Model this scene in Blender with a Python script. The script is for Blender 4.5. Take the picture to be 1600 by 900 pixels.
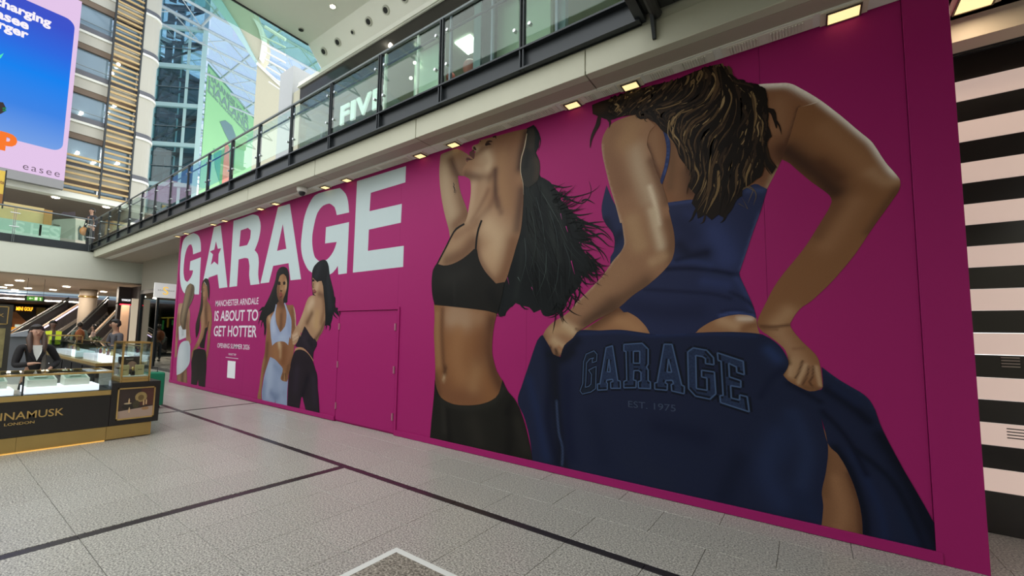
import bpy, math, random
import numpy as np
from mathutils import Vector, Matrix
from mathutils.geometry import delaunay_2d_cdt
random.seed(7); rng = np.random.default_rng(7)
for o in list(bpy.data.objects): bpy.data.objects.remove(o)
sc = bpy.context.scene
COL = sc.collection
# ------------------------------------------------------------------ camera
ROT = Matrix(((0.77994, 0.03319, 0.62496), (0.62545, -0.07811, -0.77636), (0.02304, 0.99639, -0.08169)))
EYE = Vector((0, 0, 1.55)); FPX = 677.877; PPX, PPY = 716.80, 468.47
cd = bpy.data.cameras.new('camera'); cam = bpy.data.objects.new('camera', cd); COL.objects.link(cam)
cam.matrix_world = Matrix.Translation(EYE) @ ROT.normalized().to_4x4()
cd.sensor_width = 36; cd.lens = 36 * FPX / 1600
cd.shift_x = (800 - PPX) / 1600; cd.shift_y = (PPY - 450) / 1600
cd.clip_start = 0.05; cd.clip_end = 300
sc.camera = cam
# ------------------------------------------------------------------ daylight through the glazed roof, exposure
world = bpy.data.worlds.new('world'); sc.world = world; world.use_nodes = True
bg = world.node_tree.nodes['Background']
bg.inputs[0].default_value = (0.97, 0.985, 0.97, 1); bg.inputs[1].default_value = 1.9
vs = sc.view_settings
vs.view_transform = 'Standard'; vs.look = 'None'; vs.gamma = 1; vs.use_curve_mapping = False
vs.exposure = 0.35
# ------------------------------------------------------------------ helpers
def ray(x, y): return ROT @ Vector((x - PPX, PPY - y, -FPX))
def at(x, y, axis, val):
    d = ray(x, y); t = (val - EYE[axis]) / d[axis]; return EYE + d * t
def atd(x, y, depth): return EYE + ray(x, y) * (depth / FPX)
def s2l(c):
    c = c / 255.0; return c / 12.92 if c <= 0.04045 else ((c + 0.055) / 1.055) ** 2.4
def rgb(h, k=1.0): return tuple(min(.95, s2l(int(h[i:i+2], 16)) * k) for i in (0, 2, 4))
MATS = {}
def mat(name, col='808080', rough=.5, metal=0, noise=0, nscale=8, bump=0, bscale=60, emit=None, es=0, spec=.5, alpha=1, world_pos=True, rand=0):
    if name in MATS: return MATS[name]
    m = bpy.data.materials.new(name); m.use_nodes = True; nt = m.node_tree; N = nt.nodes; L = nt.links
    b = N['Principled BSDF']; c = rgb(col) if isinstance(col, str) else col
    b.inputs['Base Color'].default_value = (*c, 1); b.inputs['Roughness'].default_value = rough; b.inputs['Metallic'].default_value = metal
    b.inputs['Specular IOR Level'].default_value = spec
    geo = N.new('ShaderNodeNewGeometry')
    if noise or rand:
        cr = N.new('ShaderNodeMix'); cr.data_type = 'RGBA'
        cr.inputs[6].default_value = (*[v * (1 - noise - rand) for v in c], 1); cr.inputs[7].default_value = (*[min(1, v * (1 + noise + rand)) for v in c], 1)
        t = N.new('ShaderNodeTexNoise'); t.inputs['Scale'].default_value = nscale; t.inputs['Detail'].default_value = 6
        L.new(geo.outputs['Position'], t.inputs['Vector'])
        if rand:
            oi = N.new('ShaderNodeObjectInfo'); mx = N.new('ShaderNodeMix'); mx.inputs[0].default_value = rand / (rand + noise)
            L.new(t.outputs[0], mx.inputs[2]); L.new(oi.outputs['Random'], mx.inputs[3]); L.new(mx.outputs[0], cr.inputs[0])
        else: L.new(t.outputs[0], cr.inputs[0])
        L.new(cr.outputs[2], b.inputs['Base Color'])
    if bump:
        t2 = N.new('ShaderNodeTexNoise'); t2.inputs['Scale'].default_value = bscale; t2.inputs['Detail'].default_value = 4
        L.new(geo.outputs['Position'], t2.inputs['Vector'])
        bp = N.new('ShaderNodeBump'); bp.inputs['Strength'].default_value = bump; bp.inputs['Distance'].default_value = .01
        L.new(t2.outputs[0], bp.inputs['Height']); L.new(bp.outputs[0], b.inputs['Normal'])
    if emit:
        e = rgb(emit) if isinstance(emit, str) else emit
        b.inputs['Emission Color'].default_value = (*e, 1); b.inputs['Emission Strength'].default_value = es
    MATS[name] = m; return m
def glass(name, tint=(.86, .95, .92), refl=1.45, gl_rough=.01):
    if name in MATS: return MATS[name]
    m = bpy.data.materials.new(name); m.use_nodes = True; nt = m.node_tree; N = nt.nodes; L = nt.links
    N.clear(); out = N.new('ShaderNodeOutputMaterial'); mx = N.new('ShaderNodeMixShader'); tr = N.new('ShaderNodeBsdfTransparent'); gl = N.new('ShaderNodeBsdfGlossy'); lw = N.new('ShaderNodeLayerWeight'); lw.inputs[0].default_value = .5; pw = N.new('ShaderNodeMath'); pw.operation = 'POWER'; pw.inputs[1].default_value = 4.0; fr = N.new('ShaderNodeMath'); fr.operation = 'MULTIPLY_ADD'; fr.inputs[1].default_value = .85; fr.inputs[2].default_value = (refl - 1) * .08
    L.new(lw.outputs['Facing'], pw.inputs[0]); L.new(pw.outputs[0], fr.inputs[0]); tr.inputs[0].default_value = (*tint, 1); gl.inputs['Roughness'].default_value = gl_rough
    L.new(fr.outputs[0], mx.inputs[0]); L.new(tr.outputs[0], mx.inputs[1]); L.new(gl.outputs[0], mx.inputs[2]); L.new(mx.outputs[0], out.inputs[0])
    MATS[name] = m; return m
class MB:
    def __init__(s): s.v = []; s.f = []
    def add(s, vs_, fs):
        n = len(s.v); s.v += [tuple(v) for v in vs_]; s.f += [tuple(i + n for i in f) for f in fs]; return s
    def box(s, x0, x1, y0, y1, z0, z1):
        x0, x1 = sorted((x0, x1)); y0, y1 = sorted((y0, y1)); z0, z1 = sorted((z0, z1))
        return s.add([(x0,y0,z0),(x1,y0,z0),(x1,y1,z0),(x0,y1,z0),(x0,y0,z1),(x1,y0,z1),(x1,y1,z1),(x0,y1,z1)], [(0,3,2,1),(4,5,6,7),(0,1,5,4),(1,2,6,5),(2,3,7,6),(3,0,4,7)])
    def bar(s, a, b, w, h, up=(0, 0, 1)):
        a = Vector(a); b = Vector(b); d = (b - a).normalized(); u = Vector(up)
        sd = d.cross(u); sd = sd.normalized() if sd.length > 1e-5 else Vector((1, 0, 0)); u = sd.cross(d).normalized()
        vs_ = [p + sd * (i * w / 2) + u * (j * h / 2) for p in (a, b) for i, j in ((-1,-1),(1,-1),(1,1),(-1,1))]
        return s.add(vs_, [(0,1,2,3),(7,6,5,4),(0,4,5,1),(1,5,6,2),(2,6,7,3),(3,7,4,0)])
    def tube(s, pts, r, n=8, cap=True):
        pts = [Vector(p) for p in pts]; rs = r if isinstance(r, (list, tuple)) else [r] * len(pts); rings = []; vs_ = []
        for i, p in enumerate(pts):
            d = (pts[min(i+1, len(pts)-1)] - pts[max(i-1, 0)]).normalized()
            a = d.cross(Vector((0, 0, 1)));  a = a if a.length > .05 else d.cross(Vector((1, 0, 0)))
            a.normalize(); c = d.cross(a)
            vs_ += [p + (a * math.cos(2*math.pi*k/n) + c * math.sin(2*math.pi*k/n)) * rs[i] for k in range(n)]
        fs = [(i*n+k, i*n+(k+1) % n, (i+1)*n+(k+1) % n, (i+1)*n+k) for i in range(len(pts)-1) for k in range(n)]
        if cap: fs += [tuple(range(n))[::-1], tuple((len(pts)-1)*n + k for k in range(n))]
        return s.add(vs_, fs)
    def lathe(s, prof, c, n=16):
        vs_ = [(c[0] + r * math.cos(2*math.pi*k/n), c[1] + r * math.sin(2*math.pi*k/n), c[2] + z) for r, z in prof for k in range(n)]
        fs = [(i*n+k, i*n+(k+1) % n, (i+1)*n+(k+1) % n, (i+1)*n+k) for i in range(len(prof)-1) for k in range(n)]
        fs += [tuple(range(n))[::-1], tuple((len(prof)-1)*n + k for k in range(n))]
        return s.add(vs_, fs)
    def ell(s, c, r, n=14, m=9, f=None):
        vs_ = []; 
        for i in range(m + 1):
            t = math.pi * i / m
            for k in range(n):
                p = Vector((math.sin(t)*math.cos(2*math.pi*k/n), math.sin(t)*math.sin(2*math.pi*k/n), math.cos(t)))
                if f: p = f(p)
                vs_.append((c[0]+p.x*r[0], c[1]+p.y*r[1], c[2]+p.z*r[2]))
        return s.add(vs_, [(i*n+k, (i+1)*n+k, (i+1)*n+(k+1) % n, i*n+(k+1) % n) for i in range(m) for k in range(n)])
    def prism(s, poly, off):
        n = len(poly); off = Vector(off); a = [Vector(p) for p in poly]
        return s.add(a + [p + off for p in a], [tuple(range(n)), tuple(range(2*n-1, n-1, -1))] + [(i, i+n, (i+1) % n + n, (i+1) % n) for i in range(n)])
    def obj(s, name, m, parent=None, smooth=False, bevel=0):
        me = bpy.data.meshes.new(name); me.from_pydata(s.v, [], s.f); me.validate()
        if smooth: me.polygons.foreach_set('use_smooth', [True] * len(me.polygons))
        me.materials.append(m); o = bpy.data.objects.new(name, me); COL.objects.link(o)
        if parent: 
            o.parent = parent; o.matrix_parent_inverse = Matrix.Translation(-parent.location)
        if bevel:
            b = o.modifiers.new('bevel', 'BEVEL'); b.width = bevel; b.segments = 2
        return o
def tag(o, label, cat, group=None):
    o['label'] = label; o['category'] = cat
    if group: o['group'] = group
    return o
def thing(name, label, cat, loc=(0, 0, 0), group=None):
    o = bpy.data.objects.new(name, None); o.empty_display_size = .1; COL.objects.link(o); o.location = loc
    return tag(o, label, cat, group)
def struct(o, label=None, cat=None):
    o['kind'] = 'structure'
    if label: o['label'] = label
    if cat: o['category'] = cat
    return o
def sroot(name, label, cat='structure', loc=(0, 0, 0)):
    o = bpy.data.objects.new(name, None); o.empty_display_size = .1; COL.objects.link(o); o.location = loc
    return struct(o, label, cat)
def text_mesh(name, body, origin, ux, uz, width, height, m, parent, bold=0.0, extrude=0.0, spacing=1.0):
    """flat lettering: origin lower left, ux reading direction, uz up; stretched to width x height"""
    cu = bpy.data.curves.new(name, 'FONT'); cu.body = body; cu.offset = bold; cu.resolution_u = 3; cu.space_character = spacing
    t = bpy.data.objects.new(name, cu); COL.objects.link(t)
    dg = bpy.context.evaluated_depsgraph_get(); me = bpy.data.meshes.new_from_object(t.evaluated_get(dg))
    bpy.data.objects.remove(t)
    co = np.zeros(len(me.vertices) * 3); me.vertices.foreach_get('co', co); co = co.reshape(-1, 3)
    x0, y0 = co[:, 0].min(), co[:, 1].min(); w = co[:, 0].max() - x0; h = co[:, 1].max() - y0
    if width is None: width = w * height / h
    ux = Vector(ux).normalized(); uz = Vector(uz).normalized(); n = ux.cross(uz)
    P = [Vector(origin) + ux * ((c[0] - x0) / w * width) + uz * ((c[1] - y0) / h * height) for c in co]
    mb = MB(); fs = [tuple(p.vertices) for p in me.polygons]
    if extrude:
        from collections import Counter
        cnt = Counter(); 
        for f in fs:
            for i in range(len(f)): cnt[(f[i], f[(i+1) % len(f)])] += 1
        N = len(P); side = [(a, b, b + N, a + N) for (a, b) in cnt if (b, a) not in cnt]
        mb.add([p + n * extrude for p in P] + P, fs + [(b, a, d_, c_) for (a, b, c_, d_) in [(q[0], q[1], q[2], q[3]) for q in side]] + [])
        mb.f = fs + [(q[1], q[0], q[3], q[2]) for q in side]
    else: mb.add(P, fs)
    bpy.data.meshes.remove(me)
    return mb.obj(name, m, parent)

# ------------------------------------------------------------------ floor: granite slabs with dark bands
WALL = 4.715; SOF = 4.31; EDGE = 4.19; SHOP = 5.78
def granite(name, base, dark, light, rough, scale=95, big=0.05, rnd=.07, lo=.34, hi=.66):
    m = bpy.data.materials.new(name); m.use_nodes = True; nt = m.node_tree; N = nt.nodes; L = nt.links; b = N['Principled BSDF']
    geo = N.new('ShaderNodeNewGeometry')
    t = N.new('ShaderNodeTexNoise'); t.inputs['Scale'].default_value = scale; t.inputs['Detail'].default_value = 3; t.inputs['Roughness'].default_value = .75; L.new(geo.outputs['Position'], t.inputs['Vector'])
    r = N.new('ShaderNodeValToRGB'); e = r.color_ramp.elements; e[0].position = lo; e[0].color = (*rgb(dark), 1); e[1].position = hi; e[1].color = (*rgb(light), 1)
    k = r.color_ramp.elements.new(.5); k.color = (*rgb(base), 1); L.new(t.outputs[0], r.inputs[0])
    t2 = N.new('ShaderNodeTexNoise'); t2.inputs['Scale'].default_value = .6; t2.inputs['Detail'].default_value = 3; L.new(geo.outputs['Position'], t2.inputs['Vector'])
    oi = N.new('ShaderNodeObjectInfo')
    a = N.new('ShaderNodeMath'); a.operation = 'MULTIPLY_ADD'; a.inputs[1].default_value = rnd; a.inputs[2].default_value = 1 - rnd / 2; L.new(oi.outputs['Random'], a.inputs[0])
    a2 = N.new('ShaderNodeMath'); a2.operation = 'MULTIPLY_ADD'; a2.inputs[1].default_value = big * 2; L.new(t2.outputs[0], a2.inputs[0]); L.new(a.outputs[0], a2.inputs[2])
    mx = N.new('ShaderNodeMix'); mx.data_type = 'RGBA'; mx.blend_type = 'MULTIPLY'; mx.inputs[0].default_value = 1; L.new(r.outputs[0], mx.inputs[6]); L.new(a2.outputs[0], mx.inputs[7])
    L.new(mx.outputs[2], b.inputs['Base Color']); b.inputs['Roughness'].default_value = rough
    MATS[name] = m; return m
m_tile = granite('speckled granite', 'a6a49c', '6b6964', 'cfcdc3', .3, scale=75, lo=.40, hi=.60)
m_band = granite('black granite', '2b2729', '1c1a1c', '3c3739', .28, rnd=.05)
m_agg = granite('coarse aggregate', '8a8478', '3a352e', 'c4bcae', .6, scale=60)
m_grout = mat('grout', '7a7872', .8, noise=.1)
fl = MB().box(-75, 14, -14, 14, -.3, -.010).obj('floor', m_grout); struct(fl, 'polished speckled granite floor of the mall with dark bands', 'floor')
GX, GS, GY = -3.746, .5633, .585; gap = .0018
tiles = []
def tile(x0, x1, y0, y1, m=0): tiles.append((x0 + gap, x1 - gap, y0 + gap, y1 - gap, m))
BH = .044
bands_x = [-4.256 - 5.07 * k for k in range(-1, 5)]
def row(y0, y1, joints, crosses):
    cuts = sorted(joints); 
    for a, b in zip(cuts[:-1], cuts[1:]):
        segs = [(a, b)]
        for c in crosses:
            new = []
            for (p, q) in segs:
                if q <= c - BH or p >= c + BH: new.append((p, q)); continue
                if p < c - BH - .02: new.append((p, c - BH))
                if q > c + BH + .02: new.append((c + BH, q))
            segs = new
        for p, q in segs: tile(p, q, y0, y1)
JX = [GX + GS * k for k in range(-50, 11)]
ys = [3.206 - GY * k for k in range(12)]
for a, b in zip(ys[1:], ys[:-1]): row(a, b, JX, bands_x)
for c in bands_x:
    for a, b in zip(ys[1:], ys[:-1]): tile(c - BH, c + BH, a, b, 1)
for a, b in zip(JX[:-1], JX[1:]): tile(a, b, 3.206, 3.294, 1)
bx = -9.325
for y0, y1, off in ((3.294, 3.83, -.65), (3.83, 4.375, -.225), (4.375, 4.92, .205), (4.92, 5.46, -.65), (5.46, 6.0, -.225)):
    row(y0, y1, [off + .8435 * k for k in range(-34, 5)], [bx])
    tile(bx - .022, bx + .022, y0, y1, 1)
MATX, MATY = (-2.385, -1.2), (1.12, 2.308)
tiles = [t for t in tiles]
def vis(t):
    cx, cy = (t[0] + t[1]) / 2, (t[2] + t[3]) / 2; c = ROT.transposed() @ (Vector((cx, cy, 0)) - EYE)
    if c.z > -.3: return 0
    u = PPX - FPX * c.x / c.z; v = PPY + FPX * c.y / c.z
    if not (-60 < u < 1660 and v < 960): return 0
    if cy > WALL and cx < .9: return 0
    return (t[1] - t[0]) * (t[3] - t[2]) / c.z ** 2 / max(.3, -c.z) 
tiles.sort(key=vis, reverse=True)
meshes = {}
for i, t in enumerate(tiles[:300]):
    w, h = round(t[1] - t[0], 3), round(t[3] - t[2], 3); key = (w, h, t[4])
    if key not in meshes:
        mb = MB(); b = .0015
        mb.add([(-w/2,-h/2,-.012),(w/2,-h/2,-.012),(w/2,h/2,-.012),(-w/2,h/2,-.012),(-w/2,-h/2,-b),(w/2,-h/2,-b),(w/2,h/2,-b),(-w/2,h/2,-b),(-w/2+b,-h/2+b,0),(w/2-b,-h/2+b,0),(w/2-b,h/2-b,0),(-w/2+b,h/2-b,0)],
               [(0,1,5,4),(1,2,6,5),(2,3,7,6),(3,0,4,7),(4,5,9,8),(5,6,10,9),(6,7,11,10),(7,4,8,11),(8,9,10,11)])
        me = bpy.data.meshes.new('band_tile' if t[4] else 'floor_tile'); me.from_pydata(mb.v, [], mb.f); me.materials.append(m_band if t[4] else m_tile); meshes[key] = me
    o = bpy.data.objects.new('band_tile' if t[4] else 'floor_tile', meshes[key]); COL.objects.link(o); o.location = ((t[0]+t[1])/2, (t[2]+t[3])/2, 0); o.parent = fl
for k, nm in ((0, 'far_tiles'), (1, 'far_band_tiles')):
    mb = MB()
    for t in tiles[300:]:
        if t[4] == k: mb.box(t[0], t[1], t[2], t[3], -.012, 0)
    o = mb.obj(nm, m_band if k else m_tile, fl); o['kind'] = 'stuff'
far = MB().box(-75, -31.9, -14, 14, -.012, 0).box(-31.9, 3, -14, ys[-1], -.012, 0).box(-31.9, -28, 5.9, 14, -.012, 0).box(3, 14, -14, 14, -.012, 0).box(-31.9, -28, ys[-1], 5.9, -.012, 0).obj('outer_floor', m_tile, fl)
# white bordered floor panel at the photographer's feet
m_white = mat('white vinyl', 'e6e9e4', .45, noise=.02)
fm = thing('floor_panel', 'square aggregate floor panel with a white taped border', 'floor panel', (MATX[0], MATY[1], 0))
MB().box(MATX[0]+.05, MATX[1]-.05, MATY[0]+.05, MATY[1]-.05, 0, .003).obj('inlay', m_agg, fm)
for (a, b, c, d) in ((MATX[0], MATX[0]+.05, MATY[0], MATY[1]), (MATX[1]-.05, MATX[1], MATY[0], MATY[1]), (MATX[0]+.05, MATX[1]-.05, MATY[0], MATY[0]+.05), (MATX[0]+.05, MATX[1]-.05, MATY[1]-.05, MATY[1])):
    MB().box(a, b, c, d, 0, .004).obj('border_strip', m_white, fm)
# ------------------------------------------------------------------ gallery above the hoarding
m_conc = mat('pale concrete', 'b4b4a2', .6, noise=.05, nscale=3, bump=.05)
m_soff = mat('soffit panel', 'a0978a', .6, noise=.04, nscale=2)
m_steel = mat('dark painted steel', '282d31', .4, metal=.3, noise=.06)
m_white_paint = mat('white paint', 'd8d9d2', .55, noise=.02)
XL = -22.3
gs = sroot('gallery_slab', 'pale concrete gallery edge running above the pink hoarding', 'gallery')
jx = [-1.736 + 2.49 * k for k in range(-9, 5)]; jx[0] = XL + .35; 
for a, b in zip(jx[:-1], jx[1:]):
    MB().box(a+.006, b-.006, EDGE, EDGE+.12, SOF, 4.595).obj('fascia_panel', m_conc, gs, bevel=.006)
    MB().box(a+.006, b-.006, EDGE+.12, 4.66 if b < 1.2 else 5.75, SOF, SOF+.05).obj('soffit_panel', m_soff, gs)
    MB().box(a+.003, b-.003, 4.505, 4.70, SOF-.012, SOF).obj('service_strip', m_white_paint, gs)
MB().box(XL, 11, EDGE+.02, 13, SOF+.05, 4.86).obj('slab', m_conc, gs)
MB().box(XL-.0, 11, 4.70, SHOP+.2, SOF+.0, SOF+.05).obj('inner_soffit', m_soff, gs)
# steel channel edge
ch = MB(); ch.box(XL, -1.16, EDGE-.03, EDGE-.015, 4.6, 4.87).box(XL, -1.16, EDGE-.10, EDGE, 4.60, 4.622).box(XL, -1.16, EDGE-.10, EDGE, 4.848, 4.87)
ch.obj('edge_channel', m_steel, gs)
m_glass = glass('clear glass', (.87, .955, .92), 1.5)
m_chrome = mat('brushed chrome', 'c9ccd0', .25, metal=1)
m_rail = mat('grey rail steel', '6d7577', .35, metal=.6)
PX = [-2.463 - 1.247 * k for k in range(16)]
bal = thing('glass_balustrade', 'glass balustrade with dark steel posts along the gallery above the hoarding', 'balustrade', (PX[0], EDGE, 4.87))
post = None
def post_mesh(x, y0, dirn='x', z0=4.6):
    mb = MB()
    for s in (-1, 1):
        if dirn == 'x': mb.box(x+s*.022-.007, x+s*.022+.007, y0-.09, y0-.03, z0, 5.80)
        else: mb.box(y0+.03, y0+.09, x+s*.022-.007, x+s*.022+.007, z0, 5.80)
    return mb
for i, x in enumerate(PX): post_mesh(x, EDGE).obj('post', m_steel, bal)
ends = [-1.25] + PX
for a, b in zip(ends[:-1], ends[1:]):
    MB().box(b+.05, a-.05, EDGE-.075, EDGE-.063, 4.98, 5.74).obj('pane', m_glass, bal)
for i, x in enumerate(PX):
    for z in (5.12, 5.6):
        for s in (-1, 1):
            MB().tube([(x, EDGE-.045, z), (x+s*.11, EDGE-.045, z)], .009, 6).lathe([(.001, -.0), (.022, 0)], (0, 0, -99), 3).obj('clamp_arm', m_chrome, bal) if False else MB().tube([(x+s*.03, EDGE-.052, z), (x+s*.1, EDGE-.052, z)], .009, 6).tube([(x+s*.1, EDGE-.095, z), (x+s*.1, EDGE-.045, z)], .02, 10).obj('clamp', m_chrome, bal)
MB().tube([(XL, EDGE-.06, 5.82), (-1.25, EDGE-.06, 5.82)], .024, 10).obj('handrail', m_rail, bal)
MB().tube([(XL, EDGE+.03, 5.68), (-1.25, EDGE+.03, 5.68)], .016, 8).obj('inner_rail', m_steel, bal)
# soffit lights, vents, dome camera
m_lens = mat('lamp lens', 'fff2d8', .4, emit='ffd894', es=.95)
m_frame = mat('lamp frame', 'cfc8b4', .45)
m_dark = mat('black recess', '141414', .6)
def soffit_light(x, label, w=.15, y0=4.575, y1=4.70):
    t = thing('soffit_light', label, 'light', (x, 4.64, SOF-.012), 'square lights in the gallery soffit')
    f = MB(); f.box(x-w/2-.05, x+w/2+.05, y0-.03, y1+.004, SOF-.02, SOF-.012); f.obj('trim_plate', m_frame, t)
    g = MB(); a, b, c, d = x-w/2, x+w/2, y0, y1
    g.box(a-.012, a, c, d, SOF-.032, SOF-.012).box(b, b+.012, c, d, SOF-.032, SOF-.012).box(a-.012, b+.012, c-.012, c, SOF-.032, SOF-.012).box(a-.012, b+.012, d, d+.006, SOF-.032, SOF-.012)
    g.obj('rim', mat('bronze rim', '5c5448', .4, metal=.5), t)
    MB().box(a, b, c, d, SOF-.026, SOF-.012).obj('lens', m_lens, t)
    return t
lx = []
for k in range(6):
    lx += [-1.41 - 2.487 * k, -2.075 - 2.487 * k]
names = ['above the dark hair of the figure seen from behind', 'between the two tall printed figures', 'above the raised arm of the black-haired figure', 'second left of the raised printed arm', 'above the last big white E', 'beside the dome camera over the big white letters', 'above the second big white G', 'above the third letter pair gap', 'above the middle big A', 'left of the middle big A', 'above the big white R', 'near the first big white letters']
for i, x in enumerate(lx):
    soffit_light(x, 'small warm square soffit light, number %s counting leftwards from the bridge' % ['one','two','three','four','five','six','seven','eight','nine','ten','eleven','twelve'][i])
soffit_light(.32, 'large warm square soffit light above the plain pink top corner', .2, 4.55, 4.70)
def lamp_light(name, loc, power, size, colr, parent):
    ld = bpy.data.lights.new(name, 'AREA'); ld.energy = power; ld.shape = 'DISK'; ld.size = size; ld.color = colr; o = bpy.data.objects.new(name, ld); COL.objects.link(o); o.location = loc; o.parent = parent; o.matrix_parent_inverse = Matrix.Translation(-parent.location); return o
tl = soffit_light(1.13, 'warm square soffit light at the top right beside the striped shop', .2, 4.88, 5.17)
lamp_light('lamp_light', (1.13, 5.02, SOF-.04), 2.2, .2, (1, .82, .6), tl)
for k, x in enumerate((3.6, 6.1)):
    tl = soffit_light(x, 'warm soffit light over the striped shop outside the right edge, %s' % ['nearer', 'farther'][k], .2, 4.88, 5.17); lamp_light('lamp_light', (x, 5.02, SOF-.04), 2.2, .2, (1, .82, .6), tl)
MB().box(.95, 11, 5.29, 5.5, 4.11, SOF).obj('downstand', mat('cream downstand', 'c9bda8', .6, noise=.03), gs)
m_vent = mat('vent enamel', 'd3d0c4', .5)
for k, (a, b) in enumerate([(-1.25, -.62), (-.55, .12), (-1.95, -1.55), (-3.7, -2.25), (-6.2, -4.75), (-8.6, -7.3), (-11.1, -9.7)]):
    t = thing('air_vent', 'slotted white air vent in the soffit, %s from the right' % ['second','nearest','third','fourth','fifth','sixth','seventh'][k], 'vent', (a, 4.6, SOF-.012), 'slotted vents in the gallery soffit')
    MB().box(a, b, 4.53, 4.69, SOF-.018, SOF-.012).obj('plate', m_vent, t)
    for (p, q) in ((a+.05, (a+b)/2-.04), ((a+b)/2+.04, b-.05)):
        n = max(6, int((q-p)/.022)); g = MB()
        for i in range(n): xx = p+(q-p)*i/n; g.box(xx, xx+.011, 4.55, 4.67, SOF-.026, SOF-.018)
        g.obj('slats', m_vent, t)
t = thing('security_camera', 'white dome security camera under the soffit above the big letters', 'camera', (-7.48, 4.42, SOF))
MB().lathe([(.10, 0), (.10, -.05), (.085, -.09)][::-1], (-7.48, 4.42, SOF), 18).obj('housing', m_white_paint, t, True)
MB().ell((-7.48, 4.42, SOF-.10), (.065, .065, .065)).obj('dome', mat('smoked dome', '1a1c1f', .1), t, True)
# bridge crossing overhead at the right
m_bridge = mat('bridge underside', '2a2b2a', .5, noise=.1)
br = sroot('bridge', 'dark ribbed underside of a bridge crossing overhead at the top right', 'bridge')
MB().box(-1.16, 4.2, -14, EDGE-.02, 4.68, 5.0).obj('deck', m_bridge, br)
rb = MB()
for i in range(80): x = -.9 + i * .062; rb.box(x, x+.03, 1.5, EDGE-.04, 4.664, 4.68)
rb.obj('ribs', m_bridge, br)['kind'] = 'stuff'
MB().box(-1.20, -1.12, -14, EDGE, 4.62, 5.06).obj('edge_beam', m_steel, br)
MB().tube([(-1.02, -14, 4.63), (-1.02, EDGE-.03, 4.63)], .05, 10).obj('pipe', m_bridge, br)
MB().prism([(-1.06, EDGE-.16, 4.68), (-1.06, EDGE+.0, 4.68), (-1.06, EDGE-.005, 4.40), (-1.06, EDGE-.03, 4.40)], (.03, 0, 0)).obj('bracket', m_steel, br)
MB().lathe([(.075, 0), (.075, .03), (.05, .03)], (-.78, EDGE-.22, 4.645), 16).obj('round_fitting', m_bridge, br)
# ------------------------------------------------------------------ striped shop at the right
m_blk = mat('black gloss panel', '2a2726', .15, noise=.1)
m_lit = mat('white lit panel', 'd8c6bc', .3, emit='f2d6c8', es=.35)
m_vs = mat('vent slot grey', 'a89a90', .4)
sp = thing('striped_shopfront', 'shopfront of alternating white lit and black gloss horizontal panels', 'shopfront', (3, SHOP, 0))
for i in range(10):
    zt = 3.962 - .381 * i; z1 = zt - .187; z2 = max(0, zt - .381) if i < 9 else 0
    MB().box(.98, 9, SHOP-.012, SHOP+.1, z1+.002, zt-.002).obj('white_panel', m_lit, sp)
    MB().box(.98, 9, SHOP-.006, SHOP+.1, z2+.002, z1-.002).obj('black_panel', m_blk, sp)
MB().box(.98, 9, SHOP-.006, SHOP+.1, 3.964, 4.20).obj('black_panel', m_blk, sp)
MB().box(.98, 9, SHOP-.05, SHOP+.1, 4.225, 4.30).obj('head_box', mat('head box', '141213', .5), sp)
MB().box(.98, 9, SHOP-.02, SHOP+.1, 4.203, 4.222).obj('trim_line', m_chrome, sp)
for zc, mm in ((1.39, m_vs), (.80, m_dark)):
    for xx in (1.27, 1.55):
        g = MB()
        for i in range(4): g.box(xx, xx+.1, SHOP-.016, SHOP-.004, zc+i*.025, zc+i*.025+.008)
        g.obj('vent_slots', mm, sp)
# ------------------------------------------------------------------ hoarding
m_pink = mat('magenta vinyl', (.300, .0125, .120), .5, spec=.15, noise=.025, nscale=1.5, bump=.01, bscale=25)
m_let = mat('pale vinyl lettering', (.46, .55, .57), .5, spec=.2, noise=.015)
m_txt = mat('white vinyl lettering', (.62, .58, .64), .5, spec=.2)
HX0, HX1 = -14.5, .918
hd = thing('hoarding', 'long magenta shop hoarding printed with fashion models and giant white lettering', 'hoarding', (HX0, WALL, 0))
seams = [HX0, -13.69, -12.47, -11.25, -10.03, -8.81, -7.59, -6.53, -5.03, -3.93, -2.712, -1.49, -.27, .665]
for a, b in zip(seams[:-1], seams[1:]):
    if abs(a + 6.53) < .01:
        MB().box(a+.001, b-.001, WALL, WALL+.03, 1.93, SOF).obj('board', m_pink, hd)
    else: MB().box(a+.001, b-.001, WALL, WALL+.03, 0, SOF).obj('board', m_pink, hd)
MB().box(.667, HX1, WALL-.014, WALL+.05, 0, 4.4).obj('end_board', m_pink, hd, bevel=.003)
MB().box(HX1-.03, HX1, WALL+.05, SHOP-.03, 0, 4.3).obj('return_board', m_pink, hd)
MB().box(HX0, HX0+.03, WALL+.03, SHOP-.03, 0, 4.3).obj('return_board', m_pink, hd)
MB().box(HX0, HX0+.12, WALL-.012, WALL, 0, 4.3).obj('edge_trim', m_pink, hd, bevel=.003)
MB().box(HX0, -6.53, WALL-.022, WALL, .012, .085).obj('base_rail', m_pink, hd, bevel=.003)
MB().box(-5.0, .70, WALL-.022, WALL, .004, .085).obj('base_rail', m_pink, hd, bevel=.003)
MB().box(HX0+.04, HX1-.04, WALL+.032, WALL+.06, 0, SOF).obj('backing', m_pink, hd)
dr = MB().box(-6.525, -5.035, WALL+.004, WALL+.03, .03, 1.925).obj('door', m_pink, hd)
m_hinge = mat('pink painted hinge', (.46, .2, .28), .35, metal=.3)
for x in (-6.515, -5.062):
    for z in (1.66, .99, .27):
        MB().box(x-.016, x+.016, WALL-.010, WALL+.006, z-.055, z+.055).tube([(x, WALL-.012, z-.055), (x, WALL-.012, z+.055)], .008, 8).obj('hinge', m_hinge, dr)
MB().box(-6.56, -4.97, WALL-.018, WALL, 1.935, 1.975).obj('door_trim', m_pink, hd, bevel=.002)
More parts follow.
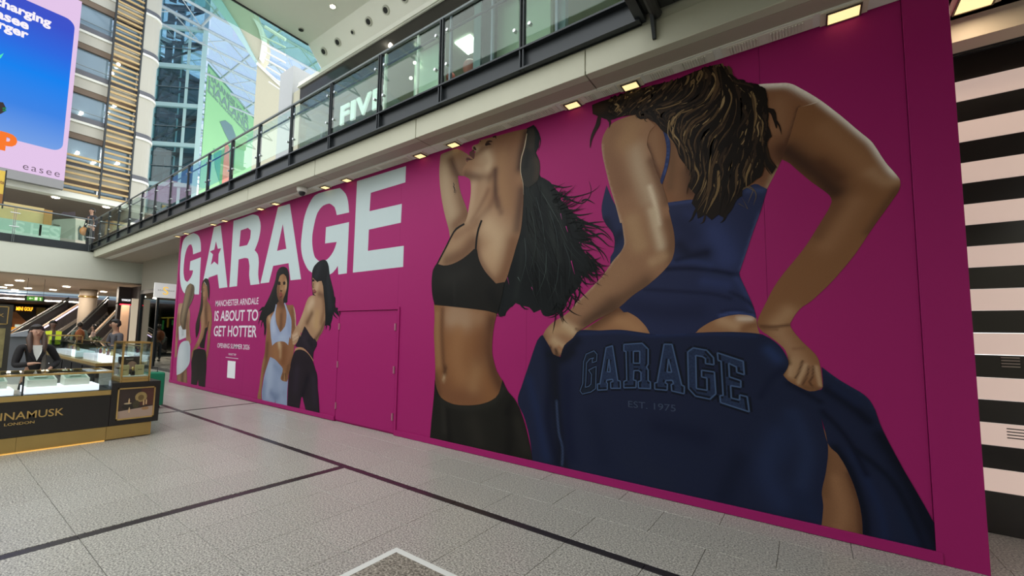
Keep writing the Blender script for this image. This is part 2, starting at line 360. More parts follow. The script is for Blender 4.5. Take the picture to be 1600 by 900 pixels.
MB().box(-5.005, -4.965, WALL-.018, WALL, .03, 1.935).obj('door_trim', m_pink, hd, bevel=.002)

# print outlines on the board plane: (x along the board, height), metres
DATA = {'FIG':{'M':[{'n':'hair','l':1,'p':[(-2.749,4.225),(-2.634,4.246),(-2.62,4.22),(-2.601,4.182),(-2.579,4.137),(-2.561,4.081),(-2.556,4.032),(-2.556,3.978),(-2.56,3.933),(-2.582,3.899),(-2.598,3.869),(-2.576,3.818),(-2.549,3.753),(-2.545,3.709),(-2.546,3.658),(-2.547,3.608),(-2.544,3.571),(-2.527,3.54),(-2.499,3.523),(-2.455,3.492),(-2.406,3.454),(-2.367,3.404),(-2.329,3.345),(-2.305,3.297),(-2.28,3.246),(-2.254,3.198),(-2.226,3.161),(-2.195,3.128),(-2.167,3.092),(-2.142,3.046),(-2.118,2.997),(-2.095,2.957),(-2.061,2.92),(-2.025,2.892),(-1.98,2.855),(-1.943,2.827),(-2.025,2.798),(-2.004,2.765),(-1.97,2.724),(-1.92,2.69),(-1.876,2.665),(-1.998,2.648),(-1.996,2.613),(-1.984,2.567),(-1.963,2.535),(-1.934,2.501),(-1.903,2.466),(-1.87,2.428),(-1.836,2.389),(-1.811,2.362),(-1.877,2.352),(-1.838,2.292),(-1.944,2.3),(-1.904,2.232),(-2.003,2.265),(-1.997,2.23),(-1.998,2.186),(-2.021,2.147),(-2.053,2.11),(-2.088,2.078),(-2.122,2.047),(-2.142,2.016),(-2.164,1.982),(-2.19,1.952),(-2.221,1.92),(-2.249,1.891),(-2.277,1.861),(-2.307,1.838),(-2.357,1.814),(-2.41,1.799),(-2.452,1.802),(-2.486,1.819),(-2.506,1.852),(-2.517,1.883),(-2.61,1.848),(-2.636,1.879),(-2.674,1.914),(-2.72,1.927),(-2.771,1.936),(-2.826,1.956),(-2.87,1.973),(-2.891,1.952),(-2.92,1.928),(-2.955,1.92),(-2.988,1.906),(-3.008,1.858),(-3.021,1.813),(-3.107,1.805),(-3.129,1.831),(-3.144,1.88),(-3.138,1.916),(-3.125,1.961),(-3.109,2.009),(-3.094,2.056),(-3.083,2.102),(-3.073,2.147),(-3.061,2.195),(-3.045,2.247),(-3.028,2.293),(-3.007,2.343),(-2.985,2.395),(-2.964,2.445),(-2.946,2.492),(-2.93,2.535),(-2.917,2.575),(-2.905,2.614),(-2.893,2.653),(-2.881,2.692),(-2.867,2.731),(-2.853,2.77),(-2.839,2.809),(-2.827,2.849),(-2.816,2.891),(-2.808,2.934),(-2.801,2.978),(-2.795,3.024),(-2.79,3.072),(-2.786,3.123),(-2.782,3.179),(-2.778,3.24),(-2.775,3.302),(-2.773,3.363),(-2.773,3.417),(-2.776,3.477),(-2.783,3.531),(-2.789,3.582),(-2.792,3.631),(-2.791,3.672),(-2.788,3.707),(-2.783,3.748),(-2.778,3.808),(-2.772,3.883),(-2.766,3.978),(-2.759,4.077),(-2.753,4.165)],'h':[],'b':(21,25,27),'s':[((43,45,43),.088,.8,[(-2.665,4.11),(-2.666,4.063),(-2.668,3.996),(-2.67,3.919),(-2.67,3.844),(-2.668,3.782),(-2.66,3.721),(-2.648,3.668),(-2.636,3.625),(-2.627,3.595)]),((35,39,37),.103,.6,[(-2.69,3.401),(-2.685,3.33),(-2.679,3.228),(-2.671,3.112),(-2.662,2.996),(-2.652,2.898),(-2.64,2.812),(-2.624,2.729),(-2.608,2.653),(-2.595,2.591),(-2.585,2.545)]),((38,43,42),.041,.7,[(-2.53,3.457),(-2.511,3.415),(-2.484,3.356),(-2.453,3.287),(-2.425,3.215),(-2.404,3.146),(-2.393,3.08),(-2.387,3.012),(-2.384,2.942),(-2.38,2.872),(-2.372,2.803),(-2.355,2.729),(-2.335,2.649),(-2.313,2.572),(-2.294,2.507),(-2.281,2.461)]),((35,39,38),.032,.7,[(-2.451,3.354),(-2.426,3.312),(-2.39,3.253),(-2.35,3.185),(-2.312,3.112),(-2.283,3.042),(-2.264,2.966),(-2.249,2.881),(-2.238,2.797),(-2.23,2.725),(-2.223,2.674)]),((12,16,18),.207,.8,[(-2.809,2.335),(-2.768,2.303),(-2.71,2.257),(-2.644,2.208),(-2.578,2.168),(-2.519,2.146),(-2.464,2.15),(-2.408,2.17),(-2.355,2.199),(-2.311,2.226),(-2.28,2.243)]),((31,36,35),.044,.6,[(-2.781,2.74),(-2.784,2.692),(-2.789,2.625),(-2.794,2.548),(-2.801,2.467),(-2.81,2.393),(-2.821,2.318),(-2.835,2.238),(-2.849,2.161),(-2.862,2.095),(-2.871,2.048)])],'d':.034},
{'n':'hair_wisps','l':2,'r':[((21,25,27),.0236,1,[(-2.421,3.449),(-2.397,3.416),(-2.362,3.37),(-2.322,3.321),(-2.284,3.28),(-2.248,3.249),(-2.212,3.222),(-2.175,3.199),(-2.138,3.177),(-2.089,3.147),(-2.041,3.121),(-1.998,3.109),(-1.96,3.118),(-1.927,3.14),(-1.902,3.167),(-1.885,3.209),(-1.883,3.257),(-1.895,3.312),(-1.91,3.356)]),((21,25,27),.0243,1,[(-2.406,3.417),(-2.371,3.402),(-2.322,3.38),(-2.27,3.359),(-2.226,3.344),(-2.157,3.339),(-2.11,3.343)]),((21,25,27),.0186,1,[(-2.314,3.299),(-2.276,3.275),(-2.221,3.241),(-2.167,3.216),(-2.12,3.205),(-2.074,3.202),(-2.026,3.203),(-1.984,3.206),(-1.939,3.21),(-1.897,3.217),(-1.862,3.226),(-1.812,3.255),(-1.782,3.282)]),((21,25,27),.023,1,[(-2.167,3.023),(-2.131,3.008),(-2.079,2.987),(-2.025,2.973),(-1.982,2.97),(-1.935,2.97),(-1.892,2.972),(-1.862,2.974)]),((21,25,27),.0305,1,[(-2.225,3.115),(-2.201,3.09),(-2.168,3.055),(-2.129,3.015),(-2.09,2.976),(-2.053,2.945),(-2.012,2.915),(-1.97,2.891),(-1.93,2.871),(-1.889,2.851),(-1.846,2.831),(-1.8,2.811),(-1.76,2.795),(-1.732,2.784)]),((21,25,27),.0264,1,[(-2.167,3.05),(-2.144,3.026),(-2.112,2.992),(-2.075,2.954),(-2.035,2.918),(-1.998,2.888),(-1.96,2.866),(-1.92,2.847),(-1.881,2.832),(-1.843,2.819),(-1.81,2.808),(-1.762,2.796),(-1.721,2.79),(-1.694,2.786)]),((21,25,27),.0221,1,[(-2.025,2.892),(-1.998,2.881),(-1.96,2.866),(-1.916,2.849),(-1.873,2.83),(-1.836,2.812),(-1.799,2.789),(-1.765,2.766),(-1.734,2.742),(-1.707,2.716),(-1.675,2.676),(-1.649,2.634),(-1.632,2.605)]),((21,25,27),.0223,1,[(-1.998,2.861),(-1.97,2.861),(-1.93,2.861),(-1.885,2.861),(-1.843,2.861),(-1.81,2.86),(-1.759,2.857),(-1.732,2.854)]),((21,25,27),.0219,1,[(-1.943,2.8),(-1.92,2.782),(-1.888,2.757),(-1.851,2.729),(-1.815,2.7),(-1.784,2.674),(-1.745,2.636),(-1.712,2.599),(-1.682,2.572),(-1.639,2.556),(-1.608,2.551)]),((21,25,27),.0295,1,[(-2.025,2.811),(-2.001,2.791),(-1.965,2.762),(-1.926,2.733),(-1.89,2.714),(-1.844,2.713),(-1.8,2.724),(-1.758,2.723),(-1.718,2.697),(-1.682,2.66),(-1.657,2.633)]),((21,25,27),.0219,1,[(-1.998,2.648),(-1.962,2.64),(-1.913,2.627),(-1.863,2.606),(-1.829,2.581),(-1.793,2.551),(-1.76,2.519),(-1.734,2.488),(-1.709,2.448),(-1.694,2.409),(-1.683,2.382)]),((21,25,27),.0255,1,[(-1.944,2.536),(-1.924,2.516),(-1.897,2.487),(-1.866,2.454),(-1.837,2.421),(-1.809,2.387),(-1.778,2.349),(-1.752,2.314),(-1.735,2.284),(-1.735,2.245),(-1.748,2.222)]),((21,25,27),.0221,1,[(-1.998,2.541),(-1.978,2.518),(-1.949,2.485),(-1.917,2.446),(-1.887,2.407),(-1.864,2.372),(-1.844,2.329),(-1.83,2.286),(-1.82,2.246),(-1.812,2.213),(-1.802,2.171),(-1.799,2.148)]),((21,25,27),.0223,1,[(-2.053,2.281),(-2.034,2.259),(-2.006,2.226),(-1.975,2.192),(-1.944,2.169),(-1.897,2.159),(-1.847,2.16),(-1.812,2.162)]),((21,25,27),.0226,1,[(-2.025,2.174),(-2.022,2.141),(-2.019,2.093),(-2.025,2.043),(-2.042,2.003),(-2.066,1.958),(-2.091,1.917),(-2.108,1.888)]),((21,25,27),.0235,1,[(-2.164,2.022),(-2.176,1.986),(-2.195,1.936),(-2.22,1.89),(-2.255,1.854),(-2.297,1.822),(-2.336,1.798),(-2.388,1.786),(-2.425,1.785)]),((21,25,27),.0231,1,[(-2.108,2.046),(-2.117,2.016),(-2.129,1.973),(-2.144,1.927),(-2.164,1.889),(-2.201,1.855),(-2.246,1.829),(-2.278,1.811)]),((21,25,27),.0272,1,[(-3.025,2.054),(-3.064,2.02),(-3.11,1.968),(-3.132,1.918),(-3.149,1.861),(-3.161,1.821),(-3.055,1.796)]),((21,25,27),.0223,1,[(-2.921,1.963),(-2.958,1.925),(-3.004,1.877),(-3.044,1.836),(-3.072,1.805)]),((21,25,27),.0261,1,[(-2.601,4.182),(-2.585,4.148),(-2.563,4.099),(-2.551,4.049),(-2.557,3.998),(-2.571,3.946),(-2.582,3.909)]),((21,25,27),.0191,1,[(-2.617,4.217),(-2.599,4.179),(-2.573,4.124),(-2.549,4.065),(-2.535,4.015),(-2.54,3.959),(-2.558,3.91),(-2.572,3.877)]),((21,25,27),.0235,1,[(-2.395,1.812),(-2.365,1.823),(-2.321,1.839),(-2.278,1.859),(-2.235,1.888),(-2.193,1.92),(-2.164,1.942)]),((21,25,27),.0224,1,[(-1.998,2.225),(-1.969,2.256),(-1.944,2.3),(-1.954,2.358),(-1.971,2.407)]),((21,25,27),.0227,1,[(-1.998,3.13),(-1.977,3.143),(-1.943,3.147),(-1.907,3.127),(-1.865,3.097),(-1.836,3.075)]),((21,25,27),.0183,1,[(-1.903,2.676),(-1.886,2.654),(-1.861,2.622),(-1.833,2.586),(-1.806,2.55),(-1.785,2.519),(-1.761,2.476),(-1.745,2.438),(-1.734,2.412)]),((21,25,27),.0222,1,[(-1.786,2.314),(-1.813,2.334),(-1.853,2.364),(-1.89,2.4),(-1.914,2.434),(-1.937,2.474),(-1.957,2.512),(-1.971,2.539)]),((21,25,27),.0256,1,[(-2.804,1.96),(-2.775,1.931),(-2.738,1.901),(-2.702,1.894),(-2.674,1.894)]),((21,25,27),.0225,1,[(-2.993,2.229),(-3.016,2.203),(-3.043,2.143),(-3.051,2.097),(-3.059,2.037),(-3.065,1.974),(-3.07,1.917),(-3.074,1.878)]),((138,74,120),.0176,1,[(-2.26,3.032),(-2.242,2.952)]),((160,48,120),.0197,1,[(-2.189,2.867),(-2.166,2.79)]),((154,48,112),.0168,1,[(-2.645,2.167),(-2.612,2.095)]),((93,106,104),.014,1,[(-2.842,2.302),(-2.808,2.248)]),((138,48,104),.0179,1,[(-2.998,2.312),(-2.969,2.213)]),((160,44,116),.0192,1,[(-2.123,2.447),(-2.08,2.283)]),((160,44,116),.0151,1,[(-2.025,2.651),(-1.965,2.538)]),((78,90,88),.0106,1,[(-2.712,4.214),(-2.703,3.404)]),((48,56,58),.0097,1,[(-2.404,3.089),(-2.39,3.048),(-2.37,2.989),(-2.348,2.921),(-2.327,2.854),(-2.312,2.795),(-2.301,2.743),(-2.294,2.69),(-2.288,2.641),(-2.284,2.6),(-2.281,2.571)]),((52,60,60),.0101,1,[(-2.592,3.295),(-2.578,3.245),(-2.557,3.174),(-2.533,3.093),(-2.511,3.009),(-2.495,2.933),(-2.483,2.858),(-2.475,2.778),(-2.469,2.701),(-2.465,2.636),(-2.461,2.59)]),((52,60,60),.0113,1,[(-2.749,2.794),(-2.744,2.754),(-2.737,2.697),(-2.731,2.631),(-2.727,2.564),(-2.729,2.502),(-2.739,2.44),(-2.757,2.375),(-2.777,2.311),(-2.795,2.257),(-2.807,2.219)]),((46,54,54),.0096,1,[(-2.281,2.461),(-2.283,2.424),(-2.286,2.371),(-2.29,2.309),(-2.297,2.247),(-2.309,2.19),(-2.328,2.137),(-2.355,2.081),(-2.383,2.027),(-2.409,1.982),(-2.426,1.949)]),((58,66,64),.0097,1,[(-2.529,3.37),(-2.493,3.305),(-2.441,3.214),(-2.382,3.112),(-2.327,3.012),(-2.283,2.93),(-2.25,2.863),(-2.221,2.8),(-2.198,2.745),(-2.18,2.7),(-2.166,2.667)]),((48,56,54),.0102,1,[(-2.655,3.131),(-2.643,3.073),(-2.625,2.992),(-2.605,2.899),(-2.591,2.804),(-2.587,2.717),(-2.596,2.631),(-2.616,2.541),(-2.64,2.453),(-2.663,2.379),(-2.678,2.325)]),((44,52,52),.0109,1,[(-2.223,2.674),(-2.209,2.639),(-2.189,2.59),(-2.167,2.533),(-2.148,2.475),(-2.137,2.421),(-2.135,2.369),(-2.141,2.313),(-2.15,2.26),(-2.159,2.214),(-2.164,2.182)]),((56,66,64),.0091,1,[(-2.446,2.588),(-2.446,2.55),(-2.445,2.496),(-2.445,2.434),(-2.449,2.369),(-2.459,2.31),(-2.478,2.251),(-2.505,2.188),(-2.535,2.127),(-2.562,2.075),(-2.58,2.037)])]},
{'n':'far_arm','l':2,'p':[(-4.21,4.224),(-4.193,4.248),(-4.125,4.255),(-4.042,4.258),(-3.969,4.264),(-3.895,4.255),(-3.808,4.207),(-3.732,4.152),(-3.691,4.123),(-3.669,4.096),(-3.661,4.06),(-3.667,4.023),(-3.695,3.992),(-3.727,3.953),(-3.74,3.908),(-3.75,3.854),(-3.756,3.816),(-3.861,3.846),(-3.857,3.798),(-3.845,3.728),(-3.831,3.673),(-3.812,3.612),(-3.79,3.55),(-3.761,3.485),(-3.729,3.418),(-3.702,3.362),(-3.679,3.31),(-3.667,3.265),(-3.663,3.2),(-3.68,3.137),(-3.718,3.109),(-3.771,3.087),(-3.825,3.059),(-3.867,3.028),(-3.912,2.99),(-3.953,2.955),(-3.981,2.93),(-3.988,2.98),(-4.007,3.067),(-4.024,3.117),(-4.045,3.176),(-4.069,3.24),(-4.093,3.306),(-4.113,3.371),(-4.131,3.435),(-4.149,3.501),(-4.165,3.567),(-4.179,3.632),(-4.191,3.695),(-4.202,3.755),(-4.21,3.814),(-4.216,3.872),(-4.221,3.927),(-4.224,3.981),(-4.224,4.05),(-4.22,4.119),(-4.215,4.179)],'h':[],'b':(138,112,88),'s':[((160,138,112),.131,.9,[(-4.113,4.026),(-4.11,3.978),(-4.107,3.912),(-4.101,3.834),(-4.093,3.752),(-4.079,3.673),(-4.059,3.59),(-4.031,3.498),(-4.002,3.409),(-3.976,3.332),(-3.958,3.278)]),((107,78,58),.084,.8,[(-3.854,3.764),(-3.844,3.718),(-3.828,3.653),(-3.811,3.579),(-3.792,3.507),(-3.774,3.448),(-3.743,3.371),(-3.71,3.31),(-3.688,3.268)]),((90,64,48),.086,.9,[(-4.007,4.122),(-3.991,4.081),(-3.968,4.022),(-3.942,3.96),(-3.914,3.912),(-3.843,3.854),(-3.785,3.823)]),((122,92,70),.127,.8,[(-3.901,4.198),(-3.855,4.156),(-3.791,4.097),(-3.75,4.042),(-3.76,3.97),(-3.788,3.917)]),((106,74,54),.104,.8,[(-3.869,3.131),(-3.707,3.239)]),((76,54,40),.032,.9,[(-3.985,4.116),(-3.967,4.071),(-3.94,4.006),(-3.913,3.939),(-3.892,3.89),(-3.869,3.85),(-3.857,3.838)]),((149,128,106),.055,.6,[(-4.164,4.212),(-3.902,4.233)])],'d':.043},
{'n':'body','l':3,'p':[(-3.207,4.252),(-3.266,4.258),(-3.301,4.262),(-3.345,4.264),(-3.385,4.266),(-3.419,4.268),(-3.447,4.27),(-3.486,4.264),(-3.493,4.236),(-3.52,4.224),(-3.558,4.227),(-3.596,4.227),(-3.612,4.211),(-3.619,4.194),(-3.61,4.174),(-3.594,4.151),(-3.568,4.135),(-3.546,4.125),(-3.569,4.098),(-3.642,4.123),(-3.677,4.085),(-3.631,4.041),(-3.667,4.045),(-3.705,4.045),(-3.721,4.028),(-3.728,4.011),(-3.703,3.984),(-3.726,3.974),(-3.752,3.956),(-3.77,3.928),(-3.779,3.895),(-3.772,3.858),(-3.752,3.822),(-3.718,3.797),(-3.681,3.774),(-3.652,3.753),(-3.631,3.717),(-3.623,3.67),(-3.619,3.612),(-3.619,3.55),(-3.623,3.504),(-3.629,3.455),(-3.637,3.406),(-3.646,3.359),(-3.656,3.3),(-3.667,3.244),(-3.682,3.196),(-3.704,3.148),(-3.744,3.107),(-3.783,3.082),(-3.833,3.056),(-3.885,3.027),(-3.932,2.994),(-3.971,2.956),(-4.006,2.915),(-4.039,2.87),(-4.073,2.824),(-4.102,2.783),(-4.132,2.738),(-4.162,2.692),(-4.188,2.651),(-4.207,2.618),(-4.223,2.572),(-4.222,2.552),(-4.192,2.53),(-4.152,2.5),(-4.084,2.462),(-3.973,2.416),(-3.832,2.368),(-3.653,2.31),(-3.467,2.253),(-3.303,2.207),(-3.186,2.18),(-3.093,2.175),(-3.063,2.201),(-3.038,2.247),(-3.015,2.285),(-2.993,2.334),(-2.974,2.388),(-2.956,2.442),(-2.939,2.491),(-2.924,2.534),(-2.91,2.574),(-2.898,2.613),(-2.886,2.652),(-2.874,2.691),(-2.86,2.731),(-2.846,2.769),(-2.832,2.808),(-2.82,2.848),(-2.809,2.89),(-2.801,2.933),(-2.795,2.977),(-2.79,3.023),(-2.786,3.071),(-2.782,3.122),(-2.779,3.178),(-2.775,3.239),(-2.773,3.302),(-2.772,3.362),(-2.773,3.417),(-2.777,3.466),(-2.785,3.511),(-2.794,3.554),(-2.801,3.594),(-2.806,3.634),(-2.806,3.681),(-2.804,3.726),(-2.799,3.769),(-2.795,3.812),(-2.79,3.855),(-2.784,3.897),(-2.778,3.94),(-2.77,3.988),(-2.762,4.034),(-2.751,4.087),(-2.741,4.14),(-2.732,4.186),(-2.726,4.218),(-2.762,4.223),(-2.814,4.23),(-2.876,4.237),(-2.938,4.242),(-2.99,4.245),(-3.049,4.247),(-3.108,4.249),(-3.163,4.251)],'h':[],'b':(140,106,80),'s':[((164,138,112),.139,.85,[(-3.41,3.993),(-3.33,3.845),(-3.483,3.815)]),((180,156,128),.059,.8,[(-3.354,4.06),(-3.322,4.002),(-3.294,3.933),(-3.308,3.881),(-3.33,3.845)]),((91,65,48),.07,.9,[(-3.723,3.829),(-3.67,3.805),(-3.595,3.772),(-3.52,3.742),(-3.452,3.716),(-3.384,3.693),(-3.327,3.685),(-3.263,3.718),(-3.224,3.757)]),((110,82,64),.05,.7,[(-3.529,4.104),(-3.496,4.117),(-3.444,4.132),(-3.365,4.139),(-3.299,4.142)]),((168,146,122),.041,.8,[(-3.579,4.183),(-3.53,4.154)]),((176,150,124),.081,.7,[(-3.577,3.64),(-3.579,3.6),(-3.581,3.543),(-3.585,3.478),(-3.591,3.415),(-3.6,3.362),(-3.612,3.304),(-3.625,3.248),(-3.637,3.198),(-3.645,3.164)]),((154,126,100),.099,.8,[(-3.402,3.637),(-3.411,3.603),(-3.424,3.555),(-3.44,3.5),(-3.456,3.444),(-3.473,3.394),(-3.492,3.346),(-3.513,3.298),(-3.534,3.251),(-3.553,3.212),(-3.566,3.184)]),((106,74,56),.058,.8,[(-3.193,3.5),(-3.203,3.472),(-3.216,3.431),(-3.232,3.385),(-3.254,3.338),(-3.281,3.297),(-3.32,3.258),(-3.371,3.219),(-3.424,3.182),(-3.472,3.15),(-3.505,3.127)]),((108,76,58),.04,.6,[(-3.323,3.525),(-3.343,3.494),(-3.372,3.448),(-3.406,3.396),(-3.44,3.343),(-3.471,3.297),(-3.508,3.246),(-3.546,3.197),(-3.58,3.155),(-3.604,3.125)]),((126,92,68),.185,.8,[(-3.004,4.018),(-3.001,3.97),(-2.997,3.903),(-2.992,3.825),(-2.986,3.745),(-2.981,3.673),(-2.976,3.603),(-2.971,3.531),(-2.966,3.462),(-2.962,3.404),(-2.959,3.363)]),((142,108,78),.113,.7,[(-3.11,3.951),(-3.109,3.908),(-3.108,3.848),(-3.106,3.777),(-3.103,3.704),(-3.098,3.636),(-3.089,3.567),(-3.077,3.493),(-3.065,3.422),(-3.053,3.36),(-3.046,3.317)]),((60,42,34),.072,.95,[(-2.749,4.164),(-2.755,4.138),(-2.765,4.1),(-2.776,4.057),(-2.787,4.01),(-2.796,3.964),(-2.804,3.916),(-2.811,3.862),(-2.818,3.808),(-2.823,3.762),(-2.827,3.729)]),((74,52,42),.08,.85,[(-2.79,3.421),(-2.795,3.385),(-2.801,3.333),(-2.81,3.274),(-2.818,3.214),(-2.826,3.159),(-2.835,3.107),(-2.844,3.053),(-2.854,3.002),(-2.861,2.958),(-2.867,2.927)]),((76,52,40),.038,.9,[(-3.209,3.786),(-3.209,3.741),(-3.209,3.676),(-3.209,3.603),(-3.207,3.531),(-3.203,3.47),(-3.195,3.409),(-3.183,3.354),(-3.171,3.308),(-3.163,3.276)]),((90,60,46),.047,.8,[(-3.18,3.372),(-3.115,3.176)]),((180,154,124),.207,.8,[(-3.313,3.02),(-3.281,2.988),(-3.235,2.943),(-3.19,2.893),(-3.162,2.845),(-3.159,2.797),(-3.169,2.745),(-3.185,2.698),(-3.195,2.666)]),((168,138,108),.131,.7,[(-3.267,2.612),(-3.154,2.419)]),((106,72,50),.126,.85,[(-2.915,2.755),(-2.926,2.715),(-2.941,2.656),(-2.959,2.59),(-2.978,2.523),(-2.997,2.466),(-3.017,2.417),(-3.041,2.37),(-3.064,2.327),(-3.084,2.291),(-3.098,2.265)]),((160,132,104),.147,.7,[(-3.742,3.015),(-3.761,2.99),(-3.789,2.954),(-3.822,2.911),(-3.861,2.866),(-3.9,2.825),(-3.947,2.777),(-3.995,2.729),(-4.037,2.686),(-4.067,2.656)]),((94,66,48),.123,.8,[(-3.557,2.831),(-3.586,2.804),(-3.627,2.765),(-3.677,2.723),(-3.732,2.689),(-3.787,2.669),(-3.853,2.653),(-3.921,2.639),(-3.981,2.627),(-4.023,2.619)]),((124,92,70),.082,.6,[(-3.864,2.965),(-3.826,2.979),(-3.772,2.999),(-3.713,3.019),(-3.661,3.037),(-3.6,3.054),(-3.543,3.069),(-3.504,3.079)]),((84,54,42),.048,.5,[(-3.496,2.729),(-3.482,2.694),(-3.463,2.645),(-3.438,2.589),(-3.407,2.532),(-3.373,2.482),(-3.331,2.425),(-3.288,2.369),(-3.25,2.321),(-3.224,2.288)]),((122,84,64),.131,.6,[(-2.936,4.124),(-2.937,4.217),(-3.151,4.183)])],'d':.029},
{'n':'face_details','l':4,'r':[((42,26,22),.0494,1,[(-3.387,4.186),(-3.368,4.184),(-3.342,4.179),(-3.311,4.169),(-3.287,4.159)]),((58,38,32),.0394,1,[(-3.371,4.205),(-3.342,4.208),(-3.307,4.208),(-3.281,4.199),(-3.262,4.189)]),((90,58,54),.0925,1,[(-3.66,4.117),(-3.617,4.117),(-3.602,4.095),(-3.591,4.068),(-3.584,4.043),(-3.581,4.024)]),((106,68,64),.0831,1,[(-3.715,4.035),(-3.698,4.042),(-3.675,4.047),(-3.632,4.026)]),((72,48,42),.031,1,[(-3.71,4.055),(-3.683,4.047),(-3.649,4.036),(-3.616,4.026),(-3.59,4.019)]),((62,42,36),.041,1,[(-3.598,4.161),(-3.567,4.132)]),((58,38,30),.0409,1,[(-3.586,4.199),(-3.569,4.178),(-3.551,4.155),(-3.534,4.144)]),((48,32,26),.0303,1,[(-3.479,4.261),(-3.457,4.242)]),((44,30,26),.0389,1,[(-3.26,4.256),(-3.213,4.25),(-3.205,4.214)]),((60,52,48),.0171,1,[(-3.943,3.757),(-3.924,3.713),(-3.942,3.709),(-3.928,3.684),(-3.915,3.654),(-3.919,3.63),(-3.926,3.613),(-3.896,3.607),(-3.909,3.645),(-3.873,3.624),(-3.916,3.576)]),((184,168,144),.0143,1,[(-2.73,4.154),(-2.736,4.123),(-2.744,4.079),(-2.753,4.03),(-2.763,3.984),(-2.775,3.945),(-2.789,3.907),(-2.802,3.869),(-2.811,3.83),(-2.817,3.776),(-2.819,3.72),(-2.816,3.665),(-2.805,3.611),(-2.79,3.558),(-2.778,3.505),(-2.773,3.448),(-2.771,3.392),(-2.769,3.353)])]},
{'n':'raised_forearm','l':4,'p':[(-2.71,4.212),(-2.633,4.209),(-2.622,4.162),(-2.611,4.095),(-2.612,4.048),(-2.616,3.996),(-2.617,3.946),(-2.612,3.898),(-2.605,3.852),(-2.595,3.815),(-2.574,3.789),(-2.554,3.768),(-2.544,3.726),(-2.54,3.678),(-2.54,3.629),(-2.546,3.58),(-2.556,3.536),(-2.572,3.5),(-2.6,3.478),(-2.632,3.463),(-2.67,3.449),(-2.701,3.439),(-2.738,3.458),(-2.778,3.493),(-2.798,3.55),(-2.808,3.613),(-2.814,3.665),(-2.814,3.716),(-2.808,3.769),(-2.797,3.827),(-2.787,3.869),(-2.776,3.915),(-2.763,3.971),(-2.753,4.017),(-2.74,4.072),(-2.728,4.129),(-2.717,4.178)],'h':[],'b':(43,42,39),'s':[((63,54,46),.043,.8,[(-2.595,3.778),(-2.583,3.727),(-2.573,3.661),(-2.578,3.617),(-2.586,3.572),(-2.593,3.541)]),((27,29,29),.044,.8,[(-2.706,3.931),(-2.746,3.726)]),((58,51,44),.053,.7,[(-2.66,4.147),(-2.665,3.959)])],'d':.035},
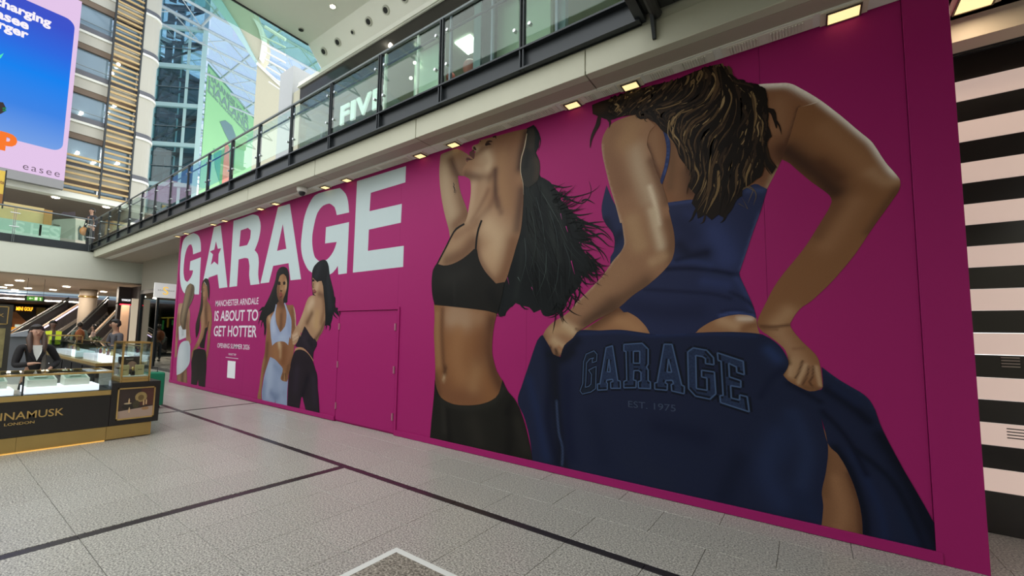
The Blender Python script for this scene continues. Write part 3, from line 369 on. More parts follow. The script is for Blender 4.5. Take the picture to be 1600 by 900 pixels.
{'n':'belly','l':3,'p':[(-4.258,2.0),(-4.253,1.964),(-4.247,1.912),(-4.241,1.853),(-4.238,1.797),(-4.238,1.743),(-4.24,1.689),(-4.242,1.634),(-4.242,1.579),(-4.239,1.526),(-4.233,1.473),(-4.227,1.42),(-4.222,1.364),(-4.217,1.317),(-4.212,1.267),(-4.208,1.217),(-4.204,1.167),(-4.2,1.12),(-4.197,1.064),(-4.196,1.008),(-4.195,.956),(-4.192,.908),(-4.191,.853),(-4.188,.806),(-4.175,.759),(-4.148,.709),(-4.111,.661),(-4.065,.621),(-4.006,.591),(-3.938,.57),(-3.867,.556),(-3.814,.55),(-3.758,.548),(-3.701,.55),(-3.643,.554),(-3.581,.561),(-3.516,.571),(-3.453,.583),(-3.395,.598),(-3.344,.617),(-3.296,.639),(-3.251,.663),(-3.211,.688),(-3.161,.726),(-3.116,.767),(-3.082,.81),(-3.058,.858),(-3.043,.908),(-3.036,.948),(-3.042,.979),(-3.063,1.005),(-3.098,1.049),(-3.136,1.102),(-3.156,1.145),(-3.174,1.192),(-3.188,1.236),(-3.205,1.286),(-3.214,1.345),(-3.216,1.387),(-3.216,1.436),(-3.214,1.488),(-3.211,1.539),(-3.206,1.589),(-3.198,1.641),(-3.19,1.691),(-3.181,1.733),(-3.161,1.801),(-3.144,1.844),(-3.186,1.856),(-3.246,1.872),(-3.317,1.89),(-3.391,1.905),(-3.448,1.913),(-3.507,1.92),(-3.57,1.926),(-3.64,1.933),(-3.719,1.941),(-3.819,1.952),(-3.94,1.965),(-4.066,1.979),(-4.178,1.991)],'h':[],'b':(124,84,54),'s':[((168,146,124),.152,.9,[(-3.868,1.809),(-3.714,1.778)]),((142,110,84),.14,.7,[(-3.987,1.856),(-3.423,1.791)]),((138,98,66),.159,.8,[(-3.784,1.586),(-3.79,1.537),(-3.801,1.467),(-3.81,1.386),(-3.815,1.304),(-3.812,1.231),(-3.795,1.165),(-3.768,1.099),(-3.737,1.037),(-3.709,.986),(-3.691,.949)]),((92,60,40),.042,.9,[(-4.09,1.919),(-4.09,1.875),(-4.092,1.814),(-4.093,1.741),(-4.093,1.662),(-4.09,1.582),(-4.083,1.491),(-4.072,1.387),(-4.06,1.283),(-4.05,1.192),(-4.042,1.13)]),((140,104,72),.053,.7,[(-4.19,1.858),(-4.187,1.803),(-4.183,1.723),(-4.178,1.632),(-4.173,1.54),(-4.167,1.458),(-4.16,1.381),(-4.152,1.303),(-4.143,1.23),(-4.136,1.168),(-4.131,1.124)]),((76,48,34),.109,.9,[(-3.222,1.761),(-3.232,1.711),(-3.248,1.639),(-3.264,1.557),(-3.275,1.472),(-3.276,1.398),(-3.264,1.331),(-3.243,1.266),(-3.218,1.205),(-3.191,1.149),(-3.169,1.1),(-3.144,1.048),(-3.12,1.003),(-3.099,.969),(-3.084,.944)]),((74,46,32),.063,.8,[(-4.199,.968),(-4.109,.735)]),((62,40,28),.041,.9,[(-4.009,1.087),(-4.018,1.012)]),((176,152,120),.026,.9,[(-4.025,.966),(-4.035,.906)]),((106,69,48),.158,.7,[(-3.504,.739),(-3.556,.732),(-3.632,.72),(-3.719,.708),(-3.804,.7),(-3.872,.7),(-3.947,.727),(-3.998,.77),(-4.031,.802)]),((142,106,74),.113,.7,[(-3.444,1.166),(-3.507,.879)]),((106,69,46),.132,.6,[(-3.382,1.535),(-3.411,1.252)])],'d':.039},
{'n':'top','l':5,'p':[(-4.224,2.596),(-4.164,2.575),(-4.086,2.554),(-4.012,2.552),(-3.936,2.561),(-3.881,2.573),(-3.824,2.59),(-3.771,2.609),(-3.721,2.631),(-3.673,2.656),(-3.632,2.679),(-3.579,2.714),(-3.543,2.74),(-3.492,2.728),(-3.482,2.686),(-3.468,2.627),(-3.446,2.566),(-3.424,2.526),(-3.399,2.485),(-3.37,2.443),(-3.337,2.402),(-3.294,2.357),(-3.245,2.31),(-3.2,2.268),(-3.169,2.239),(-3.038,2.253),(-3.045,2.218),(-3.054,2.168),(-3.064,2.111),(-3.077,2.056),(-3.089,2.01),(-3.105,1.96),(-3.12,1.911),(-3.134,1.868),(-3.143,1.838),(-3.195,1.856),(-3.288,1.879),(-3.344,1.888),(-3.413,1.897),(-3.487,1.906),(-3.563,1.915),(-3.631,1.923),(-3.692,1.93),(-3.748,1.936),(-3.803,1.942),(-3.858,1.948),(-3.916,1.954),(-3.984,1.961),(-4.058,1.968),(-4.132,1.975),(-4.196,1.981),(-4.242,1.985),(-4.256,2.022),(-4.276,2.075),(-4.292,2.135),(-4.301,2.182),(-4.307,2.235),(-4.312,2.289),(-4.313,2.338),(-4.311,2.4),(-4.305,2.458),(-4.293,2.507),(-4.257,2.562)],'h':[],'b':(25,24,22),'s':[((35,34,32),.144,.7,[(-3.971,2.351),(-3.724,2.399)]),((15,15,15),.092,.8,[(-3.257,2.123),(-3.145,1.939)]),((38,37,35),.021,.6,[(-3.886,2.313),(-3.868,1.989)]),((18,17,16),.128,.6,[(-4.224,2.098),(-3.961,2.024)])],'d':.04},
{'n':'straps','l':5,'r':[((20,19,18),.0277,0,[(-3.72,3.116),(-3.76,3.105),(-3.817,3.087),(-3.867,3.065),(-3.911,3.027),(-3.949,2.976),(-3.979,2.933),(-4.012,2.881),(-4.051,2.822),(-4.082,2.776),(-4.12,2.722),(-4.158,2.667),(-4.191,2.619),(-4.214,2.585)]),((20,19,18),.0315,0,[(-3.421,3.124),(-3.444,3.075),(-3.472,3.011),(-3.488,2.953),(-3.5,2.887),(-3.506,2.827),(-3.511,2.761),(-3.515,2.715)])]},
{'n':'trousers','l':5,'p':[(-4.197,.914),(-4.184,.86),(-4.159,.79),(-4.136,.747),(-4.107,.704),(-4.066,.668),(-4.009,.641),(-3.94,.621),(-3.869,.608),(-3.815,.603),(-3.76,.603),(-3.703,.606),(-3.645,.611),(-3.582,.618),(-3.518,.628),(-3.454,.64),(-3.397,.653),(-3.327,.675),(-3.265,.699),(-3.211,.726),(-3.15,.765),(-3.105,.818),(-3.085,.862),(-3.069,.916),(-3.056,.966),(-3.046,1.001),(-3.029,.968),(-3.003,.921),(-2.971,.874),(-2.942,.845),(-2.909,.818),(-2.875,.789),(-2.845,.756),(-2.824,.725),(-2.804,.692),(-2.785,.657),(-2.768,.621),(-2.752,.587),(-2.734,.545),(-2.719,.505),(-2.705,.463),(-2.69,.417),(-2.678,.376),(-2.664,.33),(-2.651,.283),(-2.639,.239),(-2.63,.201),(-2.618,.149),(-2.61,.106),(-2.605,.077),(-2.645,.077),(-2.699,.077),(-2.767,.078),(-2.843,.078),(-2.927,.079),(-3.019,.079),(-3.123,.08),(-3.237,.081),(-3.359,.081),(-3.487,.081),(-3.636,.079),(-3.809,.076),(-3.986,.073),(-4.145,.07),(-4.259,.068),(-4.258,.097),(-4.255,.137),(-4.252,.186),(-4.248,.241),(-4.244,.3),(-4.237,.367),(-4.23,.442),(-4.221,.521),(-4.214,.597),(-4.208,.665),(-4.204,.726),(-4.201,.785),(-4.199,.838),(-4.198,.882)],'h':[],'b':(27,26,23),'s':[((38,36,32),.13,.8,[(-3.495,.405),(-3.42,.196)]),((16,15,14),.05,.8,[(-3.963,.515),(-3.958,.486),(-3.953,.445),(-3.946,.396),(-3.937,.343),(-3.929,.294),(-3.918,.235),(-3.907,.177),(-3.897,.126),(-3.891,.09)]),((42,40,36),.051,.6,[(-4.022,.537),(-3.992,.219)]),((38,37,33),.056,.8,[(-4.066,.65),(-4.007,.638),(-3.925,.618),(-3.83,.598),(-3.734,.584),(-3.644,.582),(-3.556,.593),(-3.465,.613),(-3.376,.639),(-3.295,.669),(-3.228,.7),(-3.173,.737),(-3.126,.782),(-3.088,.828),(-3.058,.867),(-3.035,.895)]),((18,17,16),.068,.8,[(-2.936,.641),(-2.932,.606),(-2.927,.556),(-2.922,.499),(-2.918,.439),(-2.916,.383),(-2.919,.326),(-2.925,.265),(-2.932,.206),(-2.939,.155),(-2.943,.12)]),((37,35,31),.083,.7,[(-2.811,.502),(-2.703,.214)]),((14,13,12),.034,.7,[(-2.906,.749),(-2.982,.583)])],'d':.037}],'R':[{'n':'back','l':1,'p':[(-1.704,3.869),(-1.69,3.921),(-1.664,3.948),(-1.63,3.966),(-1.6,3.979),(-1.565,3.986),(-1.526,3.991),(-1.487,3.994),(-1.461,3.995),(-1.437,3.996),(-1.411,3.995),(-1.374,3.992),(-1.321,3.988),(-1.25,3.981),(-1.164,3.97),(-1.071,3.96),(-.975,3.951),(-.881,3.947),(-.781,3.95),(-.673,3.957),(-.568,3.966),(-.476,3.972),(-.406,3.974),(-.35,3.966),(-.318,3.953),(-.299,3.939),(-.284,3.93),(-.29,3.942),(-.272,3.937),(-.247,3.93),(-.218,3.922),(-.188,3.913),(-.162,3.905),(-.134,3.896),(-.106,3.888),(-.08,3.879),(-.055,3.866),(-.033,3.85),(-.013,3.831),(.008,3.808),(.032,3.781),(.055,3.756),(.08,3.727),(.106,3.696),(.132,3.664),(.157,3.632),(.181,3.6),(.205,3.566),(.228,3.532),(.252,3.498),(.275,3.464),(.298,3.428),(.322,3.392),(.345,3.355),(.367,3.321),(.387,3.291),(.405,3.262),(.422,3.235),(.437,3.211),(.45,3.192),(.459,3.177),(.445,3.152),(.425,3.117),(.402,3.075),(.376,3.031),(.349,2.989),(.319,2.945),(.284,2.896),(.249,2.848),(.218,2.806),(.196,2.776),(.182,2.796),(.156,2.829),(.141,2.848),(.122,2.87),(.102,2.894),(.081,2.918),(.062,2.941),(.044,2.965),(.027,2.988),(.01,3.012),(-.006,3.034),(-.021,3.055),(-.042,3.085),(-.06,3.112),(-.078,3.136),(-.107,3.163),(-.13,3.181),(-.138,3.162),(-.15,3.135),(-.163,3.106),(-.176,3.078),(-.189,3.048),(-.204,3.017),(-.216,2.993),(-.228,2.968),(-.24,2.943),(-.254,2.918),(-.268,2.894),(-.283,2.871),(-.3,2.847),(-.321,2.821),(-.334,2.797),(-.342,2.768),(-.356,2.741),(-.385,2.72),(-.438,2.71),(-.534,2.716),(-.669,2.736),(-.822,2.763),(-.966,2.79),(-1.072,2.809),(-1.123,2.798),(-1.124,2.817),(-1.17,2.867),(-1.231,2.939),(-1.302,3.024),(-1.372,3.112),(-1.435,3.192),(-1.491,3.263),(-1.546,3.333),(-1.597,3.401),(-1.64,3.469),(-1.674,3.538),(-1.696,3.609),(-1.707,3.683),(-1.71,3.754),(-1.708,3.818)],'h':[],'b':(122,83,58),'s':[((235,225,216),.035,.95,[(-.274,3.933),(-.253,3.927),(-.225,3.918),(-.193,3.908),(-.163,3.899),(-.135,3.89),(-.107,3.882),(-.081,3.872),(-.055,3.858),(-.033,3.842),(-.013,3.823),(.008,3.801),(.032,3.774),(.054,3.748),(.079,3.719),(.105,3.689),(.131,3.657),(.156,3.624),(.18,3.592),(.204,3.558),(.228,3.524),(.251,3.489),(.274,3.455),(.298,3.419),(.322,3.383),(.345,3.348),(.367,3.314),(.387,3.283),(.405,3.255),(.422,3.228),(.437,3.203),(.449,3.183),(.458,3.168)]),((124,83,56),.097,.8,[(.01,3.569),(.034,3.544),(.067,3.509),(.105,3.468),(.143,3.425),(.176,3.385),(.206,3.342),(.236,3.295),(.264,3.249),(.288,3.209),(.304,3.182)]),((65,40,29),.129,.95,[(-.105,3.25),(-.087,3.23),(-.062,3.203),(-.034,3.171),(-.004,3.137),(.024,3.102),(.053,3.062),(.085,3.015),(.115,2.97),(.141,2.93),(.159,2.903)]),((77,49,36),.015,.95,[(.0,3.621),(-.005,3.603),(-.011,3.578),(-.019,3.549),(-.028,3.517),(-.037,3.486),(-.046,3.455),(-.057,3.422),(-.067,3.388),(-.078,3.355),(-.087,3.323),(-.097,3.292),(-.107,3.261),(-.116,3.231),(-.124,3.205),(-.13,3.187)]),((137,99,72),.084,.7,[(-.137,3.696),(-.159,3.482)]),((99,64,47),.064,.7,[(-.23,3.202),(-.283,3.034)]),((124,90,65),.088,.8,[(-.957,3.482),(-.955,3.449),(-.951,3.402),(-.947,3.348),(-.945,3.294),(-.944,3.247),(-.946,3.203),(-.951,3.159),(-.956,3.118),(-.961,3.084),(-.964,3.059)]),((137,103,76),.08,.7,[(-1.203,3.707),(-1.17,3.417)]),((70,47,36),.085,.8,[(-.86,3.228),(-.847,3.036)]),((99,72,51),.045,.7,[(-1.05,3.664),(-1.046,3.625),(-1.04,3.57),(-1.034,3.507),(-1.03,3.442),(-1.028,3.383),(-1.03,3.324),(-1.034,3.262),(-1.04,3.202),(-1.046,3.151),(-1.049,3.114)]),((83,56,42),.02,.8,[(-1.269,3.623),(-1.257,3.59),(-1.241,3.542),(-1.224,3.49),(-1.211,3.449),(-1.197,3.404),(-1.183,3.359),(-1.171,3.317),(-1.16,3.275),(-1.149,3.233),(-1.14,3.196),(-1.133,3.171)]),((151,126,101),.026,.7,[(-.238,2.945),(-.17,3.108)])],'d':.022},
{'n':'right_arm','l':2,'p':[(.0,3.621),(.157,3.632),(.173,3.609),(.196,3.577),(.223,3.539),(.25,3.5),(.275,3.464),(.298,3.428),(.322,3.392),(.345,3.355),(.367,3.321),(.387,3.291),(.404,3.265),(.419,3.244),(.432,3.224),(.445,3.203),(.459,3.177),(.472,3.145),(.486,3.109),(.499,3.071),(.513,3.034),(.526,3.001),(.539,2.972),(.553,2.945),(.566,2.92),(.577,2.897),(.586,2.878),(.599,2.848),(.602,2.825),(.601,2.794),(.593,2.762),(.586,2.743),(.575,2.724),(.561,2.7),(.55,2.681),(.538,2.659),(.524,2.637),(.51,2.613),(.497,2.59),(.484,2.569),(.471,2.548),(.458,2.526),(.445,2.504),(.431,2.479),(.415,2.451),(.398,2.421),(.381,2.389),(.365,2.359),(.35,2.333),(.336,2.308),(.325,2.289),(.313,2.269),(.295,2.242),(.275,2.212),(.251,2.177),(.224,2.139),(.197,2.101),(.17,2.066),(.143,2.032),(.113,1.998),(.084,1.965),(.057,1.935),(.033,1.91),(.009,1.889),(-.01,1.875),(-.027,1.863),(-.043,1.846),(-.061,1.822),(-.079,1.793),(-.094,1.765),(-.105,1.742),(-.116,1.718),(-.116,1.701),(-.11,1.678),(-.095,1.65),(-.084,1.63),(-.069,1.608),(-.053,1.584),(-.035,1.559),(-.018,1.538),(.001,1.516),(.02,1.493),(.037,1.47),(.05,1.449),(.06,1.425),(.066,1.402),(.069,1.378),(.073,1.35),(.076,1.32),(.078,1.285),(.08,1.249),(.081,1.218),(.083,1.196),(.071,1.182),(.052,1.167),(.026,1.156),(-.004,1.152),(-.023,1.157),(-.043,1.166),(-.065,1.178),(-.085,1.189),(-.107,1.201),(-.128,1.215),(-.146,1.228),(-.167,1.255),(-.178,1.276),(-.17,1.295),(-.158,1.323),(-.147,1.353),(-.141,1.382),(-.141,1.418),(-.146,1.454),(-.156,1.486),(-.171,1.511),(-.19,1.532),(-.211,1.554),(-.229,1.572),(-.249,1.59),(-.269,1.608),(-.286,1.623),(-.313,1.645),(-.332,1.666),(-.347,1.693),(-.35,1.731),(-.345,1.752),(-.337,1.775),(-.327,1.801),(-.314,1.83),(-.299,1.864),(-.282,1.902),(-.264,1.944),(-.244,1.99),(-.22,2.038),(-.193,2.087),(-.159,2.14),(-.12,2.196),(-.079,2.252),(-.04,2.306),(-.008,2.353),(.018,2.394),(.038,2.429),(.056,2.462),(.073,2.493),(.09,2.526),(.11,2.562),(.13,2.6),(.15,2.636),(.167,2.669),(.179,2.696),(.193,2.739),(.191,2.767),(.18,2.796),(.156,2.829),(.141,2.848),(.123,2.87),(.102,2.894),(.081,2.918),(.062,2.941),(.044,2.965),(.027,2.988),(.01,3.012),(-.006,3.034),(-.021,3.055),(-.042,3.085),(-.06,3.112),(-.078,3.136),(-.107,3.163),(-.13,3.181),(-.122,3.204),(-.111,3.235),(-.098,3.273),(-.085,3.315),(-.071,3.358),(-.056,3.41),(-.04,3.47),(-.024,3.531),(-.01,3.584)],'h':[],'b':(124,85,56),'s':[((235,225,216),.029,.95,[(.157,3.628),(.173,3.605),(.196,3.572),(.222,3.534),(.249,3.495),(.274,3.458),(.298,3.423),(.322,3.387),(.345,3.351),(.367,3.317),(.387,3.287),(.404,3.262),(.418,3.241),(.432,3.221),(.445,3.199),(.458,3.174),(.472,3.142),(.486,3.105),(.499,3.067),(.513,3.031),(.525,2.998),(.539,2.967),(.553,2.937),(.567,2.91),(.578,2.888),(.586,2.871)]),((140,100,70),.083,.8,[(.176,3.385),(.198,3.349),(.23,3.299),(.265,3.242),(.3,3.186),(.329,3.139),(.353,3.098),(.376,3.058),(.397,3.023),(.413,2.993),(.425,2.972)]),((57,36,28),.098,.95,[(-.09,3.246),(-.074,3.226),(-.052,3.198),(-.026,3.165),(.0,3.132),(.024,3.102),(.047,3.074),(.07,3.046),(.092,3.019),(.114,2.992),(.133,2.964),(.152,2.933),(.17,2.899),(.187,2.866),(.201,2.838),(.211,2.819)]),((75,47,33),.067,.7,[(.137,3.075),(.242,2.94)]),((155,119,90),.052,.8,[(.449,2.931),(.462,2.914),(.481,2.889),(.502,2.864),(.519,2.846),(.547,2.836),(.567,2.836)]),((83,54,38),.035,.7,[(.588,2.763),(.578,2.747),(.564,2.726),(.547,2.7),(.529,2.671),(.511,2.64),(.49,2.603),(.466,2.559),(.441,2.515),(.42,2.476),(.405,2.448)]),((140,101,72),.074,.7,[(.338,2.705),(.323,2.677),(.301,2.638),(.275,2.592),(.249,2.546),(.226,2.508),(.206,2.475),(.186,2.443),(.167,2.415),(.152,2.391),(.14,2.374)]),((101,67,47),.057,.7,[(.206,2.692),(.089,2.472)]),((160,124,92),.07,.8,[(-.127,1.813),(-.206,1.719)]),((155,119,90),.078,.8,[(-.19,1.625),(-.177,1.602),(-.159,1.571),(-.139,1.534),(-.119,1.497),(-.101,1.465),(-.085,1.434),(-.069,1.403),(-.055,1.374),(-.042,1.349),(-.033,1.332)]),((164,131,99),.044,.8,[(-.104,1.396),(-.107,1.281)]),((85,56,38),.013,.9,[(-.327,1.695),(-.309,1.694),(-.283,1.692),(-.254,1.69),(-.226,1.691),(-.197,1.693),(-.167,1.698),(-.14,1.702),(-.121,1.705)]),((101,70,49),.01,.8,[(-.314,1.671),(-.207,1.667)]),((70,45,31),.01,.9,[(-.043,1.397),(-.051,1.37),(-.062,1.331),(-.073,1.299),(-.085,1.271),(-.094,1.256)]),((70,45,31),.009,.9,[(-.005,1.354),(-.007,1.325),(-.014,1.287),(-.025,1.259),(-.039,1.23),(-.049,1.209)]),((70,45,31),.009,.9,[(.027,1.356),(.025,1.333),(.022,1.301),(.018,1.273),(.006,1.246),(-.003,1.226),(.005,1.209),(.016,1.198)]),((180,149,117),.014,.7,[(-.024,1.369),(-.031,1.35),(-.041,1.321),(-.052,1.291),(-.061,1.267),(-.07,1.234),(-.076,1.215)]),((180,149,117),.014,.7,[(.047,1.357),(.049,1.335),(.053,1.305),(.057,1.276),(.062,1.234),(.067,1.203)]),((176,144,112),.015,.6,[(-.125,1.346),(-.134,1.278)]),((65,42,31),.02,.8,[(-.15,1.43),(-.138,1.379)]),((101,70,49),.019,.7,[(-.037,1.185),(-.011,1.18),(.021,1.174),(.047,1.176),(.066,1.179)]),((119,83,61),.014,.6,[(-.1,1.5),(-.026,1.511)])],'d':.015},
{'n':'seat','l':2,'p':[(-1.572,1.913),(-1.61,1.904),(-1.639,1.885),(-1.664,1.859),(-1.689,1.831),(-1.719,1.806),(-1.755,1.782),(-1.795,1.757),(-1.835,1.731),(-1.875,1.707),(-1.909,1.686),(-1.958,1.657),(-1.999,1.634),(-2.028,1.618),(-1.961,1.614),(-1.868,1.608),(-1.764,1.601),(-1.662,1.595),(-1.574,1.588),(-1.504,1.582),(-1.441,1.575),(-1.38,1.568),(-1.319,1.563),(-1.251,1.56),(-1.177,1.559),(-1.099,1.56),(-1.02,1.563),(-.942,1.566),(-.867,1.569),(-.793,1.573),(-.718,1.579),(-.647,1.585),(-.58,1.59),(-.521,1.592),(-.466,1.592),(-.415,1.59),(-.37,1.587),(-.332,1.584),(-.306,1.582),(-.316,1.592),(-.329,1.611),(-.341,1.645),(-.35,1.686),(-.354,1.732),(-.355,1.769),(-.371,1.778),(-.394,1.792),(-.422,1.807),(-.454,1.819),(-.489,1.824),(-.528,1.817),(-.572,1.802),(-.62,1.784),(-.67,1.769),(-.72,1.763),(-.769,1.769),(-.819,1.784),(-.871,1.802),(-.925,1.819),(-.981,1.831),(-1.041,1.836),(-1.105,1.835),(-1.17,1.833),(-1.235,1.832),(-1.297,1.836),(-1.357,1.85),(-1.416,1.87),(-1.473,1.891),(-1.526,1.908)],'h':[],'b':(140,101,72),'s':[((160,119,85),.094,.8,[(-1.573,1.768),(-1.4,1.662)]),((88,58,40),.07,.9,[(-1.87,1.695),(-1.837,1.717),(-1.79,1.749),(-1.736,1.785),(-1.685,1.818),(-1.645,1.842),(-1.596,1.863),(-1.561,1.871),(-1.537,1.876)]),((198,180,162),.027,.9,[(-.49,1.762),(-.388,1.761)]),((174,140,108),.055,.8,[(-.624,1.747),(-.518,1.7)]),((119,81,54),.032,.8,[(-.454,1.67),(-.364,1.716)])],'d':.025},
{'n':'bodysuit','l':3,'p':[(-1.707,3.268),(-1.715,3.235),(-1.727,3.189),(-1.74,3.136),(-1.752,3.085),(-1.76,3.044),(-1.763,2.983),(-1.757,2.937),(-1.746,2.876),(-1.736,2.828),(-1.751,2.9),(-1.737,2.865),(-1.714,2.818),(-1.69,2.784),(-1.662,2.748),(-1.64,2.713),(-1.624,2.665),(-1.618,2.616),(-1.619,2.581),(-1.623,2.544),(-1.63,2.506),(-1.646,2.479),(-1.665,2.45),(-1.669,2.379),(-1.658,2.295),(-1.64,2.184),(-1.617,2.066),(-1.593,1.961),(-1.572,1.886),(-1.528,1.836),(-1.484,1.839),(-1.453,1.822),(-1.422,1.804),(-1.39,1.781),(-1.366,1.759),(-1.341,1.732),(-1.318,1.705),(-1.299,1.68),(-1.273,1.632),(-1.258,1.598),(-1.228,1.596),(-1.186,1.593),(-1.138,1.59),(-1.089,1.589),(-1.046,1.59),(-1.004,1.593),(-.961,1.599),(-.921,1.606),(-.885,1.614),(-.858,1.621),(-.835,1.637),(-.821,1.659),(-.801,1.675),(-.776,1.695),(-.748,1.714),(-.721,1.731),(-.694,1.745),(-.666,1.758),(-.638,1.769),(-.609,1.778),(-.58,1.787),(-.549,1.793),(-.518,1.798),(-.489,1.801),(-.461,1.799),(-.432,1.796),(-.407,1.79),(-.387,1.784),(-.367,1.768),(-.359,1.754),(-.359,1.774),(-.361,1.807),(-.367,1.832),(-.374,1.863),(-.384,1.898),(-.392,1.923),(-.401,1.951),(-.412,1.981),(-.422,2.01),(-.431,2.038),(-.444,2.073),(-.456,2.108),(-.467,2.139),(-.474,2.165),(-.476,2.185),(-.466,2.212),(-.458,2.24),(-.447,2.275),(-.434,2.315),(-.421,2.356),(-.409,2.394),(-.398,2.431),(-.387,2.467),(-.376,2.504),(-.364,2.54),(-.353,2.575),(-.342,2.608),(-.331,2.64),(-.32,2.671),(-.309,2.704),(-.298,2.738),(-.286,2.778),(-.273,2.823),(-.261,2.867),(-.25,2.905),(-.243,2.932),(-.263,2.949),(-.29,2.971),(-.309,2.99),(-.334,2.999),(-.353,2.995),(-.376,2.986),(-.403,2.973),(-.432,2.955),(-.457,2.934),(-.484,2.905),(-.514,2.875),(-.546,2.851),(-.583,2.84),(-.628,2.847),(-.68,2.868),(-.735,2.895),(-.788,2.921),(-.833,2.94),(-.875,2.949),(-.908,2.952),(-.936,2.952),(-.966,2.952),(-1.0,2.954),(-1.035,2.954),(-1.065,2.954),(-1.087,2.955),(-1.125,2.74),(-1.169,2.743),(-1.233,2.746),(-1.307,2.752),(-1.379,2.764),(-1.439,2.785),(-1.483,2.819),(-1.52,2.863),(-1.551,2.914),(-1.579,2.966),(-1.605,3.017),(-1.632,3.07),(-1.656,3.128),(-1.677,3.184),(-1.694,3.233)],'h':[],'b':(36,42,72),'s':[((48,58,100),.125,.8,[(-.674,2.602),(-.661,2.577),(-.643,2.541),(-.623,2.501),(-.607,2.464),(-.595,2.427),(-.584,2.389),(-.576,2.355),(-.57,2.331)]),((22,26,48),.06,.9,[(-.969,2.505),(-.954,2.482),(-.933,2.449),(-.908,2.416),(-.881,2.394),(-.847,2.387),(-.809,2.389),(-.773,2.394),(-.749,2.397)]),((16,20,42),.023,.95,[(-1.097,2.269),(-1.077,2.269),(-1.048,2.27),(-1.013,2.27),(-.973,2.268),(-.937,2.265),(-.896,2.261),(-.853,2.256),(-.809,2.25),(-.767,2.243),(-.723,2.233),(-.677,2.221),(-.632,2.209),(-.592,2.197),(-.559,2.187),(-.521,2.174),(-.496,2.164),(-.48,2.158)]),((43,53,92),.036,.7,[(-1.049,2.342),(-1.021,2.34),(-.981,2.338),(-.936,2.334),(-.891,2.33),(-.852,2.324),(-.818,2.316),(-.784,2.306),(-.753,2.295),(-.727,2.286),(-.709,2.279)]),((18,22,44),.024,.8,[(-1.002,2.355),(-.981,2.359),(-.951,2.364),(-.916,2.371),(-.881,2.377),(-.851,2.383),(-.817,2.389),(-.783,2.395),(-.755,2.401),(-.735,2.404)]),((22,26,50),.018,.8,[(-1.311,2.073),(-1.277,2.069),(-1.23,2.064),(-1.175,2.058),(-1.115,2.051),(-1.054,2.044),(-.987,2.037),(-.914,2.029),(-.84,2.021),(-.771,2.013),(-.715,2.004),(-.669,1.993),(-.63,1.981),(-.597,1.968),(-.571,1.957),(-.552,1.95)]),((50,60,102),.032,.7,[(-.494,2.135),(-.484,2.113),(-.468,2.082),(-.451,2.046),(-.434,2.009),(-.42,1.976),(-.408,1.945),(-.397,1.912),(-.387,1.882),(-.379,1.856),(-.373,1.837)]),((22,26,48),.016,.9,[(-.55,2.013),(-.531,2.001),(-.503,1.984),(-.473,1.965),(-.447,1.946),(-.424,1.925),(-.403,1.903),(-.385,1.882),(-.372,1.867)]),((20,24,48),.016,.8,[(-.622,1.826),(-.603,1.829),(-.577,1.835),(-.546,1.839),(-.515,1.84),(-.486,1.835),(-.453,1.828),(-.421,1.82),(-.393,1.812),(-.374,1.807)]),((58,72,120),.016,.8,[(-.636,1.791),(-.615,1.797),(-.584,1.806),(-.55,1.814),(-.515,1.816),(-.486,1.813),(-.453,1.806),(-.421,1.797),(-.394,1.789),(-.375,1.784)]),((26,30,56),.1,.7,[(-1.466,1.91),(-1.42,1.898),(-1.354,1.881),(-1.28,1.862),(-1.204,1.845),(-1.135,1.834),(-1.068,1.828),(-.997,1.827),(-.929,1.827),(-.872,1.829),(-.833,1.829)]),((64,74,112),.013,.8,[(-.305,2.724),(-.311,2.704),(-.32,2.676),(-.331,2.644),(-.342,2.609),(-.353,2.575),(-.364,2.541),(-.375,2.505),(-.387,2.468),(-.398,2.43),(-.409,2.394),(-.421,2.356),(-.434,2.315),(-.446,2.276),(-.456,2.243),(-.463,2.219)]),((18,22,42),.057,.8,[(-1.714,2.856),(-1.622,2.617),(-1.567,2.685)]),((42,50,88),.059,.7,[(-.901,2.801),(-.647,2.707)]),((53,65,108),.019,.8,[(-1.078,2.941),(-1.05,2.941),(-1.009,2.939),(-.966,2.937),(-.931,2.934),(-.892,2.931),(-.857,2.927),(-.833,2.925)]),((58,70,108),.027,.6,[(-.389,2.947),(-.277,2.925)]),((26,31,58),.097,.6,[(-.965,2.744),(-.847,2.592)]),((44,54,94),.057,.7,[(-.755,2.12),(-.575,2.077)])],'d':.022},
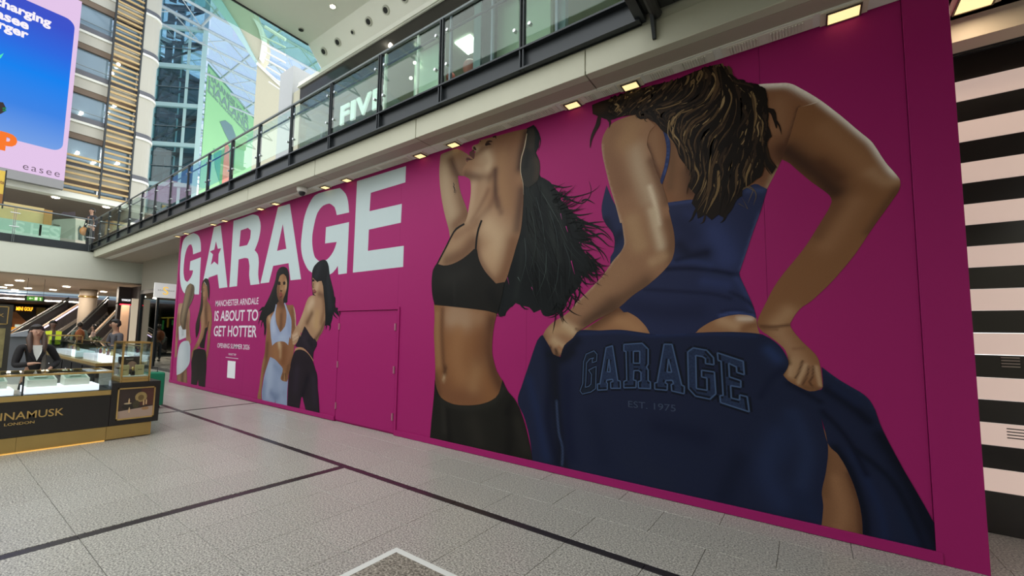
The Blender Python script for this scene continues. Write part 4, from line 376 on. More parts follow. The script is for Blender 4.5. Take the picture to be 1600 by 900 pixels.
{'n':'left_arm','l':4,'p':[(-1.322,3.963),(-1.362,3.981),(-1.404,3.988),(-1.447,3.989),(-1.488,3.989),(-1.526,3.988),(-1.564,3.984),(-1.599,3.977),(-1.63,3.966),(-1.664,3.947),(-1.692,3.923),(-1.714,3.893),(-1.734,3.859),(-1.749,3.819),(-1.757,3.775),(-1.759,3.74),(-1.758,3.703),(-1.753,3.663),(-1.747,3.62),(-1.741,3.582),(-1.733,3.541),(-1.724,3.499),(-1.715,3.457),(-1.706,3.417),(-1.696,3.372),(-1.687,3.329),(-1.677,3.285),(-1.665,3.238),(-1.654,3.196),(-1.642,3.152),(-1.629,3.106),(-1.617,3.061),(-1.605,3.017),(-1.594,2.972),(-1.583,2.924),(-1.572,2.879),(-1.563,2.84),(-1.557,2.813),(-1.539,2.811),(-1.534,2.776),(-1.527,2.726),(-1.522,2.679),(-1.514,2.624),(-1.514,2.576),(-1.526,2.537),(-1.55,2.497),(-1.569,2.474),(-1.592,2.45),(-1.617,2.424),(-1.642,2.395),(-1.661,2.369),(-1.682,2.34),(-1.703,2.31),(-1.724,2.28),(-1.745,2.254),(-1.77,2.224),(-1.796,2.198),(-1.823,2.173),(-1.85,2.147),(-1.879,2.119),(-1.909,2.092),(-1.939,2.064),(-1.968,2.038),(-2.003,2.006),(-2.037,1.976),(-2.068,1.945),(-2.096,1.912),(-2.122,1.88),(-2.15,1.85),(-2.183,1.825),(-2.219,1.803),(-2.255,1.782),(-2.291,1.763),(-2.328,1.745),(-2.362,1.723),(-2.395,1.695),(-2.425,1.663),(-2.45,1.633),(-2.471,1.597),(-2.483,1.562),(-2.49,1.516),(-2.489,1.471),(-2.477,1.434),(-2.457,1.402),(-2.432,1.376),(-2.404,1.355),(-2.377,1.335),(-2.349,1.322),(-2.317,1.316),(-2.285,1.321),(-2.256,1.343),(-2.232,1.372),(-2.22,1.4),(-2.207,1.431),(-2.181,1.471),(-2.149,1.51),(-2.115,1.541),(-2.078,1.57),(-2.04,1.607),(-2.004,1.641),(-1.979,1.658),(-1.948,1.676),(-1.914,1.699),(-1.872,1.726),(-1.832,1.751),(-1.795,1.77),(-1.759,1.786),(-1.719,1.806),(-1.684,1.824),(-1.647,1.845),(-1.609,1.867),(-1.572,1.891),(-1.544,1.914),(-1.515,1.939),(-1.487,1.965),(-1.459,1.99),(-1.431,2.013),(-1.403,2.033),(-1.375,2.051),(-1.347,2.069),(-1.32,2.086),(-1.294,2.104),(-1.263,2.128),(-1.233,2.153),(-1.204,2.177),(-1.178,2.2),(-1.148,2.229),(-1.121,2.255),(-1.097,2.283),(-1.076,2.309),(-1.057,2.336),(-1.041,2.367),(-1.032,2.395),(-1.024,2.427),(-1.019,2.46),(-1.016,2.493),(-1.015,2.527),(-1.016,2.562),(-1.018,2.598),(-1.021,2.632),(-1.027,2.675),(-1.035,2.716),(-1.043,2.756),(-1.051,2.796),(-1.059,2.835),(-1.065,2.864),(-1.062,2.884),(-1.067,2.916),(-1.076,2.959),(-1.086,3.005),(-1.095,3.041),(-1.105,3.079),(-1.116,3.118),(-1.128,3.16),(-1.139,3.194),(-1.152,3.231),(-1.165,3.268),(-1.178,3.305),(-1.189,3.341),(-1.201,3.386),(-1.212,3.431),(-1.223,3.474),(-1.233,3.512),(-1.248,3.553),(-1.262,3.587),(-1.269,3.623),(-1.266,3.657),(-1.26,3.695),(-1.25,3.73),(-1.239,3.758),(-1.209,3.788),(-1.183,3.802),(-1.201,3.826),(-1.227,3.861),(-1.257,3.9),(-1.29,3.937)],'h':[],'b':(137,101,76),'s':[((119,85,63),.13,.8,[(-1.59,3.815),(-1.601,3.792),(-1.618,3.761),(-1.636,3.722),(-1.65,3.674),(-1.653,3.618),(-1.642,3.543),(-1.62,3.451),(-1.594,3.356),(-1.569,3.273),(-1.554,3.216)]),((167,144,119),.095,.85,[(-1.393,3.594),(-1.386,3.559),(-1.376,3.511),(-1.365,3.454),(-1.352,3.393),(-1.338,3.335),(-1.321,3.272),(-1.3,3.202),(-1.279,3.134),(-1.26,3.076),(-1.248,3.035)]),((202,183,158),.026,.9,[(-1.246,3.154),(-1.239,3.125),(-1.228,3.085),(-1.216,3.038),(-1.204,2.99),(-1.194,2.946),(-1.186,2.902),(-1.178,2.855),(-1.171,2.81),(-1.165,2.772),(-1.161,2.745)]),((189,169,142),.052,.8,[(-1.227,2.891),(-1.221,2.866),(-1.214,2.831),(-1.206,2.79),(-1.197,2.747),(-1.188,2.707),(-1.178,2.664),(-1.168,2.618),(-1.157,2.573),(-1.148,2.534),(-1.142,2.507)]),((151,117,85),.155,.8,[(-1.429,3.854),(-1.47,3.739)]),((96,67,49),.052,.8,[(-1.224,3.43),(-1.215,3.401),(-1.202,3.361),(-1.186,3.313),(-1.17,3.263),(-1.154,3.215),(-1.138,3.163),(-1.12,3.105),(-1.103,3.048),(-1.088,2.999),(-1.078,2.965)]),((158,126,94),.094,.8,[(-1.423,2.813),(-1.357,2.549)]),((101,70,49),.063,.8,[(-1.058,2.758),(-1.053,2.734),(-1.046,2.701),(-1.038,2.662),(-1.032,2.621),(-1.03,2.581),(-1.033,2.539),(-1.041,2.492),(-1.05,2.446),(-1.059,2.406),(-1.064,2.378)]),((140,106,79),.114,.7,[(-1.551,2.295),(-1.574,2.271),(-1.605,2.237),(-1.642,2.197),(-1.681,2.157),(-1.717,2.121),(-1.754,2.088),(-1.793,2.055),(-1.832,2.024),(-1.865,1.997),(-1.889,1.978)]),((167,135,103),.058,.7,[(-1.127,2.401),(-1.225,2.358)]),((67,47,36),.1,.9,[(-1.645,1.897),(-1.671,1.885),(-1.708,1.867),(-1.752,1.847),(-1.795,1.826),(-1.832,1.807),(-1.88,1.779),(-1.92,1.752),(-1.948,1.733)]),((85,61,45),.094,.8,[(-1.294,2.134),(-1.317,2.118),(-1.349,2.096),(-1.388,2.069),(-1.428,2.042),(-1.465,2.018),(-1.503,1.995),(-1.545,1.971),(-1.585,1.948),(-1.62,1.929),(-1.644,1.915)]),((137,103,79),.104,.7,[(-1.948,1.923),(-2.068,1.81)]),((162,131,99),.062,.8,[(-2.359,1.632),(-2.312,1.642),(-2.25,1.649),(-2.205,1.644),(-2.159,1.633),(-2.126,1.626)]),((180,155,124),.053,.8,[(-2.197,1.708),(-2.092,1.635)]),((176,149,117),.054,.8,[(-2.331,1.515),(-2.24,1.451)]),((47,31,24),.02,.95,[(-2.446,1.478),(-2.427,1.411)]),((47,31,24),.02,.95,[(-2.386,1.438),(-2.376,1.363)]),((47,31,24),.023,.95,[(-2.312,1.407),(-2.298,1.35)]),((137,90,63),.023,.8,[(-2.276,1.442),(-2.231,1.41)]),((85,58,42),.039,.8,[(-2.451,1.436),(-2.43,1.412),(-2.4,1.379),(-2.368,1.345),(-2.339,1.323),(-2.287,1.318),(-2.249,1.327)]),((83,58,42),.032,.7,[(-2.48,1.562),(-2.475,1.477)]),((83,58,42),.015,.9,[(-2.066,1.651),(-2.006,1.635)]),((176,154,132),.012,.5,[(-1.753,3.752),(-1.752,3.726),(-1.75,3.691),(-1.748,3.649),(-1.744,3.602),(-1.737,3.553),(-1.728,3.5),(-1.716,3.44),(-1.703,3.379),(-1.689,3.318),(-1.676,3.261),(-1.662,3.209),(-1.647,3.158),(-1.632,3.109),(-1.618,3.062),(-1.605,3.017),(-1.593,2.972),(-1.582,2.926),(-1.571,2.884),(-1.563,2.848),(-1.556,2.823)]),((176,154,132),.01,.5,[(-1.565,2.89),(-1.559,2.863),(-1.551,2.824),(-1.542,2.779),(-1.533,2.735),(-1.527,2.698),(-1.517,2.652),(-1.51,2.612),(-1.517,2.568),(-1.532,2.537),(-1.553,2.505),(-1.579,2.471),(-1.609,2.435),(-1.642,2.395),(-1.677,2.35),(-1.718,2.299),(-1.762,2.247),(-1.806,2.195),(-1.85,2.147),(-1.893,2.103),(-1.938,2.061),(-1.982,2.021),(-2.026,1.982),(-2.068,1.945),(-2.11,1.907),(-2.154,1.87),(-2.195,1.834),(-2.23,1.804),(-2.255,1.782)])],'d':.023},
{'n':'strap','l':4,'p':[(-1.111,3.731),(-1.075,3.735),(-1.066,3.7),(-1.054,3.651),(-1.045,3.603),(-1.042,3.564),(-1.041,3.526),(-1.044,3.485),(-1.047,3.449),(-1.052,3.412),(-1.058,3.373),(-1.067,3.333),(-1.077,3.297),(-1.09,3.257),(-1.103,3.217),(-1.115,3.183),(-1.123,3.159),(-1.136,3.168),(-1.144,3.196),(-1.137,3.225),(-1.126,3.262),(-1.113,3.302),(-1.102,3.341),(-1.095,3.379),(-1.088,3.419),(-1.082,3.457),(-1.079,3.493),(-1.078,3.536),(-1.081,3.575),(-1.086,3.614),(-1.094,3.658),(-1.104,3.701)],'h':[],'b':(37,47,85),'s':[((58,74,124),.013,.8,[(-1.062,3.667),(-1.061,3.644),(-1.058,3.612),(-1.056,3.573),(-1.056,3.531),(-1.058,3.488),(-1.064,3.439),(-1.073,3.383),(-1.084,3.326),(-1.094,3.277),(-1.1,3.242)])],'d':.026},
{'n':'sweatshirt','l':5,'p':[(-2.485,1.579),(-2.513,1.565),(-2.556,1.513),(-2.576,1.467),(-2.6,1.407),(-2.624,1.34),(-2.648,1.272),(-2.67,1.212),(-2.689,1.16),(-2.708,1.11),(-2.725,1.063),(-2.741,1.018),(-2.757,.973),(-2.773,.928),(-2.792,.884),(-2.808,.842),(-2.818,.8),(-2.82,.759),(-2.811,.719),(-2.791,.682),(-2.767,.645),(-2.742,.607),(-2.722,.565),(-2.704,.52),(-2.688,.472),(-2.672,.423),(-2.658,.373),(-2.646,.324),(-2.635,.271),(-2.625,.213),(-2.617,.158),(-2.61,.11),(-2.605,.077),(-2.228,.075),(-2.242,.088),(-2.274,.079),(-2.202,.072),(-2.098,.072),(-1.964,.073),(-1.808,.074),(-1.639,.076),(-1.464,.077),(-1.276,.078),(-1.072,.079),(-.871,.079),(-.686,.079),(-.527,.079),(-.385,.078),(-.25,.077),(-.131,.075),(-.034,.074),(.033,.073),(.036,.095),(.04,.126),(.044,.162),(.048,.198),(.051,.23),(.051,.256),(.049,.281),(.047,.305),(.045,.329),(.047,.356),(.051,.385),(.057,.416),(.064,.447),(.071,.479),(.077,.512),(.082,.547),(.087,.583),(.092,.62),(.095,.655),(.097,.687),(.097,.715),(.096,.741),(.094,.765),(.091,.789),(.088,.815),(.083,.845),(.077,.88),(.07,.913),(.063,.942),(.059,.963),(.064,.931),(.07,.885),(.078,.833),(.087,.784),(.096,.746),(.108,.721),(.12,.705),(.134,.692),(.148,.679),(.16,.662),(.171,.64),(.183,.618),(.193,.593),(.204,.568),(.213,.541),(.223,.512),(.233,.48),(.242,.448),(.25,.416),(.257,.384),(.263,.352),(.268,.321),(.273,.289),(.276,.257),(.279,.225),(.28,.19),(.281,.152),(.28,.116),(.28,.085),(.279,.062),(.311,.063),(.356,.064),(.407,.064),(.46,.065),(.51,.065),(.562,.065),(.619,.065),(.674,.064),(.72,.064),(.753,.063),(.749,.076),(.743,.094),(.736,.115),(.729,.138),(.72,.16),(.711,.182),(.7,.205),(.689,.228),(.678,.253),(.667,.278),(.656,.304),(.646,.33),(.636,.357),(.625,.386),(.612,.417),(.598,.452),(.582,.49),(.566,.529),(.549,.569),(.533,.607),(.518,.645),(.504,.683),(.489,.72),(.476,.756),(.463,.79),(.452,.82),(.442,.848),(.433,.874),(.424,.9),(.416,.928),(.408,.957),(.402,.987),(.395,1.017),(.389,1.045),(.381,1.07),(.371,1.096),(.361,1.117),(.348,1.136),(.329,1.158),(.307,1.177),(.278,1.197),(.248,1.218),(.217,1.239),(.189,1.26),(.164,1.281),(.138,1.304),(.114,1.327),(.094,1.346),(.08,1.36),(.081,1.335),(.082,1.299),(.084,1.259),(.084,1.223),(.083,1.196),(.071,1.172),(.052,1.167),(.026,1.156),(-.004,1.152),(-.023,1.157),(-.043,1.166),(-.065,1.178),(-.085,1.189),(-.107,1.201),(-.128,1.215),(-.146,1.228),(-.167,1.255),(-.178,1.276),(-.165,1.299),(-.148,1.332),(-.138,1.366),(-.14,1.398),(-.149,1.431),(-.161,1.462),(-.175,1.491),(-.191,1.517),(-.211,1.542),(-.229,1.56),(-.248,1.577),(-.268,1.592),(-.287,1.604),(-.311,1.619),(-.345,1.627),(-.371,1.631),(-.402,1.634),(-.437,1.636),(-.474,1.638),(-.509,1.639),(-.543,1.64),(-.577,1.64),(-.611,1.639),(-.646,1.638),(-.682,1.637),(-.717,1.636),(-.751,1.634),(-.787,1.632),(-.824,1.63),(-.864,1.627),(-.91,1.623),(-.96,1.619),(-1.013,1.614),(-1.063,1.61),(-1.107,1.607),(-1.142,1.606),(-1.17,1.606),(-1.195,1.607),(-1.224,1.61),(-1.261,1.613),(-1.31,1.619),(-1.367,1.627),(-1.428,1.636),(-1.49,1.644),(-1.548,1.649),(-1.601,1.65),(-1.652,1.649),(-1.702,1.646),(-1.75,1.642),(-1.798,1.64),(-1.846,1.641),(-1.894,1.643),(-1.94,1.645),(-1.982,1.644),(-2.017,1.638),(-2.054,1.615),(-2.076,1.583),(-2.101,1.551),(-2.137,1.522),(-2.175,1.494),(-2.207,1.461),(-2.229,1.415),(-2.244,1.364),(-2.254,1.328),(-2.296,1.337),(-2.343,1.355),(-2.364,1.385),(-2.385,1.429),(-2.408,1.465),(-2.437,1.508),(-2.465,1.55)],'h':[],'b':(27,33,56),'s':[((17,22,42),.062,.9,[(-2.442,1.503),(-2.432,1.443),(-2.418,1.357),(-2.403,1.258),(-2.39,1.154),(-2.383,1.055),(-2.385,.958),(-2.393,.857),(-2.404,.754),(-2.41,.654),(-2.407,.558),(-2.392,.462),(-2.367,.364),(-2.339,.273),(-2.314,.196),(-2.297,.142)]),((16,19,31),.076,.95,[(-2.329,1.257),(-2.326,1.201),(-2.322,1.126),(-2.317,1.034),(-2.31,.929),(-2.3,.816),(-2.285,.679),(-2.267,.516),(-2.247,.351),(-2.229,.208),(-2.218,.11)]),((28,38,68),.064,.9,[(-2.668,1.032),(-2.651,.979),(-2.628,.906),(-2.601,.82),(-2.574,.729),(-2.548,.639),(-2.523,.541),(-2.495,.43),(-2.47,.322),(-2.448,.229),(-2.432,.164)]),((14,18,30),.062,.95,[(-2.385,1.354),(-2.354,1.344),(-2.309,1.328),(-2.262,1.315),(-2.222,1.312),(-2.179,1.333),(-2.142,1.366),(-2.117,1.39)]),((58,72,104),.012,.8,[(-2.3,.816),(-2.297,.768),(-2.292,.699),(-2.286,.62),(-2.279,.544),(-2.272,.481),(-2.263,.435),(-2.251,.397),(-2.24,.364),(-2.23,.332),(-2.224,.298),(-2.221,.257),(-2.222,.213),(-2.224,.17),(-2.227,.134),(-2.228,.108)]),((18,24,48),.074,.8,[(-2.169,1.12),(-2.169,1.062),(-2.171,.98),(-2.172,.884),(-2.171,.783),(-2.167,.688),(-2.159,.589),(-2.147,.481),(-2.135,.376),(-2.123,.286),(-2.115,.223)]),((29,35,56),.124,.8,[(-1.462,.326),(-1.153,.178)]),((34,44,74),.108,.8,[(-.216,.744),(-.233,.705),(-.259,.648),(-.287,.581),(-.309,.513),(-.319,.452),(-.313,.395),(-.294,.335),(-.27,.28),(-.247,.234),(-.233,.201)]),((20,26,46),.074,.8,[(-.516,.506),(-.65,.145)]),((37,52,90),.05,.8,[(-.271,1.481),(-.215,1.413)]),((20,26,48),.03,.9,[(-.161,1.323),(-.179,1.312),(-.204,1.296),(-.232,1.274),(-.258,1.247),(-.277,1.216),(-.296,1.177),(-.314,1.136),(-.33,1.1),(-.341,1.075)]),((35,45,74),.066,.8,[(-.118,.94),(-.105,.906),(-.085,.858),(-.064,.803),(-.046,.743),(-.037,.685),(-.039,.621),(-.048,.549),(-.062,.476),(-.074,.413),(-.083,.369)]),((16,21,38),.024,.95,[(-.146,1.209),(-.128,1.198),(-.103,1.182),(-.074,1.164),(-.046,1.146),(-.022,1.13),(.004,1.113),(.028,1.097),(.049,1.083),(.063,1.073)]),((28,37,64),.064,.7,[(-.085,.282),(-.004,.13)]),((23,29,51),.097,.8,[(-1.861,.712),(-1.744,.273)]),((20,25,48),.094,.7,[(-1.196,.693),(-.814,.648)]),((13,17,32),.039,.95,[(.112,1.175),(.132,1.158),(.161,1.134),(.194,1.107),(.227,1.08),(.254,1.055),(.278,1.032),(.3,1.009),(.32,.987),(.337,.968),(.349,.955)]),((12,16,28),.034,.9,[(.14,.715),(.153,.691),(.173,.657),(.195,.617),(.216,.573),(.234,.526),(.249,.475),(.263,.416),(.275,.355),(.286,.298),(.293,.247),(.298,.202),(.3,.16),(.3,.122),(.3,.091),(.3,.069)]),((28,38,68),.029,.8,[(.241,.714),(.254,.68),(.272,.633),(.293,.578),(.313,.523),(.33,.474),(.344,.431),(.358,.39),(.37,.35),(.38,.311),(.389,.272),(.396,.231),(.4,.187),(.404,.144),(.406,.108),(.408,.083)]),((14,18,34),.022,.9,[(.075,.995),(.095,.969),(.124,.935),(.156,.894),(.188,.849),(.216,.804),(.241,.752),(.265,.692),(.287,.632),(.306,.58),(.319,.544)]),((13,18,32),.024,.9,[(.27,.719),(.297,.695),(.336,.661),(.379,.621),(.42,.579),(.453,.537),(.477,.495),(.498,.452),(.515,.406),(.531,.36),(.546,.314),(.561,.263),(.576,.208),(.59,.154),(.601,.108),(.609,.076)]),((23,32,56),.031,.8,[(.495,.3),(.562,.112)]),((11,14,26),.055,.9,[(.413,.854),(.433,.81),(.461,.749),(.493,.677),(.525,.601),(.555,.524),(.584,.44),(.614,.345),(.642,.251),(.666,.171),(.683,.116)]),((26,34,60),.035,.8,[(.157,1.199),(.284,1.097)]),((36,48,78),.009,.7,[(.095,1.341),(.107,1.328),(.123,1.311),(.143,1.291),(.166,1.27),(.189,1.25),(.216,1.23),(.246,1.209),(.278,1.188),(.306,1.168),(.329,1.148),(.348,1.124),(.362,1.098),(.371,1.076),(.378,1.061)]),((30,39,66),.058,.7,[(-.133,.908),(-.226,.59)]),((44,60,100),.009,.8,[(-1.209,1.608),(-1.182,1.611),(-1.144,1.615),(-1.107,1.618),(-1.073,1.62),(-1.039,1.621),(-1.008,1.622),(-.965,1.626),(-.935,1.629)]),((32,44,80),.019,.6,[(-2.017,1.595),(-1.95,1.601),(-1.857,1.609),(-1.753,1.617),(-1.65,1.624),(-1.562,1.626),(-1.494,1.622),(-1.435,1.613),(-1.378,1.603),(-1.314,1.595),(-1.235,1.591),(-1.136,1.594),(-1.024,1.602),(-.908,1.61),(-.799,1.618),(-.704,1.622),(-.62,1.621),(-.539,1.618),(-.467,1.614),(-.408,1.61),(-.366,1.608)]),((14,18,32),.061,.9,[(-2.281,1.323),(-2.256,1.345),(-2.22,1.376),(-2.181,1.409),(-2.147,1.438),(-2.108,1.47),(-2.073,1.499),(-2.049,1.518)])],'d':.02},
{'n':'thigh','l':4,'p':[(.045,.932),(.052,.915),(.062,.89),(.073,.862),(.086,.832),(.098,.804),(.112,.778),(.126,.751),(.14,.724),(.155,.698),(.168,.673),(.18,.648),(.191,.626),(.201,.603),(.211,.578),(.221,.552),(.231,.521),(.24,.488),(.249,.453),(.257,.419),(.264,.385),(.271,.354),(.277,.323),(.283,.292),(.287,.26),(.29,.228),(.291,.192),(.29,.152),(.289,.113),(.287,.079),(.286,.055),(.02,.07),(.022,.088),(.025,.108),(.028,.137),(.031,.184),(.034,.254),(.036,.368),(.039,.52),(.042,.684),(.044,.831)],'h':[],'b':(119,83,58),'s':[((140,101,72),.052,.8,[(.131,.467),(.137,.436),(.145,.392),(.155,.342),(.163,.293),(.167,.251),(.166,.214),(.162,.178),(.156,.145),(.15,.117),(.147,.097)]),((83,54,38),.03,.9,[(.22,.523),(.227,.495),(.238,.456),(.25,.41),(.261,.361),(.268,.313),(.272,.261),(.273,.203),(.273,.145),(.273,.095),(.272,.06)]),((101,70,47),.036,.7,[(.078,.646),(.059,.337)])],'d':.018},
{'n':'hair','l':6,'p':[(-1.869,4.254),(-1.83,4.259),(-1.777,4.264),(-1.743,4.264),(-1.708,4.263),(-1.67,4.262),(-1.63,4.262),(-1.588,4.262),(-1.546,4.263),(-1.51,4.266),(-1.474,4.269),(-1.425,4.27),(-1.385,4.269),(-1.338,4.267),(-1.288,4.264),(-1.24,4.26),(-1.195,4.256),(-1.155,4.251),(-1.117,4.245),(-1.08,4.239),(-1.046,4.234),(-1.014,4.232),(-.979,4.233),(-.949,4.237),(-.92,4.242),(-.892,4.247),(-.858,4.251),(-.825,4.255),(-.791,4.258),(-.762,4.26),(-.732,4.261),(-.703,4.262),(-.677,4.262),(-.633,4.261),(-.597,4.255),(-.569,4.238),(-.551,4.223),(-.54,4.187),(-.525,4.138),(-.514,4.09),(-.497,4.043),(-.477,4.019),(-.453,3.998),(-.421,3.979),(-.395,3.967),(-.363,3.956),(-.331,3.945),(-.303,3.936),(-.284,3.93),(-.28,3.904),(-.273,3.867),(-.266,3.834),(-.255,3.803),(-.246,3.774),(-.25,3.731),(-.253,3.687),(-.245,3.649),(-.237,3.621),(-.272,3.605),(-.257,3.583),(-.236,3.552),(-.219,3.519),(-.208,3.479),(-.2,3.437),(-.195,3.407),(-.214,3.395),(-.23,3.365),(-.231,3.335),(-.227,3.296),(-.221,3.256),(-.214,3.222),(-.199,3.182),(-.182,3.148),(-.169,3.125),(-.205,3.061),(-.254,3.171),(-.26,3.14),(-.269,3.097),(-.28,3.064),(-.3,3.047),(-.323,3.038),(-.347,3.017),(-.374,2.996),(-.406,2.986),(-.431,2.982),(-.433,2.903),(-.453,2.895),(-.478,2.875),(-.493,2.846),(-.508,2.809),(-.525,2.777),(-.546,2.752),(-.569,2.732),(-.586,2.719),(-.631,2.758),(-.686,2.712),(-.739,2.775),(-.804,2.745),(-.807,2.772),(-.811,2.81),(-.818,2.844),(-.839,2.881),(-.858,2.907),(-.824,2.994),(-.88,3.08),(-.87,3.108),(-.857,3.147),(-.853,3.188),(-.861,3.22),(-.876,3.253),(-.893,3.286),(-.909,3.316),(-.935,3.36),(-.958,3.405),(-.969,3.443),(-.978,3.486),(-.991,3.53),(-1.005,3.565),(-1.023,3.602),(-1.042,3.637),(-1.059,3.666),(-1.085,3.695),(-1.111,3.721),(-1.132,3.753),(-1.154,3.792),(-1.182,3.833),(-1.209,3.865),(-1.238,3.9),(-1.272,3.933),(-1.312,3.96),(-1.351,3.976),(-1.396,3.988),(-1.443,3.998),(-1.489,4.005),(-1.528,4.01),(-1.577,4.012),(-1.616,4.008),(-1.651,4.009),(-1.693,4.025),(-1.735,4.052),(-1.778,4.082),(-1.826,4.118),(-1.86,4.144)],'h':[],'b':(28,21,17),'s':[((42,29,22),.069,.8,[(-1.629,4.193),(-1.587,4.185),(-1.528,4.173),(-1.461,4.16),(-1.392,4.147),(-1.329,4.136),(-1.268,4.128),(-1.202,4.12),(-1.141,4.113),(-1.088,4.108),(-1.052,4.104)]),((58,42,30),.061,.8,[(-1.843,4.197),(-1.756,4.169)]),((15,11,10),.091,.9,[(-.53,3.832),(-.439,3.839),(-.413,3.702)]),((15,11,10),.083,.9,[(-.723,3.572),(-.72,3.545),(-.715,3.507),(-.71,3.462),(-.703,3.417),(-.695,3.377),(-.684,3.34),(-.671,3.302),(-.657,3.266),(-.644,3.236),(-.636,3.215)]),((90,76,64),.047,.8,[(-.614,4.219),(-.604,4.194),(-.59,4.158),(-.573,4.118),(-.554,4.083),(-.532,4.052),(-.506,4.021),(-.482,3.995),(-.466,3.976)]),((18,13,11),.075,.8,[(-1.051,4.144),(-1.021,4.14),(-.979,4.135),(-.93,4.127),(-.883,4.114),(-.844,4.091),(-.812,4.055),(-.782,4.005),(-.755,3.952),(-.733,3.906),(-.717,3.874)]),((14,10,9),.043,.8,[(-.307,3.35),(-.297,3.207)])],'d':.025},
{'n':'hair_wisps','l':6,'r':[((36,26,21),.0532,1,[(-1.782,4.111),(-1.787,4.064),(-1.8,4.006),(-1.816,3.973),(-1.837,3.941),(-1.854,3.911),(-1.872,3.87),(-1.883,3.831),(-1.889,3.783),(-1.892,3.745)]),((36,26,21),.0295,1,[(-1.703,4.064),(-1.681,4.03),(-1.661,3.986),(-1.664,3.945),(-1.672,3.914)]),((28,21,17),.0425,1,[(-.249,3.677),(-.219,3.668),(-.188,3.649),(-.176,3.616),(-.17,3.574),(-.165,3.539),(-.161,3.501),(-.159,3.475)]),((28,21,17),.0157,1,[(-.176,3.576),(-.158,3.541),(-.138,3.495),(-.129,3.445),(-.125,3.405)]),((42,30,20),.0211,1,[(-.238,3.332),(-.235,3.304),(-.23,3.264),(-.223,3.222),(-.215,3.187),(-.198,3.153),(-.178,3.125),(-.163,3.107)]),((42,30,20),.0159,1,[(-.269,3.235),(-.263,3.205),(-.254,3.163),(-.244,3.125),(-.223,3.079),(-.205,3.048)]),((94,80,62),.0109,1,[(-.447,2.958),(-.427,2.967),(-.399,2.979),(-.374,2.979),(-.354,2.961),(-.336,2.931),(-.327,2.9),(-.33,2.865),(-.342,2.827),(-.35,2.8)]),((106,92,72),.0087,1,[(-.402,2.985),(-.347,2.939),(-.392,2.825)]),((94,80,62),.0088,1,[(-.464,2.837),(-.394,2.773),(-.434,2.885)]),((28,21,17),.0241,1,[(-.818,2.844),(-.827,2.819),(-.84,2.785),(-.853,2.756),(-.872,2.734),(-.886,2.724)]),((28,21,17),.0227,1,[(-.554,2.782),(-.563,2.758),(-.575,2.724),(-.586,2.697),(-.604,2.681),(-.617,2.675)]),((42,30,20),.0177,1,[(-.739,2.775),(-.746,2.741),(-.757,2.705),(-.774,2.693),(-.789,2.691)]),((42,30,20),.0184,1,[(-.828,3.183),(-.843,3.162),(-.863,3.131),(-.879,3.099),(-.892,3.048),(-.898,3.008)])]}],'A':[{'n':'skin','l':2,'p':[(-14.245,2.275),(-14.122,2.29),(-13.939,2.286),(-13.69,2.226),(-13.466,2.141),(-13.372,2.053),(-13.335,1.95),(-13.333,1.828),(-13.333,1.688),(-13.304,1.576),(-13.264,1.456),(-13.224,1.355),(-13.157,1.257),(-13.118,1.192),(-13.167,1.153),(-13.229,1.134),(-13.353,1.168),(-13.484,1.219),(-13.523,1.29),(-13.529,1.349),(-14.041,1.263),(-14.111,1.609),(-14.112,1.538),(-14.113,1.437),(-14.113,1.32),(-14.114,1.205),(-14.113,1.107),(-14.107,.967),(-14.1,.845),(-14.094,.761),(-14.241,.716),(-14.245,.783),(-14.252,.879),(-14.259,.99),(-14.268,1.102),(-14.277,1.19),(-14.287,1.284),(-14.298,1.381),(-14.306,1.476),(-14.311,1.569),(-14.312,1.683),(-14.309,1.797),(-14.302,1.905),(-14.294,2.001),(-14.269,2.165)],'h':[],'b':(138,106,84),'s':[((162,134,108),.149,.8,[(-14.058,2.114),(-13.879,1.726)]),((106,76,58),.114,.8,[(-13.499,1.801),(-13.408,1.426)]),((92,66,50),.09,.8,[(-14.226,1.921),(-14.16,1.337)])],'d':.088},
{'n':'legs','l':1,'p':[(-14.002,.309),(-13.293,.469),(-13.183,.041),(-13.323,.049),(-13.473,.059),(-13.536,.084),(-13.629,.053),(-13.784,.054),(-13.93,.058)],'h':[],'b':(112,80,60),'s':[((138,106,80),.086,.8,[(-13.807,.248),(-13.75,.065)]),((74,52,38),.085,.9,[(-13.55,.304),(-13.556,.082)]),((138,106,80),.084,.7,[(-13.388,.316),(-13.358,.062)])],'d':.085},
{'n':'crop_top','l':3,'p':[(-14.109,1.602),(-13.965,1.649),(-13.545,1.537),(-13.504,1.32),(-14.003,1.225)],'h':[],'b':(180,184,188),'s':[((143,148,152),.087,.8,[(-13.799,1.573),(-13.74,1.27)])],'d':.088},
{'n':'skirt','l':3,'p':[(-13.909,1.113),(-13.782,1.181),(-13.63,1.216),(-13.453,1.226),(-13.312,1.224),(-13.247,1.177),(-13.175,1.099),(-13.143,.977),(-13.128,.844),(-13.112,.73),(-13.134,.625),(-13.239,.53),(-13.384,.445),(-13.539,.372),(-13.7,.312),(-13.863,.269),(-13.988,.242),(-14.015,.348),(-14.04,.497),(-14.045,.607),(-14.042,.728),(-14.028,.841),(-14.002,.943),(-13.965,1.037)],'h':[],'b':(169,178,184),'s':[((184,192,196),.231,.8,[(-13.799,.813),(-13.74,.515)]),((152,162,170),.14,.8,[(-13.371,1.129),(-13.207,.767)])],'d':.086},
